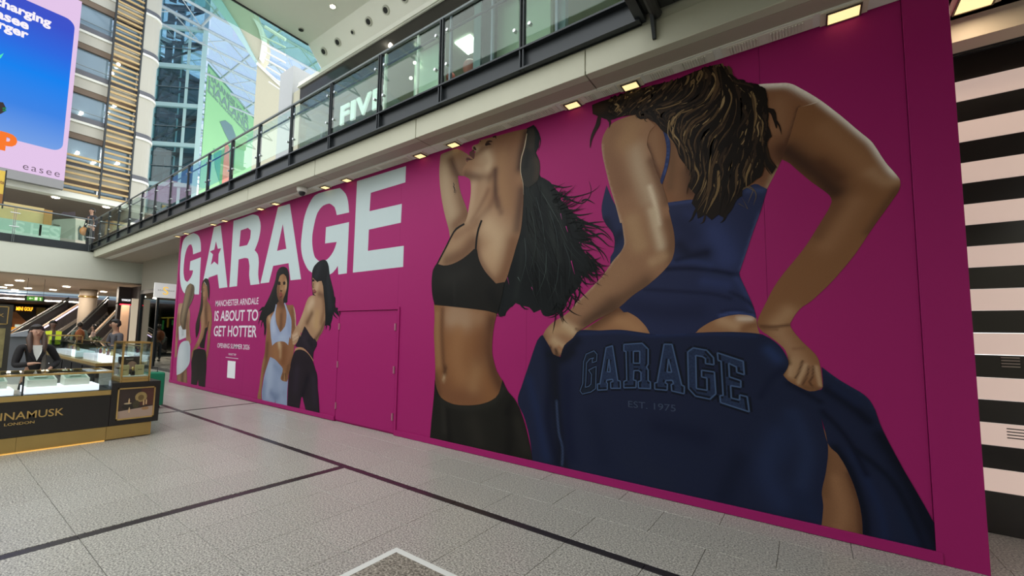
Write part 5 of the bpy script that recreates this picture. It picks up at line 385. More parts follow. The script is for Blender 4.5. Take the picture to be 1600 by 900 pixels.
{'n':'hair','l':4,'p':[(-13.5,2.834),(-13.38,2.811),(-13.251,2.774),(-13.19,2.726),(-13.164,2.657),(-13.161,2.549),(-13.188,2.433),(-13.26,2.335),(-13.343,2.251),(-13.41,2.194),(-13.466,2.141),(-13.505,2.075),(-13.535,1.99),(-13.562,1.86),(-13.582,1.726),(-13.591,1.615),(-13.594,1.537),(-13.792,1.535),(-13.91,1.615),(-14.032,1.726),(-14.06,1.84),(-14.047,1.959),(-14.017,2.075),(-13.971,2.19),(-13.916,2.305),(-13.864,2.42),(-13.838,2.541),(-13.809,2.65),(-13.755,2.725),(-13.685,2.779),(-13.585,2.815)],'h':[],'b':(90,74,60),'s':[((122,104,78),.087,.8,[(-13.484,2.749),(-13.517,2.664),(-13.564,2.542),(-13.615,2.411),(-13.658,2.312),(-13.708,2.206),(-13.752,2.098),(-13.782,1.994),(-13.788,1.886),(-13.78,1.776),(-13.766,1.679),(-13.757,1.611)]),((60,46,38),.086,.8,[(-13.284,2.701),(-13.316,2.616),(-13.362,2.493),(-13.413,2.366),(-13.456,2.267),(-13.506,2.158),(-13.552,2.06),(-13.584,1.991)]),((128,112,90),.059,.7,[(-13.666,2.682),(-13.688,2.608),(-13.718,2.501),(-13.752,2.38),(-13.784,2.263),(-13.808,2.166),(-13.834,2.06),(-13.859,1.956),(-13.88,1.866),(-13.895,1.803)]),((51,40,31),.116,.8,[(-13.645,1.802),(-13.7,1.574)])],'d':.073}],'B':[{'n':'skin','l':2,'p':[(-12.647,2.814),(-12.561,2.827),(-12.438,2.752),(-12.307,2.651),(-12.253,2.539),(-12.236,2.433),(-12.263,2.366),(-12.275,2.31),(-12.194,2.261),(-12.088,2.199),(-11.998,2.091),(-11.926,1.968),(-11.894,1.848),(-11.887,1.726),(-11.906,1.609),(-11.928,1.484),(-11.926,1.384),(-11.918,1.277),(-11.918,1.174),(-11.933,1.076),(-11.955,.981),(-11.979,.898),(-12.017,.793),(-12.048,.722),(-12.081,.785),(-12.111,.891),(-12.11,.966),(-12.101,1.054),(-12.092,1.148),(-12.086,1.238),(-12.086,1.333),(-12.088,1.434),(-12.092,1.523),(-12.094,1.586),(-12.168,1.524),(-12.255,1.444),(-12.303,1.375),(-12.359,1.301),(-12.462,1.213),(-12.588,1.118),(-12.738,1.026),(-12.867,.928),(-12.91,.807),(-12.918,.71),(-13.031,.722),(-13.052,.809),(-13.049,.921),(-12.967,1.014),(-12.854,1.109),(-12.733,1.216),(-12.626,1.331),(-12.579,1.411),(-12.549,1.495),(-12.538,1.583),(-12.561,1.675),(-12.604,1.772),(-12.632,1.87),(-12.631,1.973),(-12.614,2.075),(-12.595,2.158),(-12.555,2.222),(-12.525,2.264),(-12.54,2.312),(-12.571,2.374),(-12.6,2.477),(-12.626,2.594),(-12.64,2.718)],'h':[],'b':(122,86,62),'s':[((154,118,88),.08,.8,[(-12.5,2.625),(-12.495,2.444)]),((90,60,42),.105,.8,[(-12.315,2.294),(-12.34,1.938)]),((138,100,72),.102,.8,[(-12.044,1.935),(-12.005,1.448)]),((154,118,90),.106,.8,[(-12.494,2.084),(-12.485,2.018),(-12.471,1.925),(-12.457,1.819),(-12.45,1.712),(-12.457,1.619),(-12.495,1.514),(-12.554,1.411),(-12.615,1.322),(-12.657,1.259)]),((74,48,32),.078,.8,[(-12.321,2.08),(-12.218,1.726)])],'d':.068},
{'n':'top','l':3,'p':[(-12.279,1.585),(-12.1,1.621),(-12.132,1.546),(-12.171,1.445),(-12.199,1.34),(-12.219,1.235),(-12.229,1.134),(-12.232,1.06),(-12.491,1.068),(-12.532,1.1),(-12.55,1.155),(-12.466,1.236),(-12.365,1.337),(-12.326,1.424),(-12.298,1.518)],'h':[],'b':(25,21,22),'s':[],'d':.078},
{'n':'strap','l':3,'r':[((25,21,22),.0358,0,[(-12.073,1.76),(-12.141,1.516)])]},
{'n':'trousers','l':3,'p':[(-12.922,.98),(-12.773,1.015),(-12.575,1.047),(-12.357,1.041),(-12.184,1.027),(-12.134,.981),(-12.077,.893),(-12.058,.819),(-12.041,.727),(-12.028,.633),(-12.02,.553),(-12.02,.446),(-12.026,.347),(-12.025,.25),(-12.022,.144),(-12.02,.069),(-12.43,.08),(-12.493,.242),(-12.554,.089),(-12.929,.078),(-12.933,.141),(-12.939,.233),(-12.946,.333),(-12.956,.42),(-12.995,.553),(-13.021,.668),(-12.988,.768),(-12.944,.853),(-12.928,.928)],'h':[],'b':(26,23,23),'s':[((16,14,14),.078,.8,[(-12.544,.871),(-12.537,.799),(-12.527,.695),(-12.516,.577),(-12.506,.466),(-12.501,.381),(-12.504,.263),(-12.513,.205)])],'d':.078},
{'n':'hair','l':4,'p':[(-12.463,2.912),(-12.312,2.884),(-12.263,2.834),(-12.205,2.753),(-12.165,2.631),(-12.138,2.5),(-12.137,2.379),(-12.145,2.288),(-12.184,2.345),(-12.236,2.433),(-12.281,2.561),(-12.339,2.688),(-12.443,2.773),(-12.535,2.826),(-12.587,2.797),(-12.634,2.741),(-12.625,2.639),(-12.596,2.52),(-12.562,2.41),(-12.532,2.301),(-12.515,2.192),(-12.52,2.084),(-12.575,1.979),(-12.632,1.87),(-12.636,1.741),(-12.632,1.618),(-12.653,1.52),(-12.689,1.437),(-12.748,1.362),(-12.8,1.309),(-12.836,1.376),(-12.875,1.471),(-12.897,1.574),(-12.896,1.689),(-12.866,1.772),(-12.821,1.858),(-12.779,1.944),(-12.744,2.028),(-12.713,2.112),(-12.69,2.196),(-12.674,2.323),(-12.672,2.451),(-12.684,2.586),(-12.69,2.707),(-12.67,2.79),(-12.627,2.85),(-12.54,2.89)],'h':[],'b':(29,23,21),'s':[((44,34,29),.054,.7,[(-12.658,2.523),(-12.658,2.464),(-12.656,2.381),(-12.656,2.284),(-12.66,2.183),(-12.67,2.087),(-12.692,1.988),(-12.724,1.879),(-12.758,1.773),(-12.789,1.682),(-12.81,1.617)])],'d':.067},
{'n':'face_details','l':5,'r':[((42,26,20),.0534,1,[(-12.552,2.573),(-12.466,2.58)]),((90,53,48),.0638,1,[(-12.523,2.401),(-12.454,2.406)]),((42,26,20),.0427,1,[(-12.569,2.621),(-12.458,2.63)])]}],'C':[{'n':'hair','l':1,'p':[(-8.547,2.904),(-8.471,2.89),(-8.404,2.863),(-8.357,2.828),(-8.323,2.78),(-8.299,2.717),(-8.284,2.643),(-8.281,2.559),(-8.284,2.47),(-8.293,2.383),(-8.302,2.299),(-8.304,2.212),(-8.304,2.147),(-8.367,2.13),(-8.463,2.113),(-8.602,2.114),(-8.723,2.12),(-8.743,2.047),(-8.781,1.965),(-8.85,1.921),(-8.926,1.888),(-8.985,1.854),(-9.034,1.809),(-9.07,1.736),(-9.094,1.65),(-9.105,1.552),(-9.113,1.471),(-9.142,1.451),(-9.161,1.52),(-9.189,1.61),(-9.232,1.7),(-9.269,1.77),(-9.456,1.791),(-9.424,1.864),(-9.373,1.954),(-9.305,2.021),(-9.227,2.093),(-9.168,2.155),(-9.107,2.222),(-9.05,2.289),(-9.0,2.356),(-8.955,2.422),(-8.916,2.484),(-8.871,2.563),(-8.837,2.639),(-8.819,2.721),(-8.797,2.795),(-8.752,2.85),(-8.694,2.887),(-8.623,2.904)],'h':[],'b':(23,24,26),'s':[((38,37,36),.058,.8,[(-8.727,2.85),(-8.747,2.799),(-8.776,2.727),(-8.81,2.643),(-8.848,2.56),(-8.885,2.488),(-8.929,2.407),(-8.974,2.327),(-9.013,2.258),(-9.041,2.209)]),((12,13,14),.074,.8,[(-8.507,2.872),(-8.318,2.626)])],'d':.076},
{'n':'hair_wisps','l':1,'r':[((23,24,26),.0601,1,[(-9.222,2.053),(-9.293,2.036),(-9.38,2.015),(-9.45,1.994),(-9.5,1.976)]),((23,24,26),.06,1,[(-9.248,1.932),(-9.318,1.88),(-9.397,1.812),(-9.44,1.743),(-9.464,1.689)]),((23,24,26),.0593,1,[(-9.162,1.89),(-9.232,1.818),(-9.305,1.73),(-9.327,1.659),(-9.331,1.609)]),((23,24,26),.0585,1,[(-9.113,1.81),(-9.128,1.745),(-9.149,1.653),(-9.164,1.57),(-9.168,1.475),(-9.165,1.41)]),((23,24,26),.04,1,[(-9.222,2.053),(-9.277,2.058),(-9.344,2.055),(-9.4,2.026),(-9.44,1.996)])]},
{'n':'skin','l':2,'p':[(-8.657,2.716),(-8.589,2.74),(-8.53,2.746),(-8.476,2.727),(-8.415,2.69),(-8.378,2.624),(-8.357,2.551),(-8.351,2.493),(-8.359,2.436),(-8.381,2.368),(-8.41,2.304),(-8.446,2.253),(-8.473,2.21),(-8.464,2.165),(-8.446,2.132),(-8.375,2.11),(-8.281,2.089),(-8.173,2.086),(-8.088,2.088),(-8.063,2.067),(-8.03,2.027),(-7.996,1.962),(-7.964,1.877),(-7.949,1.805),(-7.937,1.724),(-7.926,1.656),(-7.903,1.594),(-7.898,1.546),(-7.954,1.488),(-8.005,1.435),(-7.983,1.398),(-7.947,1.362),(-7.945,1.31),(-7.953,1.252),(-7.96,1.194),(-7.974,1.124),(-7.994,1.058),(-8.018,.985),(-8.039,.92),(-8.059,.849),(-8.077,.789),(-8.1,.73),(-8.117,.677),(-8.111,.637),(-8.11,.605),(-8.149,.569),(-8.19,.543),(-8.278,.545),(-8.328,.552),(-8.369,.565),(-8.391,.584),(-8.393,.619),(-8.358,.7),(-8.32,.773),(-8.341,.78),(-8.395,.805),(-8.474,.851),(-8.575,.911),(-8.669,.96),(-8.783,.993),(-8.863,1.007),(-8.884,.987),(-8.914,.947),(-8.95,.877),(-8.993,.787),(-9.03,.716),(-9.071,.639),(-9.104,.564),(-9.128,.458),(-9.14,.366),(-9.152,.303),(-9.157,.247),(-9.143,.163),(-9.127,.094),(-9.263,.06),(-9.287,.086),(-9.304,.134),(-9.284,.215),(-9.254,.316),(-9.242,.389),(-9.233,.469),(-9.223,.555),(-9.213,.627),(-9.203,.705),(-9.192,.783),(-9.179,.854),(-9.154,.931),(-9.126,1.0),(-9.105,1.075),(-9.099,1.142),(-9.099,1.215),(-9.1,1.288),(-9.099,1.352),(-9.087,1.441),(-9.08,1.531),(-9.088,1.598),(-9.101,1.676),(-9.112,1.752),(-9.113,1.81),(-9.086,1.861),(-9.024,1.889),(-8.901,1.933),(-8.783,1.984),(-8.739,2.054),(-8.715,2.12),(-8.671,2.156),(-8.635,2.176),(-8.677,2.226),(-8.723,2.297),(-8.746,2.376),(-8.752,2.455),(-8.74,2.515),(-8.716,2.572),(-8.692,2.649)],'h':[],'b':(128,88,62),'s':[((176,146,110),.055,.9,[(-8.384,2.572),(-8.388,2.437)]),((148,112,78),.131,.8,[(-8.63,2.645),(-8.578,2.505)]),((160,124,90),.074,.7,[(-8.576,2.486),(-8.538,2.406)]),((90,58,42),.075,.8,[(-8.688,2.492),(-8.695,2.41),(-8.688,2.315),(-8.635,2.253),(-8.583,2.213)]),((76,48,36),.111,.9,[(-8.612,2.137),(-8.461,2.094)]),((142,104,72),.167,.8,[(-8.697,1.885),(-8.572,1.768)]),((92,60,42),.073,.9,[(-8.511,1.883),(-8.5,1.615)]),((176,148,116),.058,.9,[(-8.997,1.829),(-8.951,1.769)]),((106,70,46),.087,.8,[(-8.092,1.953),(-8.01,1.656)]),((196,180,156),.026,.9,[(-8.013,2.026),(-7.995,1.967),(-7.969,1.883),(-7.947,1.803),(-7.927,1.697),(-7.915,1.619)]),((192,172,140),.055,.9,[(-8.54,1.308),(-8.514,1.233)]),((184,156,120),.045,.8,[(-8.467,1.235),(-8.455,1.027)]),((106,66,40),.142,.8,[(-8.328,1.183),(-8.34,.958)]),((138,96,64),.147,.8,[(-8.655,1.171),(-8.638,1.018)]),((92,58,40),.077,.9,[(-9.011,1.275),(-9.009,1.226),(-9.007,1.157),(-9.008,1.078),(-9.018,1.0),(-9.042,.916),(-9.078,.823),(-9.113,.738),(-9.138,.679)]),((140,104,72),.077,.8,[(-9.126,.916),(-9.137,.866),(-9.154,.796),(-9.172,.714),(-9.19,.631),(-9.203,.556),(-9.212,.467),(-9.218,.376),(-9.222,.296),(-9.224,.24)]),((106,70,48),.069,.8,[(-8.027,.975),(-8.146,.785)]),((154,116,80),.07,.8,[(-8.277,.702),(-8.23,.595)]),((58,36,24),.026,.9,[(-8.312,.699),(-8.283,.591)]),((58,36,24),.026,.9,[(-8.225,.706),(-8.194,.579)])],'d':.048},
{'n':'face_details','l':4,'r':[((28,18,16),.0752,1,[(-8.713,2.542),(-8.657,2.549),(-8.599,2.53)]),((28,18,16),.0736,1,[(-8.5,2.536),(-8.453,2.541),(-8.405,2.527)]),((36,22,18),.0564,1,[(-8.727,2.569),(-8.661,2.58),(-8.591,2.561)]),((36,22,18),.0552,1,[(-8.51,2.56),(-8.456,2.568),(-8.401,2.557)]),((122,64,56),.1299,1,[(-8.63,2.303),(-8.566,2.325),(-8.501,2.298)]),((90,44,40),.0742,1,[(-8.621,2.283),(-8.56,2.267),(-8.503,2.284)]),((74,46,34),.0557,1,[(-8.604,2.405),(-8.558,2.387),(-8.512,2.401)]),((90,60,44),.0372,1,[(-8.55,2.523),(-8.562,2.426)])]},
{'n':'top','l':3,'p':[(-8.753,2.121),(-8.713,2.1),(-8.728,2.039),(-8.743,1.964),(-8.747,1.907),(-8.738,1.847),(-8.712,1.772),(-8.668,1.691),(-8.584,1.6),(-8.509,1.529),(-8.428,1.582),(-8.342,1.654),(-8.312,1.728),(-8.304,1.805),(-8.303,1.88),(-8.32,1.957),(-8.375,2.053),(-8.428,2.131),(-8.386,2.14),(-8.334,2.074),(-8.271,1.994),(-8.218,1.935),(-8.171,1.879),(-8.134,1.828),(-8.107,1.767),(-8.093,1.678),(-8.089,1.581),(-8.095,1.477),(-8.104,1.395),(-8.145,1.449),(-8.179,1.272),(-8.232,1.302),(-8.308,1.334),(-8.395,1.344),(-8.489,1.344),(-8.583,1.334),(-8.671,1.314),(-8.75,1.276),(-8.806,1.242),(-8.836,1.312),(-8.87,1.396),(-8.887,1.454),(-8.902,1.514),(-8.927,1.6),(-8.942,1.69),(-8.931,1.773),(-8.902,1.848),(-8.851,1.907),(-8.8,1.965),(-8.77,2.05)],'h':[],'b':(141,152,178),'s':[((160,170,192),.094,.8,[(-8.816,1.769),(-8.775,1.574)]),((122,134,162),.071,.8,[(-8.216,1.805),(-8.154,1.543)]),((116,128,160),.056,.8,[(-8.703,1.769),(-8.547,1.538)]),((154,166,188),.09,.7,[(-8.496,1.405),(-8.35,1.389)])],'d':.073},
{'n':'trousers','l':3,'p':[(-8.863,1.004),(-8.778,.992),(-8.67,.969),(-8.57,.926),(-8.475,.876),(-8.382,.833),(-8.321,.782),(-8.343,.7),(-8.375,.62),(-8.348,.577),(-8.297,.553),(-8.221,.545),(-8.156,.546),(-8.11,.605),(-8.112,.559),(-8.115,.494),(-8.117,.421),(-8.118,.349),(-8.115,.274),(-8.109,.194),(-8.103,.121),(-8.099,.07),(-8.532,.069),(-8.56,.156),(-8.569,.071),(-9.083,.064),(-9.109,.136),(-9.131,.23),(-9.124,.316),(-9.105,.408),(-9.091,.478),(-9.074,.553),(-9.052,.627),(-9.024,.696),(-8.991,.763),(-8.958,.828),(-8.905,.928)],'h':[],'b':(127,140,166),'s':[((148,160,182),.168,.8,[(-8.841,.815),(-8.841,.767),(-8.84,.697),(-8.841,.62),(-8.848,.545),(-8.866,.47),(-8.89,.391),(-8.915,.319),(-8.932,.269)]),((106,120,148),.114,.8,[(-9.066,.411),(-9.053,.141)]),((102,115,142),.073,.9,[(-8.546,.195),(-8.741,.269)]),((102,115,142),.071,.9,[(-8.546,.195),(-8.27,.306)]),((112,126,152),.072,.7,[(-8.654,.827),(-8.387,.731)]),((138,150,174),.124,.7,[(-8.395,.47),(-8.293,.185)])],'d':.073},
{'n':'hand','l':4,'p':[(-8.323,.801),(-8.263,.839),(-8.19,.874),(-8.123,.9),(-8.073,.918),(-8.058,.889),(-8.048,.846),(-8.065,.79),(-8.089,.734),(-8.103,.693),(-8.115,.659),(-8.12,.625),(-8.133,.594),(-8.18,.565),(-8.225,.544),(-8.314,.551),(-8.357,.564),(-8.389,.582),(-8.394,.606),(-8.384,.638),(-8.359,.686),(-8.334,.735),(-8.334,.769)],'h':[],'b':(122,84,56),'s':[((160,122,84),.044,.8,[(-8.277,.702),(-8.237,.585)]),((58,36,24),.025,.9,[(-8.295,.701),(-8.301,.598)]),((58,36,24),.024,.9,[(-8.224,.697),(-8.202,.588)]),((90,58,38),.069,.7,[(-8.121,.878),(-8.142,.748)])],'d':.035}],'D':[{'n':'hair','l':1,'p':[(-7.119,2.92),(-7.051,2.91),(-6.997,2.883),(-6.956,2.839),(-6.924,2.78),(-6.903,2.703),(-6.882,2.621),(-6.854,2.551),(-6.819,2.479),(-6.776,2.391),(-6.735,2.303),(-6.713,2.234),(-6.696,2.166),(-6.68,2.088),(-6.656,2.014),(-6.603,1.958),(-6.552,1.911),(-6.536,1.863),(-6.532,1.828),(-6.577,1.855),(-6.633,1.888),(-6.683,1.913),(-6.72,1.931),(-6.722,1.872),(-6.732,1.796),(-6.765,1.721),(-6.797,1.662),(-6.9,1.687),(-6.956,1.661),(-6.953,1.704),(-6.951,1.768),(-6.956,1.849),(-6.967,1.913),(-6.984,1.992),(-7.002,2.073),(-7.018,2.145),(-7.029,2.195),(-7.124,2.205),(-7.241,2.221),(-7.333,2.243),(-7.399,2.262),(-7.42,2.329),(-7.445,2.426),(-7.456,2.503),(-7.464,2.589),(-7.466,2.662),(-7.457,2.732),(-7.429,2.786),(-7.373,2.84),(-7.298,2.883),(-7.208,2.91)],'h':[],'b':(19,20,24),'s':[((34,36,42),.065,.8,[(-7.233,2.841),(-7.309,2.651)]),((34,36,42),.062,.7,[(-6.983,2.715),(-6.971,2.667),(-6.955,2.6),(-6.935,2.521),(-6.915,2.439),(-6.896,2.363),(-6.878,2.285),(-6.858,2.201),(-6.838,2.119),(-6.822,2.049),(-6.81,2.0)])],'d':.062},
{'n':'hair_wisps','l':1,'r':[((19,20,24),.0448,1,[(-6.72,1.931),(-6.711,1.901),(-6.687,1.863),(-6.626,1.825),(-6.571,1.795)]),((19,20,24),.0453,1,[(-6.786,1.695),(-6.788,1.655),(-6.793,1.611),(-6.819,1.577)]),((19,20,24),.0383,1,[(-6.9,1.687),(-6.904,1.659),(-6.909,1.627),(-6.921,1.593)]),((19,20,24),.0442,1,[(-6.627,1.996),(-6.578,1.966),(-6.526,1.928),(-6.51,1.89),(-6.507,1.861)]),((19,20,24),.0451,1,[(-6.699,2.2),(-6.686,2.155),(-6.677,2.098),(-6.686,2.042),(-6.697,1.998)])]},
{'n':'skin','l':2,'p':[(-7.429,2.605),(-7.356,2.564),(-7.267,2.523),(-7.188,2.514),(-7.13,2.515),(-7.102,2.471),(-7.07,2.406),(-7.05,2.321),(-7.032,2.23),(-7.01,2.154),(-6.989,2.073),(-6.977,2.006),(-6.966,1.934),(-6.958,1.866),(-6.951,1.777),(-6.958,1.695),(-6.987,1.615),(-7.033,1.54),(-7.107,1.469),(-7.172,1.417),(-7.061,1.522),(-7.197,1.356),(-7.29,1.343),(-7.41,1.341),(-7.513,1.374),(-7.608,1.424),(-7.691,1.491),(-7.749,1.548),(-7.74,1.496),(-7.739,1.44),(-7.757,1.415),(-7.801,1.403),(-7.905,1.398),(-8.002,1.398),(-8.029,1.435),(-8.045,1.489),(-8.009,1.555),(-7.956,1.619),(-7.913,1.65),(-7.862,1.693),(-7.817,1.755),(-7.765,1.833),(-7.718,1.911),(-7.678,1.987),(-7.642,2.063),(-7.608,2.126),(-7.566,2.186),(-7.521,2.222),(-7.462,2.245),(-7.398,2.254),(-7.327,2.244),(-7.272,2.231),(-7.336,2.26),(-7.363,2.279),(-7.387,2.307),(-7.41,2.347),(-7.427,2.407),(-7.431,2.473),(-7.43,2.55)],'h':[],'b':(150,117,90),'s':[((184,160,134),.099,.8,[(-7.417,2.12),(-7.502,2.015)]),((168,138,106),.129,.8,[(-7.395,1.871),(-7.259,1.729)]),((110,78,56),.062,.8,[(-7.025,2.143),(-7.017,2.089),(-7.007,2.012),(-7.007,1.935),(-7.027,1.859),(-7.057,1.783),(-7.079,1.729)]),((178,150,120),.065,.8,[(-7.261,2.452),(-7.285,2.382)]),((92,64,48),.063,.8,[(-7.185,2.271),(-7.061,2.231)]),((90,62,46),.066,.8,[(-7.398,1.906),(-7.54,1.729)]),((168,140,112),.084,.8,[(-7.653,1.91),(-7.826,1.657)]),((84,56,42),.047,.9,[(-6.961,1.729),(-6.995,1.678),(-7.043,1.605),(-7.093,1.54),(-7.17,1.466),(-7.232,1.416)]),((164,132,94),.08,.8,[(-7.214,1.904),(-7.223,1.659)])],'d':.042},
{'n':'waist','l':2,'p':[(-7.942,1.143),(-7.916,1.217),(-7.86,1.233),(-7.786,1.249),(-7.716,1.255),(-7.639,1.245),(-7.548,1.206),(-7.456,1.155),(-7.364,1.098),(-7.291,1.049),(-7.258,1.016),(-7.316,.979)],'h':[],'b':(160,122,92),'s':[],'d':.049},
{'n':'fringe','l':3,'p':[(-7.118,2.917),(-7.06,2.902),(-6.996,2.874),(-6.959,2.836),(-6.943,2.764),(-6.947,2.71),(-6.958,2.64),(-6.971,2.566),(-6.983,2.5),(-6.991,2.454),(-7.074,2.459),(-7.131,2.529),(-7.265,2.505),(-7.336,2.54),(-7.412,2.586),(-7.443,2.63),(-7.451,2.679),(-7.443,2.742),(-7.415,2.803),(-7.365,2.843),(-7.297,2.874),(-7.2,2.9)],'h':[],'b':(18,19,23),'s':[((32,34,40),.065,.8,[(-7.23,2.805),(-7.306,2.615)])],'d':.064},
{'n':'top','l':3,'p':[(-7.629,1.657),(-7.604,1.648),(-7.562,1.622),(-7.498,1.564),(-7.424,1.5),(-7.342,1.449),(-7.278,1.415),(-7.264,1.432),(-7.218,1.396),(-7.175,1.351),(-7.172,1.316),(-7.19,1.278),(-7.231,1.229),(-7.271,1.171),(-7.278,1.095),(-7.275,1.033),(-7.354,1.093),(-7.456,1.164),(-7.548,1.21),(-7.639,1.241),(-7.734,1.249),(-7.819,1.248),(-7.881,1.255),(-7.921,1.262),(-7.863,1.335),(-7.803,1.42),(-7.784,1.484),(-7.78,1.529),(-7.755,1.44)],'h':[],'b':(34,27,36),'s':[((46,38,48),.082,.7,[(-7.608,1.424),(-7.469,1.304)]),((21,17,26),.048,.8,[(-7.476,1.374),(-7.345,1.308)])],'d':.065},
{'n':'trousers','l':3,'p':[(-7.942,1.143),(-7.9,1.177),(-7.847,1.192),(-7.772,1.204),(-7.684,1.204),(-7.586,1.187),(-7.487,1.153),(-7.391,1.1),(-7.305,1.031),(-7.258,.972),(-7.217,.907),(-7.183,.849),(-7.142,.795),(-7.113,.735),(-7.1,.67),(-7.09,.593),(-7.08,.518),(-7.065,.453),(-7.049,.39),(-7.033,.322),(-7.02,.259),(-7.006,.189),(-6.993,.125),(-6.984,.081),(-7.435,.075),(-7.468,.131),(-7.509,.201),(-7.546,.266),(-7.574,.315),(-7.613,.294),(-7.629,.227),(-7.645,.139),(-7.657,.076),(-8.089,.072),(-8.091,.133),(-8.094,.221),(-8.097,.315),(-8.099,.387),(-8.1,.464),(-8.101,.539),(-8.099,.605),(-8.091,.704),(-8.077,.789),(-8.056,.883),(-8.027,.975),(-7.988,1.068)],'h':[],'b':(34,27,34),'s':[((21,16,26),.064,.9,[(-7.414,.695),(-7.442,.637),(-7.483,.554),(-7.519,.477),(-7.558,.382),(-7.583,.314)]),((44,36,48),.1,.7,[(-7.809,.807),(-7.84,.448)]),((44,36,48),.093,.7,[(-7.228,.675),(-7.165,.307)])],'d':.065},
{'n':'hand','l':4,'p':[(-7.924,1.638),(-7.877,1.67),(-7.845,1.684),(-7.809,1.646),(-7.771,1.602),(-7.752,1.578),(-7.749,1.548),(-7.771,1.486),(-7.803,1.42),(-7.83,1.373),(-7.861,1.337),(-7.904,1.308),(-7.94,1.289),(-8.009,1.296),(-8.015,1.319),(-8.024,1.351),(-8.039,1.379),(-8.055,1.414),(-8.071,1.473),(-8.083,1.525),(-8.045,1.489),(-7.989,1.561)],'h':[],'b':(156,124,98),'s':[((74,50,38),.021,.9,[(-8.004,1.415),(-7.841,1.474)]),((74,50,38),.021,.9,[(-7.998,1.361),(-7.819,1.42)]),((192,164,138),.034,.8,[(-8.007,1.452),(-7.877,1.5)]),((192,164,138),.034,.8,[(-7.984,1.388),(-7.838,1.441)])],'d':.034},
{'n':'face_details','l':4,'r':[((23,16,18),.0656,1,[(-7.429,2.537),(-7.393,2.545),(-7.353,2.525)]),((23,16,18),.0646,1,[(-7.293,2.539),(-7.252,2.522),(-7.212,2.523)]),((122,74,68),.0813,1,[(-7.399,2.33),(-7.343,2.339),(-7.274,2.321)]),((90,48,44),.0487,1,[(-7.388,2.316),(-7.334,2.303),(-7.28,2.314)]),((90,64,48),.0327,1,[(-7.388,2.495),(-7.405,2.406),(-7.354,2.394)])]}]},'LET':[{'p':[(-14.249,4.163),(-14.113,4.227),(-13.941,4.258),(-13.718,4.275),(-13.536,4.28),(-13.379,4.236),(-13.202,4.173),(-13.095,4.099),(-13.02,4.014),(-12.972,3.92),(-12.944,3.826),(-12.926,3.742),(-12.918,3.681),(-13.455,3.655),(-13.474,3.729),(-13.509,3.821),(-13.576,3.9),(-13.638,3.96),(-13.803,3.969),(-13.87,3.931),(-13.95,3.868),(-14.01,3.779),(-14.055,3.668),(-14.073,3.579),(-14.083,3.481),(-14.086,3.388),(-14.079,3.264),(-14.051,3.151),(-13.995,3.043),(-13.917,2.956),(-13.808,2.91),(-13.715,2.888),(-13.627,2.925),(-13.524,2.977),(-13.45,3.035),(-13.398,3.095),(-13.376,3.151),(-13.37,3.193),(-13.625,3.212),(-13.616,3.473),(-12.89,3.518),(-12.838,2.495),(-13.144,2.508),(-13.209,2.617),(-13.279,2.604),(-13.382,2.585),(-13.526,2.56),(-13.649,2.538),(-13.766,2.55),(-13.917,2.586),(-14.053,2.667),(-14.174,2.784),(-14.237,2.885),(-14.289,3.002),(-14.328,3.123),(-14.347,3.216),(-14.357,3.312),(-14.363,3.41),(-14.367,3.507),(-14.373,3.605),(-14.378,3.705),(-14.377,3.801),(-14.368,3.89),(-14.345,3.996),(-14.308,4.09)],'h':[]},
{'p':[(-12.169,4.255),(-11.76,4.249),(-11.126,2.603),(-11.597,2.599),(-11.749,2.965),(-12.278,2.918),(-12.421,2.563),(-12.719,2.542)],'h':[[(-11.986,3.855),(-11.836,3.64),(-11.636,3.631),(-11.766,3.494),(-11.749,3.21),(-11.998,3.319),(-12.203,3.248),(-12.109,3.52),(-12.324,3.619),(-12.05,3.642)]]},
{'p':[(-11.034,4.258),(-10.871,4.257),(-10.645,4.256),(-10.444,4.256),(-10.227,4.264),(-10.048,4.263),(-9.884,4.222),(-9.77,4.181),(-9.713,4.109),(-9.653,4.014),(-9.63,3.924),(-9.63,3.825),(-9.643,3.75),(-9.666,3.67),(-9.698,3.593),(-9.746,3.515),(-9.803,3.44),(-9.844,3.387),(-9.766,3.344),(-9.681,3.278),(-9.637,3.193),(-9.613,3.088),(-9.61,3.001),(-9.614,2.905),(-9.609,2.815),(-9.583,2.728),(-9.548,2.648),(-9.523,2.592),(-9.94,2.59),(-9.967,2.651),(-10.004,2.739),(-10.032,2.826),(-10.04,2.904),(-10.039,2.981),(-10.046,3.051),(-10.089,3.152),(-10.131,3.224),(-10.201,3.241),(-10.31,3.256),(-10.474,3.254),(-10.619,3.247),(-10.612,2.603),(-11.019,2.598)],'h':[[(-10.609,3.958),(-10.245,3.97),(-10.093,3.888),(-10.088,3.802),(-10.099,3.698),(-10.165,3.615),(-10.23,3.554),(-10.629,3.56)]]},
{'p':[(-8.906,4.241),(-8.424,4.231),(-7.841,2.594),(-8.232,2.595),(-8.344,2.96),(-8.964,2.954),(-9.101,2.603),(-9.48,2.601)],'h':[[(-8.664,3.833),(-8.464,3.275),(-8.839,3.27)]]},
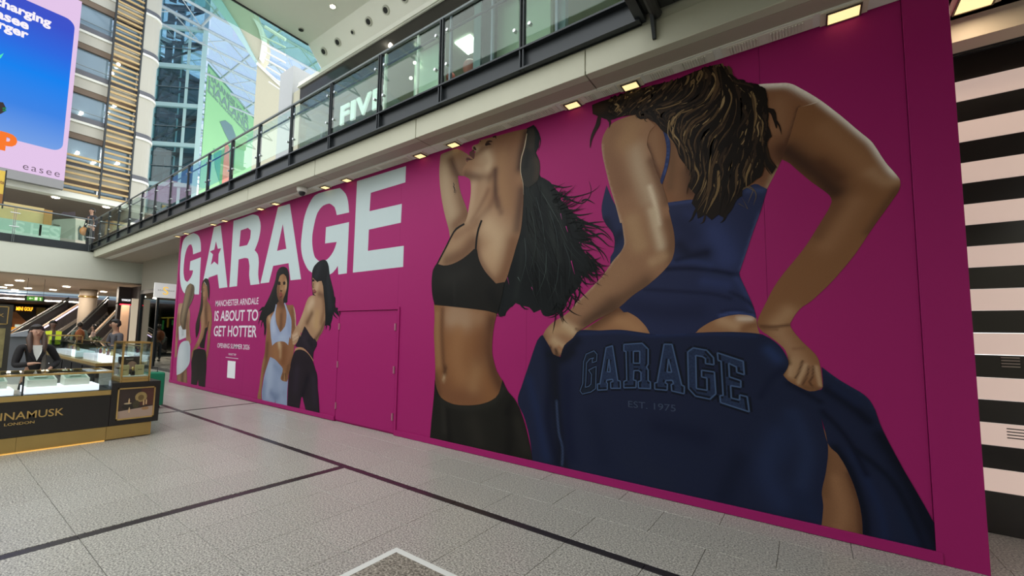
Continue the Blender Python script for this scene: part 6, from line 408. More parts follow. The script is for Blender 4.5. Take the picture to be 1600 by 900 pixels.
{'p':[(-6.381,3.714),(-6.75,3.722),(-6.778,3.798),(-6.827,3.887),(-6.916,3.947),(-6.996,3.987),(-7.088,3.992),(-7.203,3.982),(-7.299,3.939),(-7.381,3.87),(-7.419,3.808),(-7.448,3.737),(-7.472,3.66),(-7.489,3.6),(-7.504,3.537),(-7.516,3.473),(-7.521,3.412),(-7.518,3.333),(-7.505,3.258),(-7.485,3.185),(-7.459,3.112),(-7.426,3.043),(-7.385,2.986),(-7.295,2.927),(-7.217,2.893),(-7.113,2.893),(-6.986,2.911),(-6.916,2.948),(-6.85,2.997),(-6.797,3.05),(-6.757,3.109),(-6.729,3.17),(-6.711,3.214),(-7.078,3.227),(-7.073,3.541),(-6.369,3.535),(-6.368,2.606),(-6.616,2.601),(-6.643,2.762),(-6.701,2.707),(-6.79,2.646),(-6.906,2.614),(-7.037,2.603),(-7.168,2.619),(-7.303,2.652),(-7.446,2.69),(-7.584,2.751),(-7.666,2.82),(-7.741,2.905),(-7.804,2.993),(-7.84,3.058),(-7.869,3.123),(-7.891,3.191),(-7.905,3.264),(-7.91,3.326),(-7.909,3.392),(-7.904,3.459),(-7.897,3.526),(-7.889,3.589),(-7.879,3.665),(-7.867,3.738),(-7.851,3.809),(-7.829,3.876),(-7.799,3.942),(-7.762,4.005),(-7.721,4.063),(-7.679,4.114),(-7.624,4.169),(-7.564,4.212),(-7.495,4.243),(-7.369,4.258),(-7.226,4.255),(-7.122,4.253),(-7.013,4.247),(-6.915,4.242),(-6.783,4.234),(-6.69,4.228),(-6.605,4.168),(-6.511,4.087),(-6.459,4.009),(-6.424,3.922),(-6.405,3.848),(-6.391,3.769)],'h':[]},
{'p':[(-6.19,4.254),(-4.947,4.242),(-4.949,3.973),(-5.796,3.965),(-5.81,3.643),(-5.013,3.633),(-5.02,3.326),(-5.807,3.321),(-5.81,2.952),(-4.936,2.942),(-4.934,2.605),(-6.195,2.605)],'h':[]}],'SWL':[{'p':[(-1.942,1.373),(-1.852,1.415),(-1.817,1.378),(-1.823,1.302),(-1.873,1.282),(-1.87,1.325),(-1.853,1.338),(-1.899,1.323),(-1.937,1.276),(-1.946,1.07),(-1.953,1.006),(-1.913,1.02),(-1.886,1.05),(-1.879,1.152),(-1.913,1.198),(-1.857,1.232),(-1.827,1.244),(-1.834,1.004),(-1.889,.961),(-1.987,.929),(-2.014,.962),(-1.983,1.042),(-1.973,1.287)],'h':[]},
{'p':[(-1.716,1.454),(-1.647,1.477),(-1.593,1.11),(-1.567,1.108),(-1.564,1.032),(-1.668,1.022),(-1.67,1.087),(-1.643,1.096),(-1.648,1.12),(-1.712,1.105),(-1.716,1.077),(-1.705,1.076),(-1.706,1.004),(-1.813,.989),(-1.813,1.056),(-1.785,1.059)],'h':[[(-1.685,1.33),(-1.673,1.194),(-1.705,1.196)]]},
{'p':[(-1.527,1.495),(-1.341,1.513),(-1.282,1.455),(-1.284,1.302),(-1.3,1.271),(-1.285,1.243),(-1.286,1.137),(-1.264,1.122),(-1.264,1.055),(-1.382,1.051),(-1.384,1.117),(-1.356,1.129),(-1.355,1.214),(-1.378,1.231),(-1.425,1.227),(-1.432,1.131),(-1.403,1.125),(-1.406,1.054),(-1.531,1.04),(-1.53,1.107),(-1.499,1.12),(-1.504,1.423),(-1.528,1.424)],'h':[[(-1.429,1.426),(-1.365,1.431),(-1.366,1.306),(-1.43,1.303)]]},
{'p':[(-1.129,1.51),(-1.056,1.51),(-.976,1.118),(-.952,1.107),(-.955,1.036),(-1.066,1.053),(-1.07,1.115),(-1.049,1.123),(-1.057,1.156),(-1.118,1.151),(-1.125,1.127),(-1.104,1.118),(-1.108,1.055),(-1.224,1.055),(-1.224,1.117),(-1.199,1.123)],'h':[[(-1.09,1.365),(-1.063,1.235),(-1.106,1.234)]]},
{'p':[(-.917,1.441),(-.868,1.482),(-.755,1.464),(-.699,1.396),(-.697,1.331),(-.767,1.338),(-.766,1.385),(-.79,1.402),(-.848,1.411),(-.848,1.096),(-.758,1.088),(-.758,1.202),(-.802,1.21),(-.801,1.273),(-.695,1.263),(-.687,1.063),(-.736,1.008),(-.857,1.024),(-.916,1.09)],'h':[]},
{'p':[(-.667,1.444),(-.465,1.376),(-.46,1.255),(-.517,1.273),(-.518,1.321),(-.578,1.352),(-.575,1.227),(-.488,1.2),(-.489,1.14),(-.568,1.149),(-.565,1.037),(-.501,1.025),(-.5,1.072),(-.443,1.062),(-.431,.93),(-.652,.987),(-.655,1.05),(-.629,1.053),(-.638,1.367),(-.662,1.373)],'h':[]}],'EST':[[(-1.487,.845),(-1.033,.855)],
[(-1.487,.914),(-1.031,.924)]],'TXT':{'t1':('MANCHESTER ARNDALE',(-11.743,2.138),(-9.518,2.14),(-11.752,2.29)),'t2':('IS ABOUT TO',(-11.748,1.767),(-9.496,1.767),(-11.758,2.028)),'t3':('GET HOTTER',(-11.734,1.384),(-9.512,1.403),(-11.761,1.65)),'t4':('OPENING SUMMER 2026',(-11.469,1.108),(-9.799,1.119),(-11.471,1.222)),'t5':('WANT IN?',(-10.831,.951),(-10.437,.953),(-10.831,1.002)),'t6':('FOLLOW US FOR NEWS',(-10.966,.883),(-10.306,.894),(-10.97,.912))},'QR':[(-10.84,.822),(-10.432,.825),(-10.417,.428),(-10.824,.421)],'HG':[[(-1.649,4.255),(-1.667,4.251),(-1.681,4.232),(-1.675,4.198),(-1.662,4.153),(-1.65,4.113),(-1.638,4.07),(-1.63,4.042)],
[(-1.367,4.254),(-1.394,4.252),(-1.433,4.25),(-1.474,4.243),(-1.506,4.228),(-1.523,4.197),(-1.533,4.156),(-1.539,4.114),(-1.547,4.081),(-1.571,4.043),(-1.589,4.025)],
[(-1.104,4.244),(-1.121,4.23),(-1.146,4.21),(-1.175,4.187),(-1.206,4.165),(-1.234,4.146),(-1.269,4.129),(-1.304,4.116),(-1.338,4.103),(-1.368,4.087),(-1.402,4.055),(-1.429,4.021),(-1.448,3.996)],
[(-.944,4.236),(-.964,4.216),(-.993,4.188),(-1.026,4.155),(-1.059,4.123),(-1.088,4.096),(-1.117,4.07),(-1.144,4.047),(-1.17,4.028),(-1.199,4.011),(-1.233,3.997),(-1.271,3.985),(-1.306,3.977),(-1.331,3.97),(-1.2,3.868)],
[(-.808,4.245),(-.814,4.217),(-.821,4.178),(-.831,4.133),(-.844,4.091),(-.862,4.058),(-.885,4.036),(-.914,4.019),(-.946,4.006),(-.982,3.998),(-1.018,3.992),(-1.061,3.993),(-1.11,3.999),(-1.16,4.008),(-1.204,4.017),(-1.236,4.023),(-1.164,3.837)],
[(-.709,4.256),(-.708,4.231),(-.706,4.196),(-.704,4.156),(-.706,4.117),(-.713,4.083),(-.725,4.055),(-.743,4.027),(-.763,4.002),(-.787,3.981),(-.813,3.964),(-.843,3.953),(-.878,3.949),(-.915,3.947),(-.951,3.945),(-.984,3.941),(-1.023,3.936),(-1.06,3.932),(-1.091,3.923),(-1.109,3.901),(-1.109,3.868),(-1.099,3.824),(-1.083,3.777),(-1.068,3.735),(-1.058,3.706)],
[(-.645,4.25),(-.64,4.222),(-.631,4.181),(-.623,4.135),(-.617,4.089),(-.617,4.049),(-.624,4.015),(-.634,3.981),(-.648,3.95),(-.665,3.923),(-.684,3.902),(-.706,3.888),(-.731,3.882),(-.759,3.878),(-.787,3.875),(-.815,3.868),(-.844,3.858),(-.876,3.848),(-.906,3.835),(-.933,3.818),(-.952,3.793),(-.962,3.759),(-.965,3.718),(-.964,3.672),(-.96,3.625),(-.955,3.579),(-.948,3.531),(-.938,3.478),(-.926,3.428),(-.915,3.384),(-.908,3.354)],
[(-.59,4.244),(-.584,4.219),(-.575,4.185),(-.566,4.145),(-.559,4.103),(-.555,4.064),(-.554,4.028),(-.554,3.99),(-.557,3.953),(-.564,3.917),(-.574,3.884),(-.591,3.853),(-.612,3.825),(-.636,3.798),(-.662,3.773),(-.687,3.751),(-.714,3.734),(-.743,3.722),(-.772,3.711),(-.798,3.697),(-.819,3.676),(-.833,3.648),(-.844,3.615),(-.85,3.579),(-.854,3.538),(-.855,3.494),(-.853,3.443),(-.846,3.385),(-.837,3.325),(-.83,3.268),(-.827,3.221),(-.833,3.173),(-.844,3.132),(-.855,3.1),(-.863,3.077)],
[(-.567,4.22),(-.558,4.191),(-.545,4.15),(-.531,4.102),(-.518,4.054),(-.51,4.011),(-.506,3.972),(-.504,3.934),(-.504,3.897),(-.508,3.862),(-.514,3.827),(-.525,3.793),(-.54,3.759),(-.557,3.726),(-.576,3.695),(-.595,3.666),(-.616,3.641),(-.641,3.62),(-.666,3.6),(-.689,3.577),(-.708,3.549),(-.72,3.516),(-.728,3.479),(-.734,3.439),(-.739,3.396),(-.744,3.352),(-.748,3.302),(-.751,3.248),(-.754,3.193),(-.758,3.14),(-.765,3.095),(-.777,3.055),(-.792,3.018),(-.808,2.986),(-.823,2.959),(-.833,2.94)],
[(-.545,4.174),(-.533,4.144),(-.515,4.102),(-.496,4.053),(-.478,4.004),(-.466,3.958),(-.459,3.916),(-.455,3.874),(-.454,3.832),(-.454,3.791),(-.456,3.753),(-.459,3.715),(-.464,3.68),(-.47,3.645),(-.479,3.612),(-.49,3.58),(-.506,3.551),(-.526,3.525),(-.547,3.499),(-.567,3.472),(-.585,3.441),(-.598,3.407),(-.609,3.372),(-.618,3.334),(-.627,3.294),(-.635,3.251),(-.643,3.204),(-.649,3.154),(-.655,3.101),(-.662,3.05),(-.672,3.002),(-.687,2.955),(-.706,2.907),(-.725,2.862),(-.743,2.824),(-.755,2.796)],
[(-.523,4.109),(-.506,4.086),(-.481,4.053),(-.453,4.015),(-.427,3.976),(-.407,3.937),(-.393,3.9),(-.383,3.861),(-.375,3.821),(-.37,3.781),(-.368,3.742),(-.37,3.704),(-.375,3.665),(-.382,3.627),(-.391,3.59),(-.402,3.554),(-.415,3.522),(-.431,3.491),(-.447,3.461),(-.464,3.429),(-.48,3.395),(-.494,3.358),(-.508,3.32),(-.521,3.28),(-.534,3.238),(-.545,3.194),(-.553,3.147),(-.56,3.096),(-.567,3.044),(-.573,2.994),(-.581,2.948),(-.591,2.904),(-.602,2.859),(-.614,2.818),(-.624,2.783),(-.631,2.758)],
[(-.48,4.019),(-.458,4.002),(-.426,3.979),(-.39,3.953),(-.358,3.924),(-.335,3.894),(-.322,3.863),(-.315,3.83),(-.312,3.794),(-.311,3.759),(-.311,3.724),(-.312,3.69),(-.314,3.655),(-.317,3.621),(-.323,3.586),(-.33,3.551),(-.34,3.516),(-.352,3.481),(-.365,3.446),(-.379,3.41),(-.392,3.372),(-.406,3.334),(-.42,3.293),(-.433,3.252),(-.446,3.212),(-.456,3.173),(-.462,3.137),(-.465,3.102),(-.467,3.067),(-.47,3.033),(-.475,2.999),(-.483,2.962),(-.494,2.923),(-.506,2.885),(-.516,2.853),(-.523,2.83)],
[(-.406,3.97),(-.388,3.958),(-.361,3.942),(-.332,3.922),(-.305,3.9),(-.286,3.877),(-.274,3.844),(-.269,3.806),(-.268,3.767),(-.269,3.728),(-.27,3.698),(-.273,3.668),(-.277,3.637),(-.282,3.606),(-.287,3.574),(-.293,3.542),(-.299,3.509),(-.306,3.475),(-.313,3.441),(-.32,3.406),(-.327,3.369),(-.333,3.331),(-.34,3.292),(-.347,3.255),(-.353,3.221),(-.361,3.184),(-.368,3.152),(-.376,3.121),(-.385,3.087),(-.395,3.053),(-.406,3.015),(-.417,2.976),(-.426,2.943),(-.433,2.92)],
[(-.32,3.939),(-.307,3.913),(-.29,3.876),(-.272,3.835),(-.26,3.796),(-.256,3.761),(-.256,3.725),(-.258,3.689),(-.257,3.653),(-.251,3.617),(-.244,3.58),(-.237,3.543),(-.233,3.505),(-.234,3.475),(-.237,3.444),(-.241,3.414),(-.246,3.383),(-.251,3.353),(-.257,3.322),(-.263,3.292),(-.27,3.262),(-.277,3.232),(-.283,3.204),(-.292,3.166),(-.301,3.128),(-.309,3.095),(-.315,3.071)]]}
# ------------------------------------------------------------------ print on the hoarding (flat vinyl, real positions on the board, metres)
def vcol_mat(name, rough=.45):
    m = bpy.data.materials.new(name); m.use_nodes = True; nt = m.node_tree
    a = nt.nodes.new('ShaderNodeAttribute'); a.attribute_name = 'ink'; b = nt.nodes['Principled BSDF']; b.inputs['Roughness'].default_value = rough; b.inputs['Specular IOR Level'].default_value = .1
    g = nt.nodes.new('ShaderNodeNewGeometry'); t = nt.nodes.new('ShaderNodeTexNoise'); t.inputs['Scale'].default_value = 160; nt.links.new(g.outputs['Position'], t.inputs['Vector'])
    mr = nt.nodes.new('ShaderNodeMapRange'); mr.inputs[3].default_value = .88; mr.inputs[4].default_value = 1.12; nt.links.new(t.outputs[0], mr.inputs[0])
    mx = nt.nodes.new('ShaderNodeMix'); mx.data_type = 'RGBA'; mx.blend_type = 'MULTIPLY'; mx.inputs[0].default_value = 1
    nt.links.new(a.outputs['Color'], mx.inputs[6]); nt.links.new(mr.outputs[0], mx.inputs[7]); nt.links.new(mx.outputs[2], b.inputs['Base Color']); return m
m_ink = vcol_mat('printed vinyl')
INK = 0.98
def lin(c): return np.array([s2l(v) * INK for v in c])
LAY = .0011
def seg_dist(P, path):
    path = np.array(path, float); best = np.full(len(P), 1e9)
    for a, b in zip(path[:-1], path[1:]):
        ab = b - a; L2 = ab @ ab + 1e-12; t = np.clip(((P - a) @ ab) / L2, 0, 1); d = np.hypot(*(P - a - t[:, None] * ab).T); best = np.minimum(best, d)
    return best
def inside(P, poly):
    poly = np.array(poly); x, y = P[:, 0], P[:, 1]; c = np.zeros(len(P), bool); j = len(poly) - 1
    for i in range(len(poly)):
        xi, yi = poly[i]; xj, yj = poly[j]
        if yi != yj: c ^= ((yi > y) != (yj > y)) & (x < (xj - xi) * (y - yi) / (yj - yi) + xi)
        j = i
    return c
def triangulate(poly, holes=(), d=None):
    pts = [Vector(p) for p in poly]; edges = [(i, (i + 1) % len(poly)) for i in range(len(poly))]
    for h in holes:
        n = len(pts); pts += [Vector(p) for p in h]; edges += [(n + i, n + (i + 1) % len(h)) for i in range(len(h))]
    if d:
        A = np.array(poly); x0, z0 = A.min(0); x1, z1 = A.max(0); g = []
        gx = np.arange(x0, x1, d); gz = np.arange(z0, z1, d * .87)
        for j, z in enumerate(gz): g.append(np.stack([gx + (d / 2 if j % 2 else 0), np.full(len(gx), z)], 1))
        G = np.concatenate(g); G = G[inside(G, poly)]
        if len(G): G = G[seg_dist(G, list(poly) + [poly[0]]) > d * .45]
        pts += [Vector(p) for p in G]
    r = delaunay_2d_cdt(pts, edges, [], 0, 1e-5)
    V = np.array([tuple(v) for v in r[0]]); T = np.array([tuple(f) for f in r[2] if len(f) == 3]); C = V[T].mean(1); ok = inside(C, poly)
    for h in holes: ok &= ~inside(C, h)
    return V, [tuple(int(i) for i in f) for f in T[ok]]
def ink_obj(name, V, F, cols, y, parent):
    me = bpy.data.meshes.new(name); me.from_pydata([(v[0], y - (v[2] if len(v) > 2 else 0), v[1]) for v in V], [], F)
    a = me.color_attributes.new('ink', 'FLOAT_COLOR', 'POINT'); c = np.ones((len(me.vertices), 4)); c[:, :3] = np.clip(cols, 0, .9); a.data.foreach_set('color', c.ravel().astype(np.float32))
    me.materials.append(m_ink); o = bpy.data.objects.new(name, me); COL.objects.link(o); o.parent = parent
    if parent.type == 'EMPTY': o.matrix_parent_inverse = Matrix.Translation(-parent.location)
    return o
def orient(V, F):
    out = []
    for f in F:
        a, b, c = V[f[0]], V[f[1]], V[f[2]]
        out.append(f if (b[0]-a[0])*(c[1]-a[1]) - (b[1]-a[1])*(c[0]-a[0]) > 0 else f[::-1])
    return out
def paint(reg, V):
    c = np.tile(lin(reg['b']), (len(V), 1))
    for col, r, s, path in reg['s']:
        if len(path) == 1: path = path * 2
        w = s * np.exp(-(seg_dist(V, path) / max(r, 1e-3)) ** 2); c = c * (1 - w[:, None]) + lin(col) * w[:, None]
    return c
def ribbon_geo(paths):
    V = []; F = []; C = []
    for col, w, taper, path in paths:
        p = np.array(path, float); n = len(p); t = np.gradient(p, axis=0); t /= np.linalg.norm(t, axis=1)[:, None] + 1e-9; nn = np.stack([-t[:, 1], t[:, 0]], 1)
        ww = np.full(n, w / 2)
        if taper: u = np.linspace(0, 1, n); ww = w / 2 * np.clip(np.minimum(1, .45 + u * 3) * (1 - u ** 1.5) + .1, .1, 1)
        k = len(V); dz = (len(V) * 7 % 97) * 2.5e-5; V += [(q[0], q[1], dz) for q in p + nn * ww[:, None]] + [(q[0], q[1], dz) for q in p - nn * ww[:, None]]; C += [lin(col)] * (2 * n)
        F += [(k + i, k + i + 1, k + n + i + 1, k + n + i) for i in range(n - 1)]
    return np.array(V), orient(np.array(V), F), np.array(C)
def figure(key, label, root_part):
    root = None; objs = []
    regs = sorted(DATA['FIG'][key], key=lambda r: r['n'] != root_part)
    for i, reg in enumerate(regs):
        y = WALL - LAY * (reg['l'] + .4 + .07 * (DATA['FIG'][key].index(reg)))
        if 'r' in reg: V, F, C = ribbon_geo(reg['r'])
        else:
            V, F = triangulate(reg['p'], reg['h'], reg['d']); F = orient(V, F); C = paint(reg, V)
        if i == 0:
            root = ink_obj('printed_figure', V, F, C, y, hd); root['label'] = label
        else: o = ink_obj('printed_' + reg['n'], V, F, C, y, root)
        if 'r' in reg and i: o['kind'] = 'stuff'
    return root
figM = figure('M', 'tall print of a black-haired model in black top and trousers with raised arms', 'body')
figR = figure('R', 'largest print: model from behind in navy bodysuit holding a navy sweatshirt', 'back')
figure('A', 'print of a long-haired model from behind in white top and white skirt', 'skin')
figure('B', 'print of a dark-haired model in black top and black trousers looking back', 'skin')
figure('C', 'print of a model in pale blue halter top and trousers', 'skin')
figure('D', 'print of a model with black fringe in dark plum outfit', 'skin')
# long wavy hair strands of the figure seen from behind
HG = [np.array(g) for g in DATA['HG']]
def resample(g, n):
    d = np.r_[0, np.cumsum(np.hypot(*np.diff(g, axis=0).T))]; t = np.linspace(0, d[-1], n); return np.stack([np.interp(t, d, g[:, 0]), np.interp(t, d, g[:, 1])], 1)
HR = [resample(g, 60) for g in HG]
cols = [((24, 18, 14), .46), ((46, 34, 25), .24), ((76, 58, 40), .17), ((112, 90, 60), .09), ((142, 118, 84), .04)]
strands = []
for i in range(900):
    u = rng.uniform(0, len(HR) - 1.001); k = int(u); f = u - k; g = HR[k] * (1 - f) + HR[k + 1] * f
    a = rng.uniform(-.1, .72); b = min(1, a + rng.uniform(.16, .42)); a = max(0, a); s = resample(g[int(a * 59):int(b * 59) + 1], 12) if int(b*59) - int(a*59) > 2 else None
    if s is None: continue
    ph = rng.uniform(0, 6.3); am = rng.uniform(.004, .022); tt = np.linspace(0, 1, 12)
    s = s + np.stack([am * np.sin(ph + tt * rng.uniform(4, 9)), .6 * am * np.cos(ph + tt * 5)], 1) + rng.normal(0, .012, 2)
    q = rng.uniform(); acc = 0
    for c, p in cols:
        acc += p
        if q < acc: break
    strands.append((c, rng.uniform(.010, .040) * (1.3 if c[0] < 30 else .8), 1, s))
V, F, C = ribbon_geo(strands)
ink_obj('printed_hair_strands', V, F, C, WALL - LAY * 7.6, figR)['kind'] = 'stuff'
# loose strand texture in the black hair
hb = [r for r in DATA['FIG']['M'] if r['n'] == 'hair'][0]; st = []
for i in range(260):
    x = rng.uniform(-2.75, -1.65); z = rng.uniform(1.7, 3.7); L = rng.uniform(.2, .55); dx = rng.uniform(.0, .55) * (1 if z > 2.4 else .5)
    p = np.array([[x, z], [x + dx * L * .5, z - L * .5], [x + dx * L * 1.4, z - L]]); p = resample(p, 6)
    if inside(p, hb['p']).all(): st.append(((38, 44, 44) if rng.uniform() < .5 else (9, 11, 12), rng.uniform(.004, .010), 1, p))
V, F, C = ribbon_geo(st); ink_obj('printed_hair_sheen', V, F, C, WALL - LAY * 2.0, figM)['kind'] = 'stuff'
st = []; hp_ = np.array(hb['p']); cen = np.array((-2.35, 2.7)); cand = hp_[(hp_[:, 0] > -2.35) & (hp_[:, 1] < 3.35)]
for i in range(120):
    p0_ = cand[rng.integers(len(cand))] + rng.normal(0, .03, 2); dv = p0_ - cen; a0 = math.atan2(dv[1], dv[0]); a0 = a0 * .5 - .45 if p0_[1] > 2.0 else a0 * .8 - .3
    L = rng.uniform(.08, .30); an = a0 + rng.normal(0, .25) + np.linspace(0, 1, 8) * rng.normal(.1, .6)
    p = p0_ - np.array([math.cos(a0), math.sin(a0)]) * .08 + np.cumsum(np.stack([np.cos(an), np.sin(an)], 1) * L / 8, axis=0)
    st.append(((17, 20, 21), rng.uniform(.006, .02), 1, p))
V, F, C = ribbon_geo(st); ink_obj('printed_loose_hair', V, F, C, WALL - LAY * 8.4, figM)['kind'] = 'stuff'
# big lettering, each letter its own piece of vinyl
for L_ in DATA['LET']:
    V, F = triangulate(L_['p'], L_['h']); F = orient(V, F)
    mb = MB(); mb.add([(v[0], WALL - .0006, v[1]) for v in V], F); mb.obj('letter', m_let, hd)
# sweatshirt lettering
m_sw = mat('denim blue print', (.017, .028, .066), .6, spec=.1, noise=.5, nscale=70)
m_swo = mat('denim outline print', (.05, .085, .17), .6, spec=.1)
m_swd = mat('dark outline print', (.006, .008, .016), .6, spec=.1)
for i, L_ in enumerate(DATA['SWL']):
    V, F = triangulate(L_['p'], L_['h']); F = orient(V, F)
    y = WALL - LAY * 7.4
    o = MB().add([(v[0], y, v[1]) for v in V], F).obj('sweatshirt_letter', m_sw if i else mat('dark denim print', (.009, .014, .028), .6, spec=.1, noise=.4, nscale=70), figR)
    for wd, mm, dy in ((.052, m_swd, -.0003), (.013, m_swo, .0006)):
        mb = MB()
        for loop in [L_['p']] + L_['h']:
            lp = [tuple(p) for p in loop]; V2, F2, _ = ribbon_geo([((0, 0, 0), wd if i else wd * .7, 0, [a, b]) for a, b in zip(lp, lp[1:] + lp[:1])])
            mb.add([(v[0], y - dy - v[2] * .3, v[1]) for v in V2], F2)
        mb.obj('letter_outline', mm, figR)
def wall_text(s, bl, br_, tl, m, bold, y=.001, parent=None):
    ux = Vector((br_[0] - bl[0], 0, br_[1] - bl[1])); h = tl[1] - bl[1]
    return text_mesh('lettering', s, (bl[0], WALL - y, bl[1]), ux, (0, 0, 1), ux.length, h, m, parent or hd, bold)
for k in ('t1', 't2', 't3', 't4', 't5'):
    s, a, b, c = DATA['TXT'][k]; wall_text(s, a, b, c, m_txt, .018 if k in ('t2', 't3') else .008)
e0, e1 = DATA['EST']
text_mesh('sweatshirt_lettering', 'EST. 1975', (e0[0][0], WALL - LAY * 7.6, e0[0][1]), (e0[1][0]-e0[0][0], 0, e0[1][1]-e0[0][1]), (0, 0, 1), e0[1][0]-e0[0][0], (e1[0][1]-e0[0][1]) * .95, mat('est print', (.04, .056, .10), .6, spec=.1), figR, .0)
MB().box(-10.97, -10.31, WALL-.001, WALL, .888, .900).obj('underline', m_txt, hd)
q = DATA['QR']; MB().add([(p[0], WALL - .0012, p[1]) for p in q], [(3, 2, 1, 0)]).obj('white_label', mat('label white', (.72, .74, .76), .5), hd)

# ------------------------------------------------------------------ upper gallery: ceiling, bulkhead, shop behind the balustrade
YS = 6.5
m_ceil = mat('ceiling white', 'ecece4', .6, noise=.015)
cl = sroot('ceiling', 'white ceiling with sloping bulkhead over the upper gallery', 'ceiling')
MB().box(-10.3, 11, 2.9, 6.03, 9.31, 9.6).obj('ceiling_panel', m_ceil, cl)
MB().prism([(-10.3, 6.02, 9.32), (-10.3, 6.5, 8.82), (-10.3, 6.9, 8.82), (-10.3, 6.9, 9.6), (-10.3, 6.02, 9.6)], (21.3, 0, 0)).obj('bulkhead', m_ceil, cl)
MB().box(-11.4, 11, 6.44, 6.9, 8.65, 8.82).obj('cornice', m_ceil, cl)
MB().box(-11.4, 11, 6.46, 6.9, 8.77, 8.80).box(-11.4, 11, 6.40, 6.9, 8.66, 8.70).obj('cornice_bead', m_ceil, cl)
MB().box(-10.32, -10.28, 2.9, 6.03, 9.28, 9.34).obj('edge_line', m_steel, cl)
band = MB().box(-11.36, 11, YS-.02, YS+.25, 8.2, 8.65).obj('shop_fascia', mat('dark gloss fascia', '2a2625', .2), cl)
m_spotring = mat('spot ring', 'b9b9ae', .4); 
for i in range(9):
    x = -9.88 + .6165 * i; c = Vector((x, 6.262, 9.068)); n = Vector((0, -.72, -.69)).normalized()
    t = thing('round_spot', 'round recessed spotlight in the sloping bulkhead, %s from the left' % ['first','second','third','fourth','fifth','sixth','seventh','eighth','ninth'][i], 'light', c, 'round spots in the bulkhead')
    r = .105 if i != 2 else .06
    MB().tube([c, c + n * .03], [r, r * .92], 18).obj('ring', m_spotring, t, False)
    MB().tube([c + n * .026, c + n * .034], r * .62, 16).obj('lamp', m_dark, t)
m_spot = mat('spot lens', 'fff4e0', .3, emit='fff0d8', es=14)
def ceil_spot(p, label, m=None, r=.06):
    t = thing('downlight', label, 'light', p); MB().tube([Vector(p), Vector(p) - Vector((0, 0, .02))], r * 1.25, 16).obj('ring', m_spotring, t); MB().tube([Vector(p) - Vector((0, 0, .015)), Vector(p) - Vector((0, 0, .026))], r, 14).obj('lamp', m or m_spot, t)
ceil_spot((-8.575, 5.604, 9.31), 'bright round downlight in the white ceiling near the top edge')
ceil_spot((-9.918, 5.59, 9.31), 'unlit black round downlight near the ceiling corner', m_dark)
q = at(610, 71, 1, YS-.03); t = thing('downlight', 'small warm light on the dark shop fascia above the white sign', 'light', q)
MB().tube([q, q + Vector((0, -.02, 0))], .05, 14).obj('lamp', m_spot, t)
# smoke screen of tinted glass hanging at the ceiling end
m_green = glass('green tinted glass', (.70, .86, .78), 1.5)
t = thing('glass_screen', 'green tinted glass smoke screen hanging at the ceiling end', 'glass screen', (-10.3, 5, 9.3))
MB().box(-10.306, -10.294, 2.9, 6.03, 8.72, 9.27).obj('pane', m_green, t)
MB().add([(-10.306, 6.03, 8.72), (-10.306, 6.55, 8.72), (-10.306, 6.03, 9.30), (-10.294, 6.03, 8.72), (-10.294, 6.55, 8.72), (-10.294, 6.03, 9.30)], [(0, 1, 2), (5, 4, 3), (0, 3, 4, 1), (1, 4, 5, 2), (2, 5, 3, 0)]).obj('end_pane', m_green, t)
# column and wall end beside the shop
m_lav = mat('cool white wall', 'b2b5b8', .6, noise=.02); m_cream = mat('cream wall', 'b9b6a2', .6, noise=.03)
wl = sroot('wall_gallery', 'cream and white wall end beside the upper shop', 'wall')
MB().box(-12.5, -11.75, 6.45, 9.5, 4.86, 9.5).obj('pier', m_lav, wl); MB().box(-11.75, -11.36, 6.5, 9, 4.86, 8.66).obj('jamb', m_cream, wl)
MB().box(-14.5, 11, 11.6, 11.9, 4.86, 9.4).obj('rear_wall', m_cream, wl)
# upper shop
m_sglass = glass('shop glass', (.86, .94, .90), 1.35)
m_mint = mat('pale mint panel', 'c3d6c8', .4); m_shopin = mat('shop interior', '8d9488', .7, noise=.05); m_blue = mat('blue grey mullion', '6c7d86', .4, metal=.3); m_tan = mat('tan ledge', '9c7d62', .6)
us = thing('upper_shop', 'upper floor glass shopfront under a dark fascia behind the balustrade', 'shopfront', (-5, YS, 4.87))
MB().box(-11.3, 11, 11.4, 11.5, 4.87, 8.3).obj('back_wall', m_shopin, us); MB().box(-11.36, 11, 6.8, 11.5, 8.3, 8.4).obj('shop_ceiling', mat('shop ceiling', 'a8aa9e', .7), us)
cuts = [-11.3, -9.75, -7.62, -6.55, -5.6, -4.55, -3.2, -2.0, -.6, 1.5, 4, 7, 11]
for a, b in zip(cuts[:-1], cuts[1:]): MB().box(a+.03, b-.03, YS, YS+.012, 4.9, 8.2).obj('glazing', m_sglass, us)
for c in cuts[1:-1]: MB().box(c-.02, c+.02, YS-.03, YS+.04, 4.87, 8.2).obj('mullion', m_blue if c > -5.7 else m_mint, us)
a = at(692, 100, 1, 7.0); b_ = at(648, 100, 1, 7.0)
MB().box(b_.x, a.x, 7.0, 7.08, 4.9, 8.25).obj('mint_panel', m_mint, us)
a = at(741, 80, 1, 6.56); b_ = at(752, 80, 1, 6.56); MB().box(a.x, b_.x, 6.53, 6.66, 4.9, 8.2).obj('blue_column', m_blue, us)
a = at(753, 80, 1, 6.56); b_ = at(770, 80, 1, 6.56); MB().box(a.x, b_.x, 6.56, 6.7, 4.9, 8.2).obj('dark_column', m_steel, us)
a = at(771, 60, 1, 6.9); b_ = at(860, 40, 1, 6.9); MB().box(a.x, b_.x, 6.9, 7.0, 4.9, 8.25).obj('pale_panel', mat('pale tiled panel', 'aeb8a6', .4, noise=.08, nscale=3), us)
a = at(868, 40, 1, 6.6); b_ = at(884, 40, 1, 6.6); MB().box(a.x, b_.x, 6.58, 6.7, 4.9, 8.2).obj('blue_column', m_blue, us)
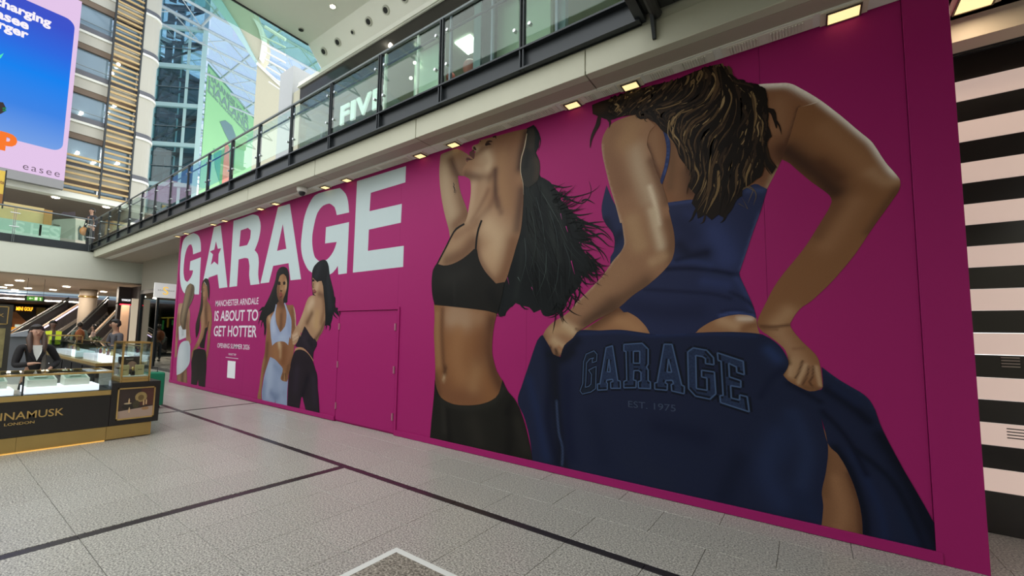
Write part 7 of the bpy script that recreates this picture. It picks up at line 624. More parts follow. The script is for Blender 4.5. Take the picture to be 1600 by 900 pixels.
a = at(701, 100, 1, 7.6); b_ = at(742, 100, 1, 7.6); MB().box(a.x, b_.x + .3, 9.4, 9.5, 4.9, 8.3).obj('dark_wall', mat('dark shop wall', '3e3b38', .7), us)
MB().box(-9.6, -7.2, 6.62, 7.1, 6.4, 6.80).obj('ledge', m_tan, us)
a = at(486, 180, 1, 7.2); b_ = at(505, 180, 1, 7.2); MB().box(a.x, b_.x, 7.2, 7.3, 4.9, 7.75).obj('display_panel', mat('lilac grey panel', 'b0aeb2', .5), us)
m_panel = mat('ceiling light panel', 'ffffff', .4, emit='fffaf0', es=6)
p = at(733, 70, 2, 8.28); MB().box(p.x-.22, p.x+.22, p.y-.25, p.y+.25, 8.26, 8.295).obj('light_panel', m_panel, us)
for k in range(4): MB().box(-9.2+k*3.2, -8.8+k*3.2, 9.2, 9.6, 8.27, 8.295).obj('light_panel', m_panel, us)
sg = thing('shop_sign', 'white block letters standing in the upper shop window', 'sign', (-9.314, 6.66, 6.8))
m_sign = mat('white sign letters', 'f2f4f2', .4, emit='ffffff', es=.4)
f0 = at(533, 197, 1, 6.66); f1 = at(600, 170, 1, 6.66); ft = at(534, 168, 1, 6.66)
for ch_, u0, u1 in (('F', 0, .21), ('I', .26, .36), ('V', .385, .73), ('E', .77, 1)):
    w = f1.x - f0.x; text_mesh('letter', ch_, (f0.x + w * u0, 6.66, f0.z), (1, 0, 0), (0, 0, 1), w * (u1 - u0), ft.z - f0.z, m_sign, sg, .025, .05)
m_red = mat('red paper', 'b34a3c', .6)
for i, (px_, py_, r, lb) in enumerate(((734, 105, .16, 'larger pinkish red balloon in the upper shop'), (704, 121, .11, 'small red lampshade low in the upper shop window'))):
    p = at(px_, py_, 1, 7.4); t = thing('balloon' if i == 0 else 'pendant_lamp', lb, 'balloon' if i == 0 else 'lamp', p)
    MB().ell(p, (r, r, r * 1.15)).obj('body', m_red if i else mat('pink red balloon', 'b0605a', .4), t, True)
    MB().tube([p + Vector((0, 0, r)), (p.x, p.y, 8.3)], .006, 5).obj('string', m_dark, t)
for i, (px_, py_) in enumerate(((648, 98), (688, 127), (642, 122))):
    p = at(px_, py_, 1, 6.9); t = thing('shop_lamp', 'tiny bright lamp in the upper shop window, %s of three' % ['highest', 'rightmost', 'yellow leftmost'][i], 'light', p); MB().ell(p, (.035, .035, .035), 8, 6).obj('bulb', m_spot, t)
# ------------------------------------------------------------------ left gallery across the end of the mall
lg = sroot('gallery_end', 'white gallery beam crossing the far end of the mall', 'gallery')
m_beam = mat('white beam', 'c6c9bd', .6, noise=.02)
MB().box(XL-.3, XL, -14, 7.2, 3.45, 4.54).obj('beam', m_beam, lg)
MB().box(XL-.3, XL+.02, -14, EDGE+.02, 4.54, 4.83).obj('steel_edge', m_steel, lg)
MB().box(-46, XL-.3, -14, 14, 4.3, 4.82).obj('deck', m_conc, lg)
m_lowceil = mat('low ceiling', 'b4a494', .7, noise=.03)
MB().box(-33, XL-.3, -14, 14, 3.42, 3.5).obj('low_ceiling', m_lowceil, lg)
MB().box(XL, HX0, 6.9, 7.1, 0, 4.31).obj('shop_rear', m_dark, lg)
b2 = thing('glass_balustrade', 'glass balustrade on the white beam across the far end', 'balustrade', (XL, 0, 4.83))
yp = [at(140, 380, 0, XL).y - 2.15 * k for k in range(4)]
for y in yp: post_mesh(y, XL, 'y', 4.54).obj('post', m_rail, b2)
for a, b in zip(yp[1:], yp[:-1]): MB().box(XL+.05, XL+.062, a+.05, b-.05, 4.93, 5.74).obj('pane', m_glass, b2)
MB().tube([(XL+.05, -3, 5.82), (XL+.05, EDGE-.12, 5.82)], .03, 10).obj('handrail', m_rail, b2)
for y in yp:
    for z in (5.1, 5.6): MB().tube([(XL+.085, y-.13, z), (XL+.085, y+.13, z)], .016, 6).obj('clamp', m_chrome, b2)
# things on the far gallery deck behind that balustrade
fs = thing('frosted_sign', 'frosted green glass sign panel behind the far balustrade', 'sign', (XL-.6, 2, 4.83))
y0 = at(-30, 380, 0, XL-.6).y; y1 = at(94, 370, 0, XL-.6).y
MB().box(XL-.62, XL-.6, y0, y1, 4.83, at(40, 346, 0, XL-.6).z).obj('panel', mat('frosted panel', 'a9c4b6', .3), fs)
for ch_, px_ in (('S', 20), ('H', 47), ('E', 60), ('S', 77)):
    p = at(px_, 366, 0, XL-.595); text_mesh('letter', ch_, (XL-.598, p.y, 5.0), (0, 1, 0), (0, 0, 1), .3, .42, mat('frosted letter', 'c4d8cc', .3), fs, .02)
cp = thing('gold_display', 'pale gold patterned display wall beyond the frosted sign', 'display', (XL-2.5, 2, 4.83))
y0 = at(-40, 340, 0, XL-2.5).y; y1 = at(68, 340, 0, XL-2.5).y
MB().box(XL-2.6, XL-2.5, y0, y1, 4.83, 6.45).obj('wall', mat('gold pattern', 'b8a672', .4, noise=.25, nscale=2.5), cp)
MB().box(XL-2.6, XL-2.4, y1, y1+.25, 4.83, 6.4).obj('post', mat('ochre timber', '9a7438', .5), cp)
dp = thing('draped_stand', 'grey green draped stand on the far gallery', 'stand', (XL-3, 4, 4.83))
P = [at(x, y, 0, XL-3) for x, y in ((80, 385), (118, 388), (118, 341), (84, 343), (84, 350), (94, 352), (88, 366))]
P[0].z = P[1].z = 4.82
MB().prism(P, (-.6, 0, 0)).obj('drape', mat('grey green drape', '7d8478', .7, noise=.1), dp)
P = [at(x, y, 0, XL-2.9) for x, y in ((98, 335), (118, 338), (118, 331), (110, 331), (106, 332), (99, 331))]
MB().prism(P, (-.5, 0, 0)).obj('dark_cap', mat('dark plum fabric', '3a3238', .8), dp)
rk = thing('shop_unit', 'pale shop unit with dark glazed doors on the far gallery', 'shop unit', (XL-5, 4.6, 4.83))
P = [at(x, y, 0, XL-5) for x, y in ((118, 372), (146, 378), (146, 345), (118, 340))]; P[0].z = P[1].z = 4.82; MB().prism(P, (-1, 0, 0)).obj('body', mat('unit cream', 'b9b4a6', .6), rk)
for u in (122, 131): MB().prism([at(x, y, 0, XL-4.98) for x, y in ((u, 374), (u+7, 376), (u+7, 357), (u+3, 352), (u, 357))], (-.02, 0, 0)).obj('dark_door', mat('dark glazed door', '4a5450', .2), rk)
# yellow sign hanging at the left frame edge
ysn = thing('yellow_banner', 'narrow yellow banner with brown lettering at the left edge', 'banner', (XL-.9, 1.4, 5.8))
p0 = at(10, 268, 0, XL-.7); p1 = at(-25, 268, 0, XL-.7); z0 = at(9, 322, 0, XL-.7).z
MB().box(XL-.74, XL-.7, p1.y, p0.y, z0, p0.z).obj('board', mat('yellow print', 'c9a93c', .5), ysn)
MB().box(XL-.75, XL-.69, p0.y-.02, p0.y+.02, z0-.1, p0.z+.05).obj('frame', m_dark, ysn)
MB().box(XL-.70, XL-.695, p1.y, p0.y-.02, z0, z0+.42).obj('photo', mat('amber print', '8a5a1e', .5, noise=.5, nscale=6), ysn)
text_mesh('lettering', 'ts', (XL-.695, at(0, 286, 0, XL-.7).y, at(0, 287, 0, XL-.7).z), (0, 1, 0), (0, 0, 1), .1, .12, mat('brown ink', '6a3a20', .6), ysn, .02)
# ------------------------------------------------------------------ timber slat facade of the offices above
XF = -32; SC = XF / -22.3
def fy(y): return y * SC
def fz(z): return (z - 1.55) * SC + 1.55
fc = thing('office_facade', 'office facade with white spandrels, grey slab edges and timber slats', 'facade', (XF, 0, fz(6.5)))
m_slat = mat('timber slat', 'b59a6a', .55, noise=.12, nscale=4); m_grey = mat('grey slab edge', '55575f', .5); m_span = mat('white spandrel', 'aeaca2', .55); m_brown = mat('brown soffit strip', '6a5a4c', .6); m_win = mat('office window', '6e8494', .08, metal=.2)
YA, YB, YC = -6, fy(4.18), fy(5.15); pitch = 2.67
for i in range(6):
    z = 10.82 + pitch * i
    MB().box(XF-.4, XF+.12, YA, YC, z-.26, z+.02).obj('slab_edge', m_grey, fc)
    MB().box(XF-.4, XF+.10, YA, YC, z-.40, z-.26).obj('white_edge', m_white_paint, fc)
    MB().box(XF-.4, XF, YA, YC, z-.98, z-.40).obj('spandrel', m_span, fc)
    MB().box(XF-.4, XF-.05, YA, YC, z-1.30, z-.98).obj('soffit_strip', m_brown, fc)
    for a, b in ((YA, 0), (0, YB-2.2), (YB-2.2, YB), (YB, YC)): MB().box(XF-.4, XF-.2, a+.03, b-.03, max(9.02, z-pitch+.02), z-1.30).obj('window_pane', m_win, fc)
    MB().box(XF+.1, XF+.13, YA, YC, z+.28, z+.31).obj('guard_rail', m_rail, fc)
nz = 0
z = fz(6.75)
while z < 26:
    if z > 9.0: MB().box(XF+.28, XF+.36, YB+.04, YC-.04, z, z+.11).obj('slat', m_slat, fc)
    if z < 11.2: MB().box(XF+.28, XF+.36, YA, YB-.04, z, z+.11).obj('slat', m_slat, fc)
    z += .335
for y in (YB, YC, YB-6): MB().box(XF+.24, XF+.38, y-.045, y+.045, fz(6.7), 27).obj('mullion', m_steel, fc)
for i, (px_, py_) in enumerate(((185, 101), (175, 115), (179, 165), (169, 177), (127, 177), (121, 239), (147, 253), (184, 255))):
    p = at(px_, py_, 0, XF+.02); MB().tube([p, p + Vector((.05, 0, 0))], .09, 10).obj('office_lamp', m_spot, fc)
sl = sroot('office_slab', 'white slab edge and brown soffit below the office facade', 'slab')
MB().box(XF-.3, XF+.3, -14, fy(5.6), fz(6.52), fz(6.75)).obj('slab_face', m_white_paint, sl)
MB().box(-47, XF-.3, -14, 14, fz(6.52)+.02, fz(6.6)).obj('soffit', mat('brown ceiling', '7a6e66', .7), sl)
MB().box(-47.2, -47, -14, 14, 4.8, 9).obj('rear', mat('far shop wall', '6f6862', .7, noise=.1, nscale=1), sl)
MB().box(-40, -39, -14, at(60, 345, 0, -39).y, 7.6, 8.0).obj('cove', mat('cove light', 'e0c8c4', .5, emit='ffe6e0', es=.7), sl)
for i, (px_, py_) in enumerate(((87, 308), (166, 323))):
    p = at(px_, py_, 2, fz(6.52)+.02); t = thing('downlight', 'oval looking downlight in the brown ceiling, %s one' % ['left', 'right'][i], 'light', p); MB().tube([p, p - Vector((0, 0, .04))], .17, 14).obj('lamp', m_spot, t)
# rounded white stair column beside the slats
co = thing('stair_tower', 'white rounded tower with dark bands beside the timber slats', 'tower', (XF, 7.8, 4.8))
def rounded(z0, z1, g): 
    pts = [(XF-1.5, YC+.05), (XF+.35+g, YC+.05), (XF+.35+g, YC+.45)] + [(XF-.35+ (.7+g) * math.cos(a), YC+.45 + (.55+g) * math.sin(a)) for a in [math.pi/2*k/6 for k in range(1, 7)]] + [(XF-1.5, YC+1.0+g)]
    return MB().prism([(x, y, z0) for x, y in pts], (0, 0, z1-z0))
for i in range(-1, 6):
    z = 10.82 + pitch * i
    rounded(z-pitch, z-.40, 0).obj('white_drum', m_span, co); rounded(z-.40, z-.26, .1).obj('white_lip', m_white_paint, co); rounded(z-.26, z, .07).obj('grey_band', m_grey, co)
# ------------------------------------------------------------------ LED screen
XS = -30.9; SS = XS / -22.3
scn = thing('led_screen', 'large pink and blue LED advertising screen at the left edge', 'screen', (XS, 0, 9))
yr = 3.13 * SS; zb = 1.55 + (7.167 - 1.55) * SS; zt_ = 1.55 + (14.55 - 1.55) * SS; yl = yr - 8.2
def em(name, c, s): return mat(name, (.005, .005, .005), .6, emit=c, es=s, spec=0)
MB().box(XS-.35, XS, yl, yr, zb-.47, zt_).obj('cabinet', mat('screen cabinet', '7d7d80', .5), scn)
MB().box(XS, XS+.01, yl, yr, zb, zt_).obj('pink_field', em('screen pink', 'e6c8ec', .76), scn)
# blue picture with rounded corner, vertical colour change of the shown image
mm = bpy.data.materials.new('screen sky'); mm.use_nodes = True; nt = mm.node_tree; b = nt.nodes['Principled BSDF']; b.inputs['Base Color'].default_value = (.005, .005, .005, 1); b.inputs['Specular IOR Level'].default_value = 0
g_ = nt.nodes.new('ShaderNodeNewGeometry'); sx = nt.nodes.new('ShaderNodeSeparateXYZ'); mr = nt.nodes.new('ShaderNodeMapRange'); rp = nt.nodes.new('ShaderNodeValToRGB')
blue_b = at(75, 232, 0, XS+.02).z; blue_t = at(116, 33, 0, XS+.02).z; blue_r = at(108, 130, 0, XS+.02).y
mr.inputs[1].default_value = blue_b; mr.inputs[2].default_value = blue_t + 1
nt.links.new(g_.outputs['Position'], sx.inputs[0]); nt.links.new(sx.outputs[2], mr.inputs[0]); nt.links.new(mr.outputs[0], rp.inputs[0]); nt.links.new(rp.outputs[0], b.inputs['Emission Color']); b.inputs['Emission Strength'].default_value = .74
e = rp.color_ramp.elements; e[0].position = 0; e[0].color = (*rgb('78a4ea'), 1); e[1].position = 1; e[1].color = (*rgb('4450c8'), 1)
for p_, c_ in ((.22, '3c86ea'), (.45, '0a84f4'), (.62, '2b6ae4'), (.8, '3a54d0')): k_ = rp.color_ramp.elements.new(p_); k_.color = (*rgb(c_), 1)
R_ = .42; cor = lambda cy, cz, a0: [(XS+.02, cy + R_*math.cos(a0+math.pi/2*k/6), cz + R_*math.sin(a0+math.pi/2*k/6)) for k in range(7)]
MB().prism([(XS+.02, yl, blue_b)] + cor(blue_r-R_, blue_b+R_, -math.pi/2) + cor(blue_r-R_, blue_t-R_, 0) + [(XS+.02, yl, blue_t)], (-.008, 0, 0)).obj('blue_picture', mm, scn)
m_stext = em('screen white', 'fff2fb', .8)
def stext(body, pr_, h, m, bold=.03, name='lettering', sp_=1.0):
    p = at(pr_[0], pr_[1], 0, XS+.03); o = text_mesh(name, body, (0, 0, 0), (0, 1, 0), (0, 0, 1), None, h, m, scn, bold, 0, sp_)
    w = max(v.co.y for v in o.data.vertices)
    for v in o.data.vertices: v.co = Vector((XS+.03, p.y - w + v.co.y, p.z + v.co.z))
    return o
stext('charging', (79, 47), .62, m_stext, .04); stext('easee', (44.5, 47.5), .36, m_stext, .04); stext('charger', (43.5, 66), .62, m_stext, .04)
stext('p', (25, 240), .95, em('screen orange', 'ff7a2c', .78), .06)
stext('easee', (93, 277), .24, em('screen grey text', '70606e', .6), -.005, sp_=1.25)
MB().prism([at(x, y, 0, XS+.03) for x, y in ((-12, 92), (6, 83), (2, 90), (-6, 96))], (-.005, 0, 0)).obj('green_leaf', em('screen green', '49d6b0', .9), scn)
MB().prism([at(x, y, 0, XS+.03) for x, y in ((-10, 158), (5, 160), (9, 168), (8, 174), (1, 178), (-10, 176))], (-.005, 0, 0)).obj('plug_picture', em('screen dark', '3c3434', .8), scn)
for dy in (168, 171.5): MB().prism([at(x, y, 0, XS+.035) for x, y in ((4, dy), (10, dy), (9.6, dy+2.2), (4, dy+2.2))], (-.005, 0, 0)).obj('green_stripe', em('screen leaf', '1f7a4c', .9), scn)
# ------------------------------------------------------------------ glass lift tower
dL = 33.5
A0 = atd(243, 100, dL); A1 = atd(318, 100, dL * 1.012); A0.z = A1.z = 0
lt = thing('lift_tower', 'glazed lift tower with pale teal steel frame', 'lift tower', (A0.x, A0.y, 4.8))
m_teal = mat('pale teal steel', 'a9c9ca', .4); u = (A1 - A0).normalized(); bk = Vector((u.y, -u.x, 0)); bk = bk if bk.x < 0 else -bk
Wd = (A1 - A0).length; bk = Vector((A1.x, A1.y, 0)).normalized()
for (s_, d_) in ((0, 0), (1, 0), (.68, .15), (0, 2.2), (1, 2.2), (.5, 2.2)):
    q = A0 + u * (Wd * s_) + bk * d_; MB().bar((q.x, q.y, 4.8), (q.x, q.y, 30), .34 if d_ == 0 else .2, .34 if d_ == 0 else .2, up=bk).obj('column', m_teal, lt)
lev = [at(250, y, 0, A0.x).z for y in (292, 222, 162, 102, 42)]
st_ = (lev[-1] - lev[0]) / 4
for i in range(-2, 7):
    z = lev[0] + st_ * i
    if z < 4.9: continue
    for d_ in (0, 2.2): MB().bar(A0 + bk * d_ + Vector((0, 0, z)), A1 + bk * d_ + Vector((0, 0, z)), .26, .30).obj('beam', m_teal if d_ == 0 else m_steel, lt)
    MB().bar(A0 + Vector((0, 0, z + st_ * .47)), A1 + Vector((0, 0, z + st_ * .47)), .05, .05).obj('rail', m_rail, lt)
    MB().bar(A0 + bk * .3 + Vector((0, 0, z + .3)), A1 + bk * 2.0 + Vector((0, 0, z + st_ - .2)), .14, .14).obj('brace', m_steel, lt)
    q = A0 + bk * .1; MB().prism([q + u * .2 + Vector((0, 0, z + .15)), q + u * (Wd - .2) + Vector((0, 0, z + .15)), q + u * (Wd - .2) + Vector((0, 0, z + st_ - .15)), q + u * .2 + Vector((0, 0, z + st_ - .15))], bk * .02).obj('pane', glass('lift glass', (.62, .80, .84), 1.7), lt)
    for s_ in (.22, .42): MB().bar(A0 + u * (Wd * s_) + bk * 1.8 + Vector((0, 0, z + .2)), A0 + u * (Wd * s_) + bk * 1.8 + Vector((0, 0, z + st_ - .3)), .5, .2, up=bk).obj('lift_panel', mat('lift dark panel', '3f474a', .4), lt)
q = A0 + bk * 2.4; MB().prism([q + Vector((0, 0, 4.8)), q + u * Wd + Vector((0, 0, 4.8)), q + u * Wd + Vector((0, 0, 22)), q + Vector((0, 0, 24))], bk * .2).obj('shaft_back', mat('lift shaft', '54646a', .3, noise=.3, nscale=.6), lt)
# ------------------------------------------------------------------ green banner on the atrium side wall
B0 = atd(311, 300, 38); B1 = atd(396, 300, 48.9); B0.z = B1.z = 0; zbt = atd(320, 92, 38.3).z
bn = thing('green_banner', 'tall green printed banner with dark slanting lettering behind the gallery', 'banner', (B0.x, B0.y, 4.8))
ub = (B1 - B0).normalized(); nb = Vector((ub.y, -ub.x, 0)); nb = nb if nb.dot(EYE - B0) > 0 else -nb; Lb = (B1 - B0).length
m_gb = mat('green banner print', '86bd86', .5, noise=.05, nscale=.4)
MB().prism([B0 + Vector((0, 0, 4.9)), B1 + Vector((0, 0, 4.9)), B1 + Vector((0, 0, zbt)), B0 + Vector((0, 0, zbt))], nb * -.05).obj('cloth', m_gb, bn)
def bpt(px_, py_):
    d = ray(px_, py_); t_ = (B0 - EYE).dot(nb) / d.dot(nb); return EYE + d * t_
m_bt = mat('grey banner ink', '6d8a84', .6)
def btext(body, bl, br_, tl):
    a, b_, c = bpt(*bl), bpt(*br_), bpt(*tl); o_ = nb * .02
    text_mesh('lettering', body, a + o_, (b_ - a), (0, 0, 1), (b_ - a).length, abs(c.z - a.z), m_bt, bn, .03)
btext('HAARNESS YOUR', (326, 122), (388, 193), (326, 110)); btext('HAALAND', (325, 138), (388, 207), (325, 122)); btext('ERLING HAALAND PHANTOM', (324, 143), (384, 208), (324, 138))
MB().prism([bpt(x, y) + nb * .03 for x, y in ((343, 190), (352, 188), (362, 196), (368, 212), (367, 228), (358, 222), (350, 206))], nb * -.01).obj('dark_shape', mat('banner dark ink', '5c7a7e', .6), bn)
MB().prism([bpt(x, y) + nb * .03 for x, y in ((352, 222), (358, 230), (358, 262), (360, 290), (346, 290), (349, 250))], nb * -.01).obj('red_shape', mat('banner red ink', 'c87a6a', .6), bn)
MB().prism([bpt(x, y) + nb * .025 for x, y in ((333, 232), (348, 236), (356, 226), (367, 230), (366, 262), (344, 290), (336, 262))], nb * -.01).obj('green_shape', mat('banner deep green', '4c9a62', .6), bn)
# ------------------------------------------------------------------ glazed roof of the atrium
rf = sroot('roof', 'glazed atrium roof on crossing steel trusses', 'roof')
m_rt = mat('roof steel', 'a8b6bc', .5); m_rglass = glass('roof glass', (.48, .56, .66), 1.3)
ZR = 25
for i in range(13):
    x = -24 - i * 4; MB().tube([(x, -16, ZR), (x, 36, ZR)], .13, 6).tube([(x, -16, ZR-1.3), (x, 36, ZR-1.3)], .09, 6).obj('truss', m_rt, rf)
for j in range(14):
    y = -16 + j * 4; MB().tube([(-72, y, ZR), (-24, y, ZR)], .10, 6).obj('purlin', m_rt, rf)
dg = MB()
for i in range(13):
    x = -24 - i * 4
    for j in range(13): y = -16 + j * 4; dg.tube([(x, y, ZR-1.3), (x, y+2, ZR), (x, y+4, ZR-1.3)], .05, 5); dg.tube([(x, y, ZR), (x-4, y+4, ZR)], .035, 5)
dg.obj('bracing', m_rt, rf)['kind'] = 'stuff'
for i in range(12): MB().box(-28 - i*4 + .05, -24 - i*4 - .05, -16, 36, ZR+.12, ZR+.15).obj('roof_pane', m_rglass, rf)
# cream end wall and canopy of the atrium
cw = sroot('wall_atrium', 'cream atrium end wall below the slanting skylight', 'wall')
def slab_px(name, pts, depth, th, m, par):
    P = [atd(x, y, depth) for x, y in pts]; back = (ROT @ Vector((0, 0, -1))) * th; return MB().prism(P, back).obj(name, m, par)
slab_px('end_wall', ((391, 300), (398, 160), (402, 99), (439, 136), (437, 300)), 28, 1.5, m_cream, cw)
slab_px('wall_cap', ((400, 100), (402, 96), (440, 131), (439, 137)), 27.9, 1.7, m_white_paint, cw)
slab_px('canopy', ((341, -4), (388, -4), (398, 28), (408, 48), (411, 66), (408, 84), (400, 96), (372, 44)), 29, 1.2, m_cream, cw)
slab_px('canopy_lip', ((395, 28), (404, 34), (411, 55), (411, 75), (405, 92), (409, 66), (404, 46)), 28.8, .6, m_white_paint, cw)
slab_px('canopy_edge', ((327, -4), (343, -4), (374, 44), (400, 94), (396, 94), (366, 48)), 28.7, .5, m_teal, cw)
sk = cw
for k in range(7):
    y = 52 + k * 12; a = atd(408 + 2 * k, y + 4, 26); b_ = atd(446, y + 22, 26); MB().tube([a, b_], .05, 6).obj('skylight_bar', m_white_paint, sk)
a = atd(414, 42, 26); b_ = atd(446, 62, 26); MB().tube([a, b_], .1, 6).obj('skylight_bar', m_white_paint, sk)
# opposite side of the mall (behind the photographer)
wo = sroot('wall_opposite', 'pale shop wall on the other side of the mall', 'wall')
MB().box(-24, 14, -11.6, -11.3, 0, 5.8).obj('wall', m_cream, wo)
MB().box(14, 14.3, -12, 8, 0, 9).obj('end', m_cream, wo)

# ------------------------------------------------------------------ perfume kiosk
m_kb = mat('kiosk black', '1f1c1b', .35, noise=.1); m_gold = mat('polished gold', (.72, .50, .20), .28, metal=1); m_brass = mat('brushed gold', (.60, .43, .17), .42, metal=1, noise=.08, nscale=6)
m_cglass = glass('case glass', (.90, .96, .95), 1.3); m_glow = mat('light box', 'ffffff', .5, emit='e8e6ff', es=.85); m_ivory = mat('ivory box', 'd9d6c8', .5)
KX = -7.472; PXK = -7.54
ko = thing('front_counter', 'black kiosk counter with gold lettering, gold plinth and glass display top', 'counter', (-7.8, 1, 0))
MB().box(-8.1, PXK, -1.2, .86, .012, .19).obj('plinth', m_brass, ko); MB().box(-8.1, PXK, .863, 1.732, .012, .19).obj('plinth', m_brass, ko); MB().box(-8.1, PXK, 1.735, 2.255, .012, .19).obj('plinth', m_brass, ko)
MB().box(PXK-.005, PXK+.012, -1.2, 1.72, 0, .012).obj('led_strip', mat('warm led strip', 'ffd080', .4, emit='ffb84a', es=.45), ko)
MB().box(-8.15, KX, -1.2, 1.735, .205, .63).obj('body', m_kb, ko, bevel=.004)
MB().box(-8.15, KX+.004, -1.2, 1.735, .632, .694).obj('gold_band', m_brass, ko)
MB().box(-8.15, KX-.02, -1.2, 1.735, .694, .70).obj('case_floor', m_kb, ko)
rim = MB(); rim.box(KX-.03, KX+.012, -1.2, 1.745, .930, .954).box(-8.16, -8.12, -1.2, 1.745, .930, .954).box(-8.12, KX-.03, 1.715, 1.745, .930, .954); rim.obj('gold_rim', m_gold, ko)
MB().box(-8.12, KX-.03, -1.2, 1.715, .940, .952).obj('top_glass', m_cglass, ko)
MB().box(KX-.012, KX-.004, -1.2, .855, .695, .93).obj('front_glass', m_cglass, ko); MB().box(KX-.012, KX-.004, .875, 1.73, .695, .93).obj('front_glass', m_cglass, ko); MB().box(-8.12, KX-.012, 1.722, 1.73, .695, .93).obj('end_glass', m_cglass, ko)
MB().box(KX-.02, KX+.002, .857, .873, .632, .93).obj('divider', m_steel, ko)
MB().box(-8.0, KX-.1, .90, 1.62, .70, .775).obj('light_box', m_glow, ko); MB().box(-8.0, KX-.1, -.4, .80, .70, .765).obj('light_box', m_glow, ko)
def ktext(body, y0, y1, z0, z1, bold):
    for_ = text_mesh('lettering', body, (KX+.001, y0, z0), (0, 1, 0), (0, 0, 1), y1-y0, z1-z0, m_gold, ko, bold, .008)
ktext('ANNAMUSK', .53, 1.262, .417, .508, .005); ktext('LONDON', .738, .998, .352, .384, .01)
def gift_box(y, w, label, x=-7.78):
    t = thing('gift_box', label, 'box', (x, y, .775))
    s = MB(); zb_, zf = .775, .775
    P = [(x-.13, y-w/2, .775), (x+.13, y-w/2, .775), (x+.13, y+w/2, .775), (x-.13, y+w/2, .775)]
    t0, t1 = .86, .90
    MB().add(P + [(x-.13, y-w/2, t1), (x+.13, y-w/2, t0), (x+.13, y+w/2, t0), (x-.13, y+w/2, t1)], [(0,3,2,1),(4,5,6,7),(0,1,5,4),(1,2,6,5),(2,3,7,6),(3,0,4,7)]).obj('tray', m_ivory, t)
    MB().add([(x-.11, y-w/2+.02, t1+.001), (x+.11, y-w/2+.02, t0+.005), (x+.11, y+w/2-.02, t0+.005), (x-.11, y+w/2-.02, t1+.001)], [(0,1,2,3)]).obj('inset', mat('box inset', '8c9a88', .5), t)
    MB().box(x-.06, x+.04, y-w/4, y+w/5, .885, .897).obj('card', mat('box card', 'c9d2c4', .5), t)
gift_box(1.06, .28, 'open ivory gift box, middle of the front glass counter'); gift_box(1.40, .26, 'open ivory gift box nearest the tall gold display case'); gift_box(.62, .25, 'ivory gift box at the left end of the front counter')
# corner unit with framed picture
cu_ = thing('corner_unit', 'black corner cabinet with gold framed still life picture', 'cabinet', (-7.8, 2.03, 0))
MB().box(-8.4, KX, 1.738, 2.318, .205, .785).obj('body', m_kb, cu_, bevel=.004)
y0, y1, z0, z1 = 1.808, 2.255, .272, .71
fr = MB(); fr.box(KX, KX+.012, y0, y1, z0, z0+.018).box(KX, KX+.012, y0, y1, z1-.018, z1).box(KX, KX+.012, y0, y0+.018, z0, z1).box(KX, KX+.012, y1-.018, y1, z0, z1); fr.obj('frame', m_gold, cu_)
pic = MB().box(KX, KX+.002, y0+.01, y1-.01, z0+.01, z1-.01).obj('picture', mat('picture ground', '3a2f2b', .4, noise=.25, nscale=7), cu_)
def flat(name, pts, col, off, noise=0):
    return MB().prism([(KX+.002+off, y0+(y1-y0)*u_, z0+(z1-z0)*v_) for u_, v_ in pts], (-.0006, 0, 0)).obj(name, mat('pic '+col, col, .45, noise=noise, nscale=25), pic)
def oval(u_, v_, a_, b_, n=18): return [(u_ + a_*math.cos(2*math.pi*k/n), v_ + b_*math.sin(2*math.pi*k/n)) for k in range(n)]
flat('picture_table', [(.03, .03), (.97, .03), (.97, .37), (.6, .33), (.03, .27)], 'b09a8a', .0006); flat('picture_wall', [(.6, .4), (.97, .4), (.97, .95), (.62, .95)], '52302a', .0005, .15)
flat('picture_shell', oval(.62, .68, .16, .16), 'a08a58', .0014, .3); flat('picture_shell_core', oval(.62, .66, .08, .09), '6e5a36', .002); flat('picture_tray', oval(.3, .40, .17, .09), '2a2620', .0014); flat('picture_vase', oval(.5, .45, .09, .13), '45402c', .0022, .3)
flat('picture_dish', oval(.75, .3, .1, .05), 'a8825a', .002); flat('picture_plate', oval(.28, .5, .1, .025), 'b8a888', .0024)
for u_, v_ in ((.31, .56), (.33, .28), (.7, .48), (.77, .5)): flat('picture_candle', [(u_-.018, v_-.07), (u_+.018, v_-.07), (u_+.018, v_+.05), (u_, v_+.11), (u_-.018, v_+.05)], 'd8b888', .003)
# tall gold display case with perfume
ca = thing('display_case', 'tall gold framed glass display case on the corner cabinet', 'display case', (-7.72, 2.0, .785))
x0, x1, yy0, yy1, zz0, zz1 = -7.93, -7.50, 1.84, 2.172, .785, 1.352
r_ = .011
for x in (x0, x1):
    for y in (yy0, yy1): MB().box(x-r_, x+r_, y-r_, y+r_, zz0, zz1).obj('frame_post', m_gold, ca)
for z in (zz0+.012, zz1-.012, zz0+.06):
    for x in (x0, x1): MB().box(x-r_, x+r_, yy0, yy1, z-r_, z+r_).obj('frame_rail', m_gold, ca)
    for y in (yy0, yy1): MB().box(x0, x1, y-r_, y+r_, z-r_, z+r_).obj('frame_rail', m_gold, ca)
MB().box(x0, x1, yy0, yy1, zz0, zz0+.05).obj('base', m_brass, ca); MB().box(x0+.02, x1-.02, yy0+.015, yy1-.015, zz0+.072, zz0+.085).obj('white_shelf', m_white_paint, ca)
MB().box(x1-.003, x1+.003, yy0+.012, yy1-.012, zz0+.07, zz1-.02).obj('front_pane', m_cglass, ca); MB().box(x0+.01, x1-.01, yy0-.003, yy0+.003, zz0+.07, zz1-.02).obj('side_pane', m_cglass, ca); MB().box(x0+.01, x1-.01, yy1-.003, yy1+.003, zz0+.07, zz1-.02).obj('side_pane', m_cglass, ca)
z_ = zz0 + .085
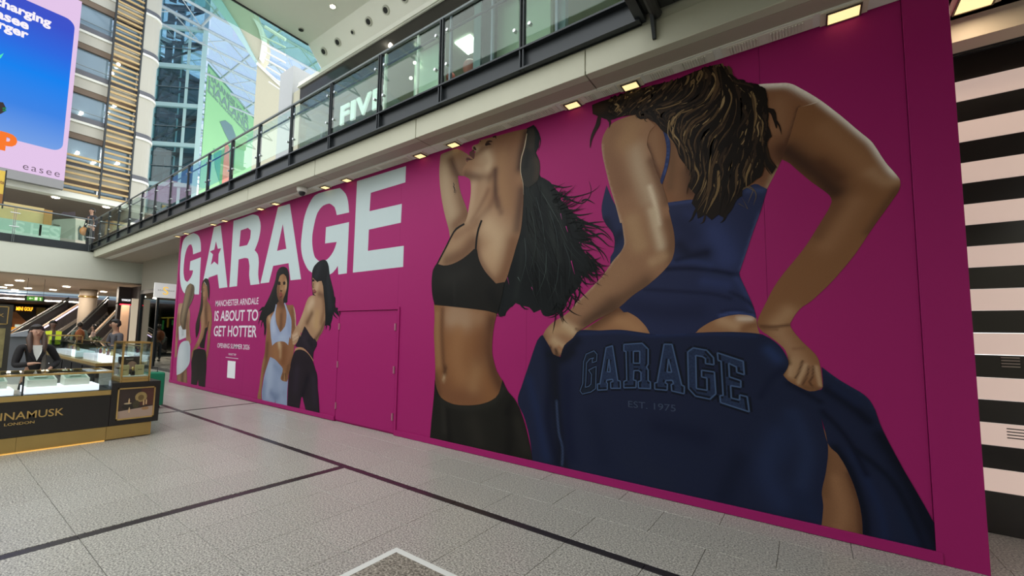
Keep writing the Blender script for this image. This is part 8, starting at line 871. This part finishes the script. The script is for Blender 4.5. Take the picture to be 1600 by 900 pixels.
for y, lb in ((1.90, 'ivory perfume carton left of the bottle in the tall case'), (2.08, 'ivory perfume carton right of the bottle in the tall case')):
    t = thing('perfume_carton', lb, 'box', (-7.62, y, z_)); MB().box(-7.66, -7.60, y-.05, y+.05, z_, z_+.145).obj('carton', mat('carton gold ivory', 'b9a878', .45), t, bevel=.002); MB().box(-7.5999, -7.599, y-.025, y+.025, z_+.075, z_+.085).obj('print', mat('carton print', '6e5c36', .5), t)
t = thing('perfume_bottle', 'small dark perfume bottle with gold cap between two cartons', 'bottle', (-7.58, 1.99, z_))
MB().box(-7.605, -7.56, 1.967, 2.013, z_, z_+.065).obj('flask', mat('dark flask', '14110f', .1), t, bevel=.006); MB().lathe([(.012, 0), (.012, .02), (.017, .024), (.017, .05), (.008, .055)], (-7.582, 1.99, z_+.065), 14).obj('cap', m_gold, t, True)
t = thing('poster_card', 'dark poster card with a blurred beige shape inside the tall case', 'card', (-7.8, 2, z_)); MB().box(-7.8, -7.79, 1.86, 2.12, z_, z_+.26).obj('card', mat('card brown', '3b2e2a', .5), t); MB().prism([(-7.7895, 2.03+.06*math.cos(k*.35), z_+.13+.06*math.sin(k*.35)) for k in range(18)], (-.0003, 0, 0)).obj('print', mat('card print', '9a7a68', .5), t); MB().box(-7.7899, -7.789, 1.95, 2.04, z_+.215, z_+.228).obj('print_line', mat('card text', '8a8078', .5), t)
# side counter running away from us
sc_ = thing('side_counter', 'long black kiosk counter with lit glass cases running away', 'counter', (-10, 2, 0))
MB().box(-12.4, -8.42, 1.75, 2.30, .012, .19).obj('plinth', m_brass, sc_); MB().box(-12.4, -8.42, 1.74, 2.31, .19, .955).obj('body', m_kb, sc_, bevel=.004)
MB().box(-12.4, -8.42, 1.735, 2.315, .955, 1.0).obj('gold_band', m_brass, sc_)
for k in range(5):
    a = -12.3 + k * .78; MB().box(a+.02, a+.72, 1.74-.012, 1.74, .62, .93).obj('drawer', mat('drawer matt black', '121112', .7, spec=.2), sc_, bevel=.003); MB().ell((a+.37, 1.722, .80), (.012, .012, .012), 8, 6).obj('knob', m_chrome, sc_)
for (a, b) in ((-12.35, -10.25), (-9.95, -8.45)):
    MB().box(a, b, 1.76, 2.29, 1.255, 1.262).obj('top_glass', m_cglass, sc_); MB().box(a, b, 1.757, 1.763, 1.0, 1.255).obj('inner_glass', m_cglass, sc_); MB().box(a, b, 2.287, 2.293, 1.0, 1.255).obj('outer_glass', m_cglass, sc_)
    for x in (a, b): MB().box(x-.003, x+.003, 1.76, 2.29, 1.0, 1.255).obj('end_glass', m_cglass, sc_)
    MB().box(a, b, 2.28, 2.30, 1.255, 1.27).obj('gold_trim', m_gold, sc_)
for i, (a, b, z) in enumerate(((-12.2, -11.3, 1.09), (-11.2, -10.4, 1.08), (-9.85, -9.2, 1.10), (-9.1, -8.55, 1.09))):
    MB().box(a, b, 1.85, 2.2, 1.0, z).obj('light_box', m_glow, sc_)
gcols = ['7d5a5a', 'b9a878', '9aa0a8', '6a3a40', 'a08a6a']
for i in range(12):
    a = -12.1 + i * .15 if i < 7 else -9.8 + (i - 7) * .24
    zt2 = 1.09 if i < 5 else 1.08 if i < 7 else 1.10 if i < 10 else 1.09
    if -11.3 < a < -11.2: a = -11.15
    t = thing('perfume_bottle', 'little perfume bottle on the lit side counter, %s from its far end' % ['first','second','third','fourth','fifth','sixth','seventh','eighth','ninth','tenth','eleventh','twelfth'][i], 'bottle', (a, 2.02, zt2), 'bottles on the lit side counter')
    MB().box(a-.022, a+.022, 2.0, 2.04, zt2, zt2+.07).obj('flask', mat('flask '+gcols[i % 5], gcols[i % 5], .15), t, bevel=.005); MB().lathe([(.012, 0), (.012, .03), (.004, .032)], (a, 2.02, zt2+.07), 10).obj('cap', m_gold, t)
t = thing('display_case', 'gold topped glass case at the far end of the side counter', 'display case', (-12.7, 2, 0))
MB().box(-13.0, -12.44, 1.74, 2.31, 0, 1.0).obj('pedestal', m_kb, t); gf = MB()
for z in (1.01, 1.34): gf.box(-13.0, -12.44, 1.74, 1.77, z, z+.02).box(-13.0, -12.44, 2.28, 2.31, z, z+.02).box(-13.0, -12.97, 1.74, 2.31, z, z+.02).box(-12.47, -12.44, 1.74, 2.31, z, z+.02)
for x in (-13.0, -12.46):
    for y in (1.74, 2.29): gf.box(x, x+.02, y, y+.02, 1.0, 1.36)
gf.obj('gold_frame', m_gold, t); MB().box(-12.98, -12.46, 1.755, 1.76, 1.03, 1.34).obj('pane', m_cglass, t); MB().box(-12.45, -12.445, 1.76, 2.29, 1.03, 1.34).obj('pane', m_cglass, t)
# black freestanding panel with gold outline
t = thing('kiosk_sign', 'tall black kiosk panel with gold outline at the left edge', 'sign', (-9.6, .7, 0))
y1 = at(19, 500, 0, -9.6).y; y0 = y1 - .75; zt3 = at(10, 476, 0, -9.6).z
MB().box(-9.66, -9.6, y0, y1, 0, zt3).obj('panel', mat('charcoal panel', '37352f', .5), t)
gl_ = MB(); yi = y1 - .045; zb3 = at(10, 507, 0, -9.6).z
gl_.box(-9.6, -9.595, y0, yi, zt3-.04, zt3-.028).box(-9.6, -9.595, y0, yi, zb3, zb3+.012).box(-9.6, -9.595, yi-.012, yi, zb3, zt3-.028); gl_.obj('gold_outline', m_gold, t)
text_mesh('lettering', 'ANNAMUSK', (-9.596, y0+.12, (zt3+zb3)/2-.04), (0, 1, 0), (0, 0, 1), at(7, 492, 0, -9.6).y-(y0+.12), .055, m_gold, t)
MB().box(-9.6, -9.595, y0, y1-.06, .9, zb3-.06).obj('lower_print', mat('floral print', '8d8458', .5, noise=.5, nscale=14), t)
# green suitcase behind the kiosk
t = thing('suitcase', 'green hard suitcase standing behind the kiosk corner', 'suitcase', (-10.0, 3.0, 0))
yc = at(253, 630, 0, -10.0).y; MB().box(-10.15, -9.85, yc-.46, yc-.02, .06, .70).obj('shell', mat('green shell', '12805e', .35), t, bevel=.03)
for yy in (yc-.40, yc-.08):
    for xx in (-10.08, -9.92): MB().tube([(xx, yy-.012, .03), (xx, yy+.012, .03)], .028, 12).tube([(xx, yy, .03), (xx, yy, .075)], .01, 6).obj('wheel', m_dark, t)
MB().tube([(-10, yc-.36, .70), (-10, yc-.36, .78), (-10, yc-.12, .78), (-10, yc-.12, .70)], .01, 6).obj('handle', m_dark, t)
# ------------------------------------------------------------------ shopfront beyond the hoarding and the far ground floor
XP = -21.6
gf_ = thing('glass_shopfront', 'dark glass shopfront left of the hoarding', 'shopfront', (-18, 5.78, 0))
MB().box(XP, HX0, 5.76, 5.78, .1, 2.95).obj('glazing', glass('dark shop glass', (.42, .50, .48), 1.9), gf_); MB().box(XP, HX0, 5.70, 5.86, 2.95, 3.1).obj('head', m_steel, gf_); MB().box(XP, HX0, 5.74, 5.84, 0, .1).obj('sill', m_steel, gf_)
for x in (XP, -19.6, -17.5): MB().box(x-.04, x+.04, 5.72, 5.82, 0, 3.0).obj('mullion', m_steel, gf_)
MB().box(XP, HX0, 5.72, 6.9, 3.1, 4.31).obj('bulkhead', mat('bulkhead grey', '8e897e', .6), gf_)
MB().box(XP, HX0, 6.5, 6.9, 0, 3.1).obj('interior', mat('shop dark interior', '23241f', .8, noise=.4, nscale=1.2), gf_)
m_gsign = mat('gold neon', 'c8a040', .4, emit='ffc850', es=.6)
text_mesh('lettering', 'E Four', (-20.9, 6.48, 2.05), (1, 0, 0), (0, 0, 1), 1.5, .28, m_gsign, gf_) if False else None
for k in range(6): 
    x = -21.2 + k * .55; MB().box(x, x+.05, 6.45, 6.5, 1.5 + .1*(k % 3), 1.9 + .08*(k % 2)).obj('lit_bottle', mat('lit amber', 'c89040', .4, emit='e0a040', es=.5) if k % 2 else mat('lit green', '4a9a50', .4, emit='60c060', es=.4), gf_)
MB().box(-21.3, -19.8, 6.44, 6.5, 1.98, 2.02).obj('lit_shelf', m_gsign, gf_)
po = thing('shop_portal', 'dark burgundy shop portal with red lit sign', 'portal', (-23, 5.8, 0))
m_burg = mat('dark burgundy', '241816', .4)
MB().box(-22.9, -21.65, 5.70, 6.3, 0, 3.3).obj('return', m_burg, po); a = at(182, 500, 0, -22.9).y; b_ = at(207, 500, 0, -22.9).y
MB().box(-23.2, -22.9, a, 5.75, 2.55, 3.3).obj('fascia', m_burg, po); MB().box(-23.2, -22.9, a, a+.12, 0, 2.6).obj('jamb', m_burg, po); MB().box(-23.2, -22.9, b_-.05, 5.9, 0, 2.6).obj('jamb', m_burg, po)
MB().box(-26, -25.8, a*1.16, 6.6, 0, 3.2).obj('back', mat('lit shop back', '9a7c64', .6, noise=.4, nscale=2, emit='c89a78', es=.2), po)
z0 = at(192, 474, 0, -22.85).z; MB().box(-22.9, -22.84, a+.05, b_-.02, z0, z0+.28).obj('sign_box', mat('dark sign box', '1c1414', .4), po)
text_mesh('lettering', 'THE FRAGRANCE SHOP', (-22.83, a+.1, z0+.1), (0, 1, 0), (0, 0, 1), b_-a-.25, .09, mat('sign white', 'ffffff', .4, emit='ffffff', es=1.2), po, .01)
MB().box(-22.86, -22.83, a+.05, b_-.02, z0-.06, z0-.025).obj('red_tube', mat('red neon', 'ff2030', .4, emit='ff2038', es=4), po)
yq = at(210, 490, 0, -21.62).y; MB().box(-21.64, -21.60, yq-.12, yq+.10, .2, 2.75).obj('lit_pillar', mat('lit pillar', 'c8b8a0', .5, emit='e8d8c0', es=.25), po)
# blade sign
bs = thing('blade_sign', 'white projecting shop sign with gold S beside the hoarding edge', 'sign', (-17, 5.2, 2.9))
ya = at(241.5, 450, 0, -17).y; yb = at(279, 450, 0, -17).y; za = at(250, 465, 0, -17).z; zb2 = at(250, 442, 0, -17).z
MB().box(-17.06, -17, ya, yb, za, zb2).obj('board', mat('sign white board', 'e4e4e2', .4, emit='ffffff', es=.18), bs); MB().box(-17.05, -17.01, yb, 5.72, zb2-.1, zb2-.05).obj('arm', m_steel, bs)
text_mesh('lettering', 'SOCKSHOP', (-16.998, ya+.1, (za+zb2)/2-.02), (0, 1, 0), (0, 0, 1), yb-ya-.22, .045, m_dark, bs, .0, 0, 1.4)
text_mesh('emblem', 'S', (-16.997, (ya+yb)/2-.11, (za+zb2)/2-.14), (0, 1, 0), (0, 0, 1), .17, .27, m_gsign, bs)
# far ground floor hall
fh = sroot('far_hall', 'dim far hall of the ground floor under the low ceiling', 'hall')
MB().box(-60, -33, -14, 14, 3.15, 3.3).obj('far_ceiling', mat('mauve ceiling', '8a828c', .7), fh)
MB().box(-33.1, -33, -14, 14, 3.2, 3.5).obj('bulkhead', mat('pale blue bulkhead', 'a4bccb', .5, emit='b8d4e8', es=.35), fh)
MB().box(-60.3, -60, -14, 16, 0, 3.3).obj('far_wall', mat('far dark wall', '2e2622', .7, noise=.4, nscale=.6), fh)
MB().box(-60, -21.7, 9.5, 9.8, 0, 3.4).obj('side_wall', mat('brown side wall', '4a3c30', .7, noise=.2, nscale=1), fh)
MB().box(-60, XL-1, -13, -12.7, 0, 3.4).obj('side_wall', mat('brown side wall'), fh)
for i, (px_, py_) in enumerate(((31, 438), (14, 445), (5, 448.5), (44, 450), (17.5, 454.5), (83, 452.5), (104, 447.5), (162, 455.5), (190, 450))):
    p = at(px_, py_, 2, 3.42); p.x = max(p.x, -32.6); t = thing('downlight', 'bright downlight in the low far ceiling, %s in reading order' % ['first','second','third','fourth','fifth','sixth','seventh','eighth','ninth'][i], 'light', p, 'downlights in the low far ceiling'); MB().tube([p, p - Vector((0, 0, .03))], .13, 14).obj('lamp', m_spot, t); lamp_light('lamp_light', p - Vector((0, 0, .05)), 80, .26, (1, .86, .7), t)
for i, (px_, py_) in enumerate(((23, 466), (75, 469.5), (109, 471))):
    p = at(px_, py_, 2, 3.15); t = thing('strip_light', 'white strip light on the far mauve ceiling, %s one' % ['left', 'middle', 'right'][i], 'light', p); MB().box(p.x-.2, p.x+.2, p.y-.6, p.y+.6, 3.10, 3.15).obj('tube', m_spot, t)
ds = thing('minigolf_front', 'dark shopfront with orange lit sign far away', 'shopfront', (-45, 4, 0))
def px_slab(name, pts, X, th, m, par): return MB().prism([at(x, y, 0, X) for x, y in pts], (-th, 0, 0)).obj(name, m, par)
XD = -45
def floor_slab(name, x_l, x_r, ytop, X, th, m, par, z0=0):
    a = at(x_l, ytop, 0, X); b_ = at(x_r, ytop, 0, X); return MB().box(X-th, X, a.y, b_.y, z0, a.z).obj(name, m, par)
floor_slab('wall', 15, 104, 478, XD, .3, mat('black wall', '1c1613', .6), ds); floor_slab('yellow_column', 58, 71, 480, XD+.3, .3, mat('ochre column', '8a7420', .5), ds)
px_slab('tan_wedge', ((19, 512), (43, 504), (25, 487), (19, 487)), XD+.1, .08, mat('tan wedge', 'a0714a', .6), ds); px_slab('orange_couch', ((15, 521), (47, 516), (47, 511), (16, 511)), XD+.8, .6, mat('orange lit couch', 'd88a18', .5, emit='ffa020', es=.5), ds)
p = at(25, 485, 0, XD+.05); q = at(51, 485, 0, XD+.05); text_mesh('lettering', 'MINI GOLF', (XD+.05, p.y, p.z), (0, 1, 0), (0, 0, 1), q.y-p.y, .28, mat('orange neon', 'ffb030', .4, emit='ffa020', es=2.2), ds, .03)
MB().box(XD+.6, XD+.7, at(23, 510, 0, XD+.6).y, at(36, 510, 0, XD+.6).y, .0, at(30, 507, 0, XD+.6).z).obj('lit_counter', mat('lit counter', 'c8d8c8', .5, emit='d0e8d8', es=.5), ds)
# grey clad parapet behind the woman
t = thing('grey_parapet', 'grey blue parapet wall behind the kiosk', 'parapet', (-20, 2.5, 0)); floor_slab('panel', 12, 76, 524, -20, .3, mat('grey blue cladding', '5c6066', .6), t)
px_slab('sloped_cap', ((14, 526), (14, 523), (47, 515), (76, 520), (76, 526)), -19.9, .3, mat('pale cladding', '868c96', .5), t)
# column
t = thing('round_column', 'pale round column in front of the escalators', 'column', (-28, 5, 0)); c0 = at(139, 480, 0, -28); MB().lathe([(.36, 0), (.36, 3.2), (.36, 3.42)], (-28.3, c0.y, 0), 20).obj('shaft', mat('column paint', 'a09486', .6), t, True)
MB().lathe([(.38, 3.0), (.40, 3.05), (.38, 3.1)], (-28.3, c0.y, 0), 20).obj('collar', m_gold, t, True)
# escalators
m_skirt = mat('escalator skirt', '9a948e', .3, metal=.7); m_clad = mat('escalator dark glass', '2c2a2c', .2); m_led = mat('violet led', 'e8d8ff', .4, emit='d8c8ff', es=2.5); m_tanclad = mat('tan cladding', '8a7452', .6, noise=.1)
def escalator(label, a0, a1, side, tan):
    a0 = Vector(a0); a1 = Vector(a1); d = (a1 - a0); dh = Vector((d.x, d.y, 0)).normalized(); sd = Vector((-dh.y, dh.x, 0)); sd = sd if sd.dot(Vector((1, -.3, 0))) > 0 else -sd
    a0e = a0 - d * (max(0, a0.z - 1.0) / d.z) ; a1e = a1 + d * ((3.1 - a1.z) / d.z) if a1.z > 3.1 else a1
    t = thing('escalator', label, 'escalator', (a0e.x, a0e.y, 0)); dn = Vector((0, 0, -1))
    for k_, off in enumerate((0, .95)):
        o_ = sd * off; A, B = a0e + o_, a1e + o_
        MB().tube([A, B], .045, 8).obj('handrail', m_dark if k_ == 0 else mat('bronze rail', '8a7866', .4), t)
        MB().prism([A + dn * .08, B + dn * .08, B + dn * .75, A + dn * .75], sd * .02).obj('balustrade_glass', m_clad, t)
        MB().bar(A + dn * .10 + sd * .03, B + dn * .10 + sd * .03, .03, .04).obj('led_line', m_led if k_ and not tan else m_rail, t)
        MB().bar(A + dn * .82, B + dn * .82, .12, .16).obj('skirt', m_skirt, t)
    A, B = a0e + dn * .95, a1e + dn * .95; W_ = sd * .95; n = 14; s_ = MB()
    for i in range(n):
        p = A.lerp(B, i / n); q = A.lerp(B, (i + 1) / n); s_.prism([p, p + Vector((0, 0, (q.z-p.z))), q, q + dn * .15, p + dn * .15], W_)
    s_.obj('steps', m_steel, t)
    MB().prism([A + sd * .96, B + sd * .96, B + sd * .96 + dn * .4, Vector(((A + sd * .96).x, (A + sd * .96).y, 0)), ] if not tan else [A + sd * .96, B + sd * .96, Vector(((B + sd * .96).x, (B + sd * .96).y, 0)), Vector(((A + sd * .96).x, (A + sd * .96).y, 0))], sd * .04).obj('side_cladding', m_tanclad if tan else m_steel, t)
    gz = A + sd * .5; MB().box(gz.x-.5, gz.x+.5, gz.y-.5, gz.y+.5, 0, max(.05, gz.z-.1)).obj('base_pit', m_steel, t)
escalator('escalator with violet light line rising behind the round column', at(16, 519, 0, -29), at(113, 462, 0, -31.5), 1, False)
escalator('escalator with tan side cladding right of the round column', at(110, 520, 0, -26.5), at(170, 464, 0, -28.5), 1, True)
# exit sign
t = thing('exit_sign', 'green illuminated exit sign hanging from the low ceiling', 'sign', (-24, 2.85, 2.6))
MB().box(-24.05, -24, 2.565, 3.15, 2.52, 2.72).obj('case', mat('exit case', '3a4238', .4), t); MB().box(-24, -23.995, 2.63, 3.08, 2.545, 2.695).obj('green_face', mat('exit green', '4f8a3a', .4, emit='5aa83c', es=.5), t)
m_pic = mat('exit pictogram', 'e8f0d0', .4, emit='f0ffd8', es=.7)
MB().prism([(-23.993, 2.68, 2.62), (-23.993, 2.73, 2.66), (-23.993, 2.73, 2.63), (-23.993, 2.80, 2.63), (-23.993, 2.80, 2.61), (-23.993, 2.73, 2.61), (-23.993, 2.73, 2.58)], (-.002, 0, 0)).obj('arrow', m_pic, t); MB().box(-23.995, -23.992, 2.85, 2.93, 2.56, 2.68).obj('door_mark', m_pic, t)
MB().prism([(-23.993, 2.99, 2.56), (-23.993, 3.02, 2.62), (-23.993, 2.98, 2.64), (-23.993, 3.01, 2.67), (-23.993, 3.04, 2.65), (-23.993, 3.03, 2.60), (-23.993, 3.05, 2.56)], (-.002, 0, 0)).obj('running_figure', m_pic, t)
for y in (2.62, 3.10): MB().tube([(-24.02, y, 2.72), (-24.02, y, 3.42)], .006, 5).obj('wire', m_dark, t)
# planter
t = thing('planter', 'square planter with low green shrub beyond the kiosk', 'planter', (-21, 4.2, 0)); MB().box(-21.4, -20.9, 4.02, 4.46, 0, 1.02).obj('tub', mat('planter tan', '7c6448', .6), t, bevel=.02)
lf = MB()
for i in range(90):
    c = Vector((-21.15 + random.uniform(-.2, .2), 4.24 + random.uniform(-.2, .2), 1.02 + random.uniform(0, .12))); a = random.uniform(0, 6.3); u_ = Vector((math.cos(a), math.sin(a), random.uniform(.2, .9))) * .09; w_ = Vector((-math.sin(a), math.cos(a), 0)) * .025
    lf.add([c - w_ * .2, c + u_ * .5 + w_, c + u_, c + u_ * .5 - w_], [(0, 1, 2, 3)])
lf.obj('foliage', mat('shrub green', '3c5a2c', .6, noise=.3, nscale=20), t)['kind'] = 'stuff'
# ------------------------------------------------------------------ people
def skinned(name, chains, m, parent, sub=2):
    V = []; E = []; Rr_ = []
    for ch_ in chains:
        prev = None
        for it in ch_:
            if isinstance(it, int): prev = it; continue
            V.append(it[:3]); Rr_.append(it[3:]); i = len(V) - 1
            if prev is not None: E.append((prev, i))
            prev = i
    me = bpy.data.meshes.new(name); me.from_pydata(V, E, []); o = bpy.data.objects.new(name, me); COL.objects.link(o); o.parent = parent; o.matrix_parent_inverse = Matrix.Translation(-parent.location) if parent.type == 'EMPTY' else Matrix()
    s = o.modifiers.new('skin', 'SKIN'); s.use_smooth_shade = True; s.branch_smoothing = .6
    for i, sv in enumerate(me.skin_vertices[0].data): sv.radius = (Rr_[i][0], Rr_[i][1] if len(Rr_[i]) > 1 else Rr_[i][0])
    me.skin_vertices[0].data[0].use_root = True
    ss = o.modifiers.new('sub', 'SUBSURF'); ss.levels = sub; ss.render_levels = sub
    me.materials.append(m); return o
def person(label, pos, h, face, top, legs, hair, hair_len, skin, arms='down', extra=None, fingers=False, head_pitch=0):
    """pos: feet; face: unit facing direction; built upright, arms by pose"""
    f = Vector((face[0], face[1], 0)).normalized(); r = Vector((f.y, -f.x, 0)); p0 = Vector(pos); k = h / 1.7
    root = thing('person', label, 'person', pos)
    def W(sx, fy_, z): return p0 + r * (sx * k) + f * (fy_ * k) + Vector((0, 0, z * k))
    def v(sx, fy_, z, *rad): q = W(sx, fy_, z); return (q.x, q.y, q.z, *[a * k for a in rad])
    ms = mat('skin ' + skin, skin, .5)
    hp = head_pitch
    arm = {}
    for s in (-1, 1):
        if arms == 'down': el, wr = (s*.25, -.02, 1.10), (s*.24, .08, .86)
        elif arms == 'desk': el, wr = (s*.27, .05, 1.06), (s*.13, .30, 1.03)
        elif arms == 'hips': el, wr = ((s*.33, -.02, 1.10), (s*.17, .18, 1.0)) if s < 0 else ((s*.25, .06, 1.06), (s*.1, .27, 1.1))
        arm[s] = (el, wr)
    # body: one continuous skin surface (pelvis root, spine, neck, head, arms with hands, legs)
    body = [[v(0, 0, .92, .12, .10), v(0, 0, 1.10, .11, .085), v(0, 0, 1.30, .14, .095), v(0, 0, 1.43, .08, .07), v(0, .01, 1.49, .05, .05), v(0, .02+hp*.5, 1.56, .066, .072), v(0, .02+hp, 1.63, .074, .088), v(0, .0+hp, 1.69, .04, .05)]]
    n = 8
    for s in (-1, 1):
        el, wr = arm[s]; hd_ = (wr[0] + (wr[0]-el[0])*.28, wr[1] + (wr[1]-el[1])*.28, wr[2] + (wr[2]-el[2])*.28)
        body.append([2, v(s*.17, 0, 1.39, .055), v(*el, .04), v(*wr, .028), v(*hd_, .034, .018)]); hi = n + 3; n += 4
        dv = Vector(hd_) - Vector(wr); dv.normalize(); sdv = Vector((1, 0, 0)) if abs(dv.x) < .8 else Vector((0, 1, 0))
        if fingers:
            for q in range(4):
                o1 = Vector(hd_) + sdv * ((q - 1.5) * .018) + dv * .03; o2 = o1 + dv * (.03 + .006 * (1.5 - abs(q - 1.3))) + Vector((0, 0, -.012)); body.append([hi, v(*o1, .0095), v(*o2, .008)]); n += 2
            o1 = Vector(wr) + sdv * (-s * .035) + dv * .03; o2 = o1 + dv * .035 - sdv * (s * .01); body.append([hi, v(*o1, .011), v(*o2, .009)]); n += 2
        body.append([0, v(s*.09, 0, .86, .085), v(s*.10, .01, .48, .058), v(s*.10, -.01, .09, .036), v(s*.10, .12, .03, .03)]); n += 4
    skinned('body', body, ms, root)
    # clothing
    top_ch = [[v(0, 0, .90, .15, .12), v(0, 0, 1.10, .135, .105), v(0, 0, 1.30, .165, .115), v(0, 0, 1.42, .10, .085)]]
    for s in (-1, 1):
        el, wr = arm[s]; w2 = [wr[i] * .93 + el[i] * .07 for i in range(3)]; top_ch.append([2, v(s*.10, 0, 1.385, .095), v(s*.175, 0, 1.385, .07), v(*el, .054), v(*w2, .042)])
    skinned('jacket', top_ch, mat('cloth ' + top, top, .8, noise=.08, nscale=20), root)
    lg_ch = [[v(0, 0, .93, .14, .115), v(0, 0, .86, .13, .11)]]; 
    for s in (-1, 1): lg_ch.append([1, v(s*.095, 0, .78, .098), v(s*.10, .01, .48, .07), v(s*.10, -.01, .10, .055)])
    skinned('trousers', lg_ch, mat('cloth ' + legs, legs, .8), root)
    for s in (-1, 1): c = W(s*.10, .05, .045); MB().ell(c, (.055*k+.08*k*abs(f.x), .055*k+.08*k*abs(f.y), .045*k), 12, 8).obj('shoe', m_dark, root, True)
    # face
    hc = W(0, .02+hp, 1.62)
    def fp(sx, fwd, dz): return hc + r*(sx*k) + f*(fwd*k) + Vector((0, 0, dz*k))
    md = mat('facial dark', '2a1a14', .5)
    for s in (-1, 1):
        MB().ell(fp(s*.03, .080, .010), (.009*k, .009*k, .006*k), 8, 6).obj('eye', md, root, True); MB().bar(fp(s*.018, .086, .034), fp(s*.044, .078, .034), .006*k, .004*k).obj('eyebrow', md, root); MB().ell(fp(s*.078, -.005, 0), (.014*k, .02*k, .03*k), 8, 6).obj('ear', ms, root, True)
    MB().ell(fp(0, .092, -.012), (.013*k, .016*k, .022*k), 8, 6).obj('nose', ms, root, True); MB().bar(fp(-.022, .082, -.05), fp(.022, .082, -.05), .012*k, .010*k).obj('mouth', mat('lips', '8a4a44', .5), root)
    mh = mat('hair ' + hair, hair, .5, noise=.2, nscale=40)
    def hf(q): return q
    hb_ = MB(); n1, m1 = 18, 12; vs_ = []
    for i in range(m1 + 1):
        t_ = math.pi * i / m1
        for j in range(n1):
            a = 2*math.pi*j/n1; x_, y_, z_2 = math.sin(t_)*math.cos(a), math.sin(t_)*math.sin(a), math.cos(t_)
            sc3 = 1.0
            if y_ > .15 and z_2 < .3: sc3 = .62
            if z_2 < -.25 and y_ <= .15: z_2 -= hair_len * 6 * min(1, (-z_2 - .25) * 2); x_ *= 1.12; y_ -= .1
            vs_.append(hc + r*(x_*.100*sc3*k) + f*((y_*.106*sc3 - .026)*k) + Vector((0, 0, (.034 + z_2*.108)*k)))
    hb_.add(vs_, [(i*n1+j, (i+1)*n1+j, (i+1)*n1+(j+1) % n1, i*n1+(j+1) % n1) for i in range(m1) for j in range(n1)]); hb_.obj('hair', mh, root, True)
    if extra: extra(root, W, k, r, f)
    return root
def woman_extra(root, W, k, r, f):
    P = [W(-.075, .105, 1.40), W(.075, .105, 1.40), W(.06, .13, 1.30), W(0, .135, 1.14), W(-.06, .13, 1.30)]; MB().prism(P, f * .012).obj('white_blouse', mat('white blouse', 'd8dcd8', .7), root)
    for s in (-1, 1): MB().prism([W(s*.07, .10, 1.43), W(s*.115, .10, 1.36), W(s*.10, .13, 1.25), W(s*.01, .142, 1.10), W(s*.055, .132, 1.30)], f * .012).obj('lapel', mat('cloth 17161a'), root)
    for s in (-1, 1): 
        MB().tube([W(s*.075, .02, 1.62), W(s*.095, .05, 1.50), W(s*.09, .115, 1.36), W(s*.085, .13, 1.24)], [.028*k, .044*k, .036*k, .01*k], 8).obj('hair_lock', mat('hair brown ends', '4a3830', .5), root, True)
person('woman in black blazer and white blouse standing inside the kiosk', (-9.25, 1.16, 0), 1.52, (.88, .10), '17161a', '17161a', '231b18', .11, 'b48a74', 'hips', woman_extra, True)
person('man in grey jacket looking down behind the side counter', (-13.0, 3.02, 0), 1.70, (.25, -.9), '45444a', '2a2a30', '14110f', .0, 'a07a62', 'desk', None, True, .035)
def vest(root, W, k, r, f):
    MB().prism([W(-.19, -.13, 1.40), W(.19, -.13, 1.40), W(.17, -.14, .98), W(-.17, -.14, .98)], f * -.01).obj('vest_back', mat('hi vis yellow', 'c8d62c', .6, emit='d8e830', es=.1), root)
    for s in (-1, 1): MB().prism([W(s*.05, .135, 1.42), W(s*.2, .11, 1.40), W(s*.18, .14, .98), W(s*.04, .15, .98)], f * .012).obj('vest_front', mat('hi vis yellow'), root)
person('worker in bright yellow vest with dark hair beyond the kiosk', (-18.8, 2.72, 0), 1.68, (.9, .1), '3a3c44', '2a2c34', '0f0d0c', .02, '5a4034', 'down', vest)
def pack(root, W, k, r, f):
    o = MB().ell(W(0, -.20, 1.22), (.16*k, .16*k, .25*k), 14, 9).obj('backpack', mat('rust backpack', '8a4a20', .7), root, True); MB().ell(W(0, -.30, 1.14), (.1*k, .1*k, .12*k), 12, 8).obj('backpack_pocket', mat('rust pocket', '74401e', .7), root, True)
person('person with rust orange backpack walking away', (-24, 4.32, 0), 1.69, (-.95, .1), '6a7c74', '30343c', '15110e', .0, '7a5a48', 'down', pack)
person('woman with long dark hair and pale top in the far hall', (-24.4, 4.86, 0), 1.60, (-.2, -.9), 'a89088', '24242a', '120f0e', .08, 'a08070', 'down')

def bag(root, W, k, r, f):
    MB().ell(W(.24, .06, .74), (.10*k, .15*k, .18*k), 12, 8).obj('bag', mat('orange bag', 'b8743a', .6), root, True); MB().tube([W(.24, .0, .9), W(.24, .05, 1.0), W(.24, .12, .9)], .012, 6).obj('bag_strap', mat('orange bag'), root)
pc = at(140, 375, 0, XL-1.2)
person('person in black carrying an orange bag at the far gallery rail', (pc.x, pc.y, 4.82), 1.7, (.5, -.8), '22232a', '1c1d22', '15120f', .03, 'a07c68', 'down', bag)
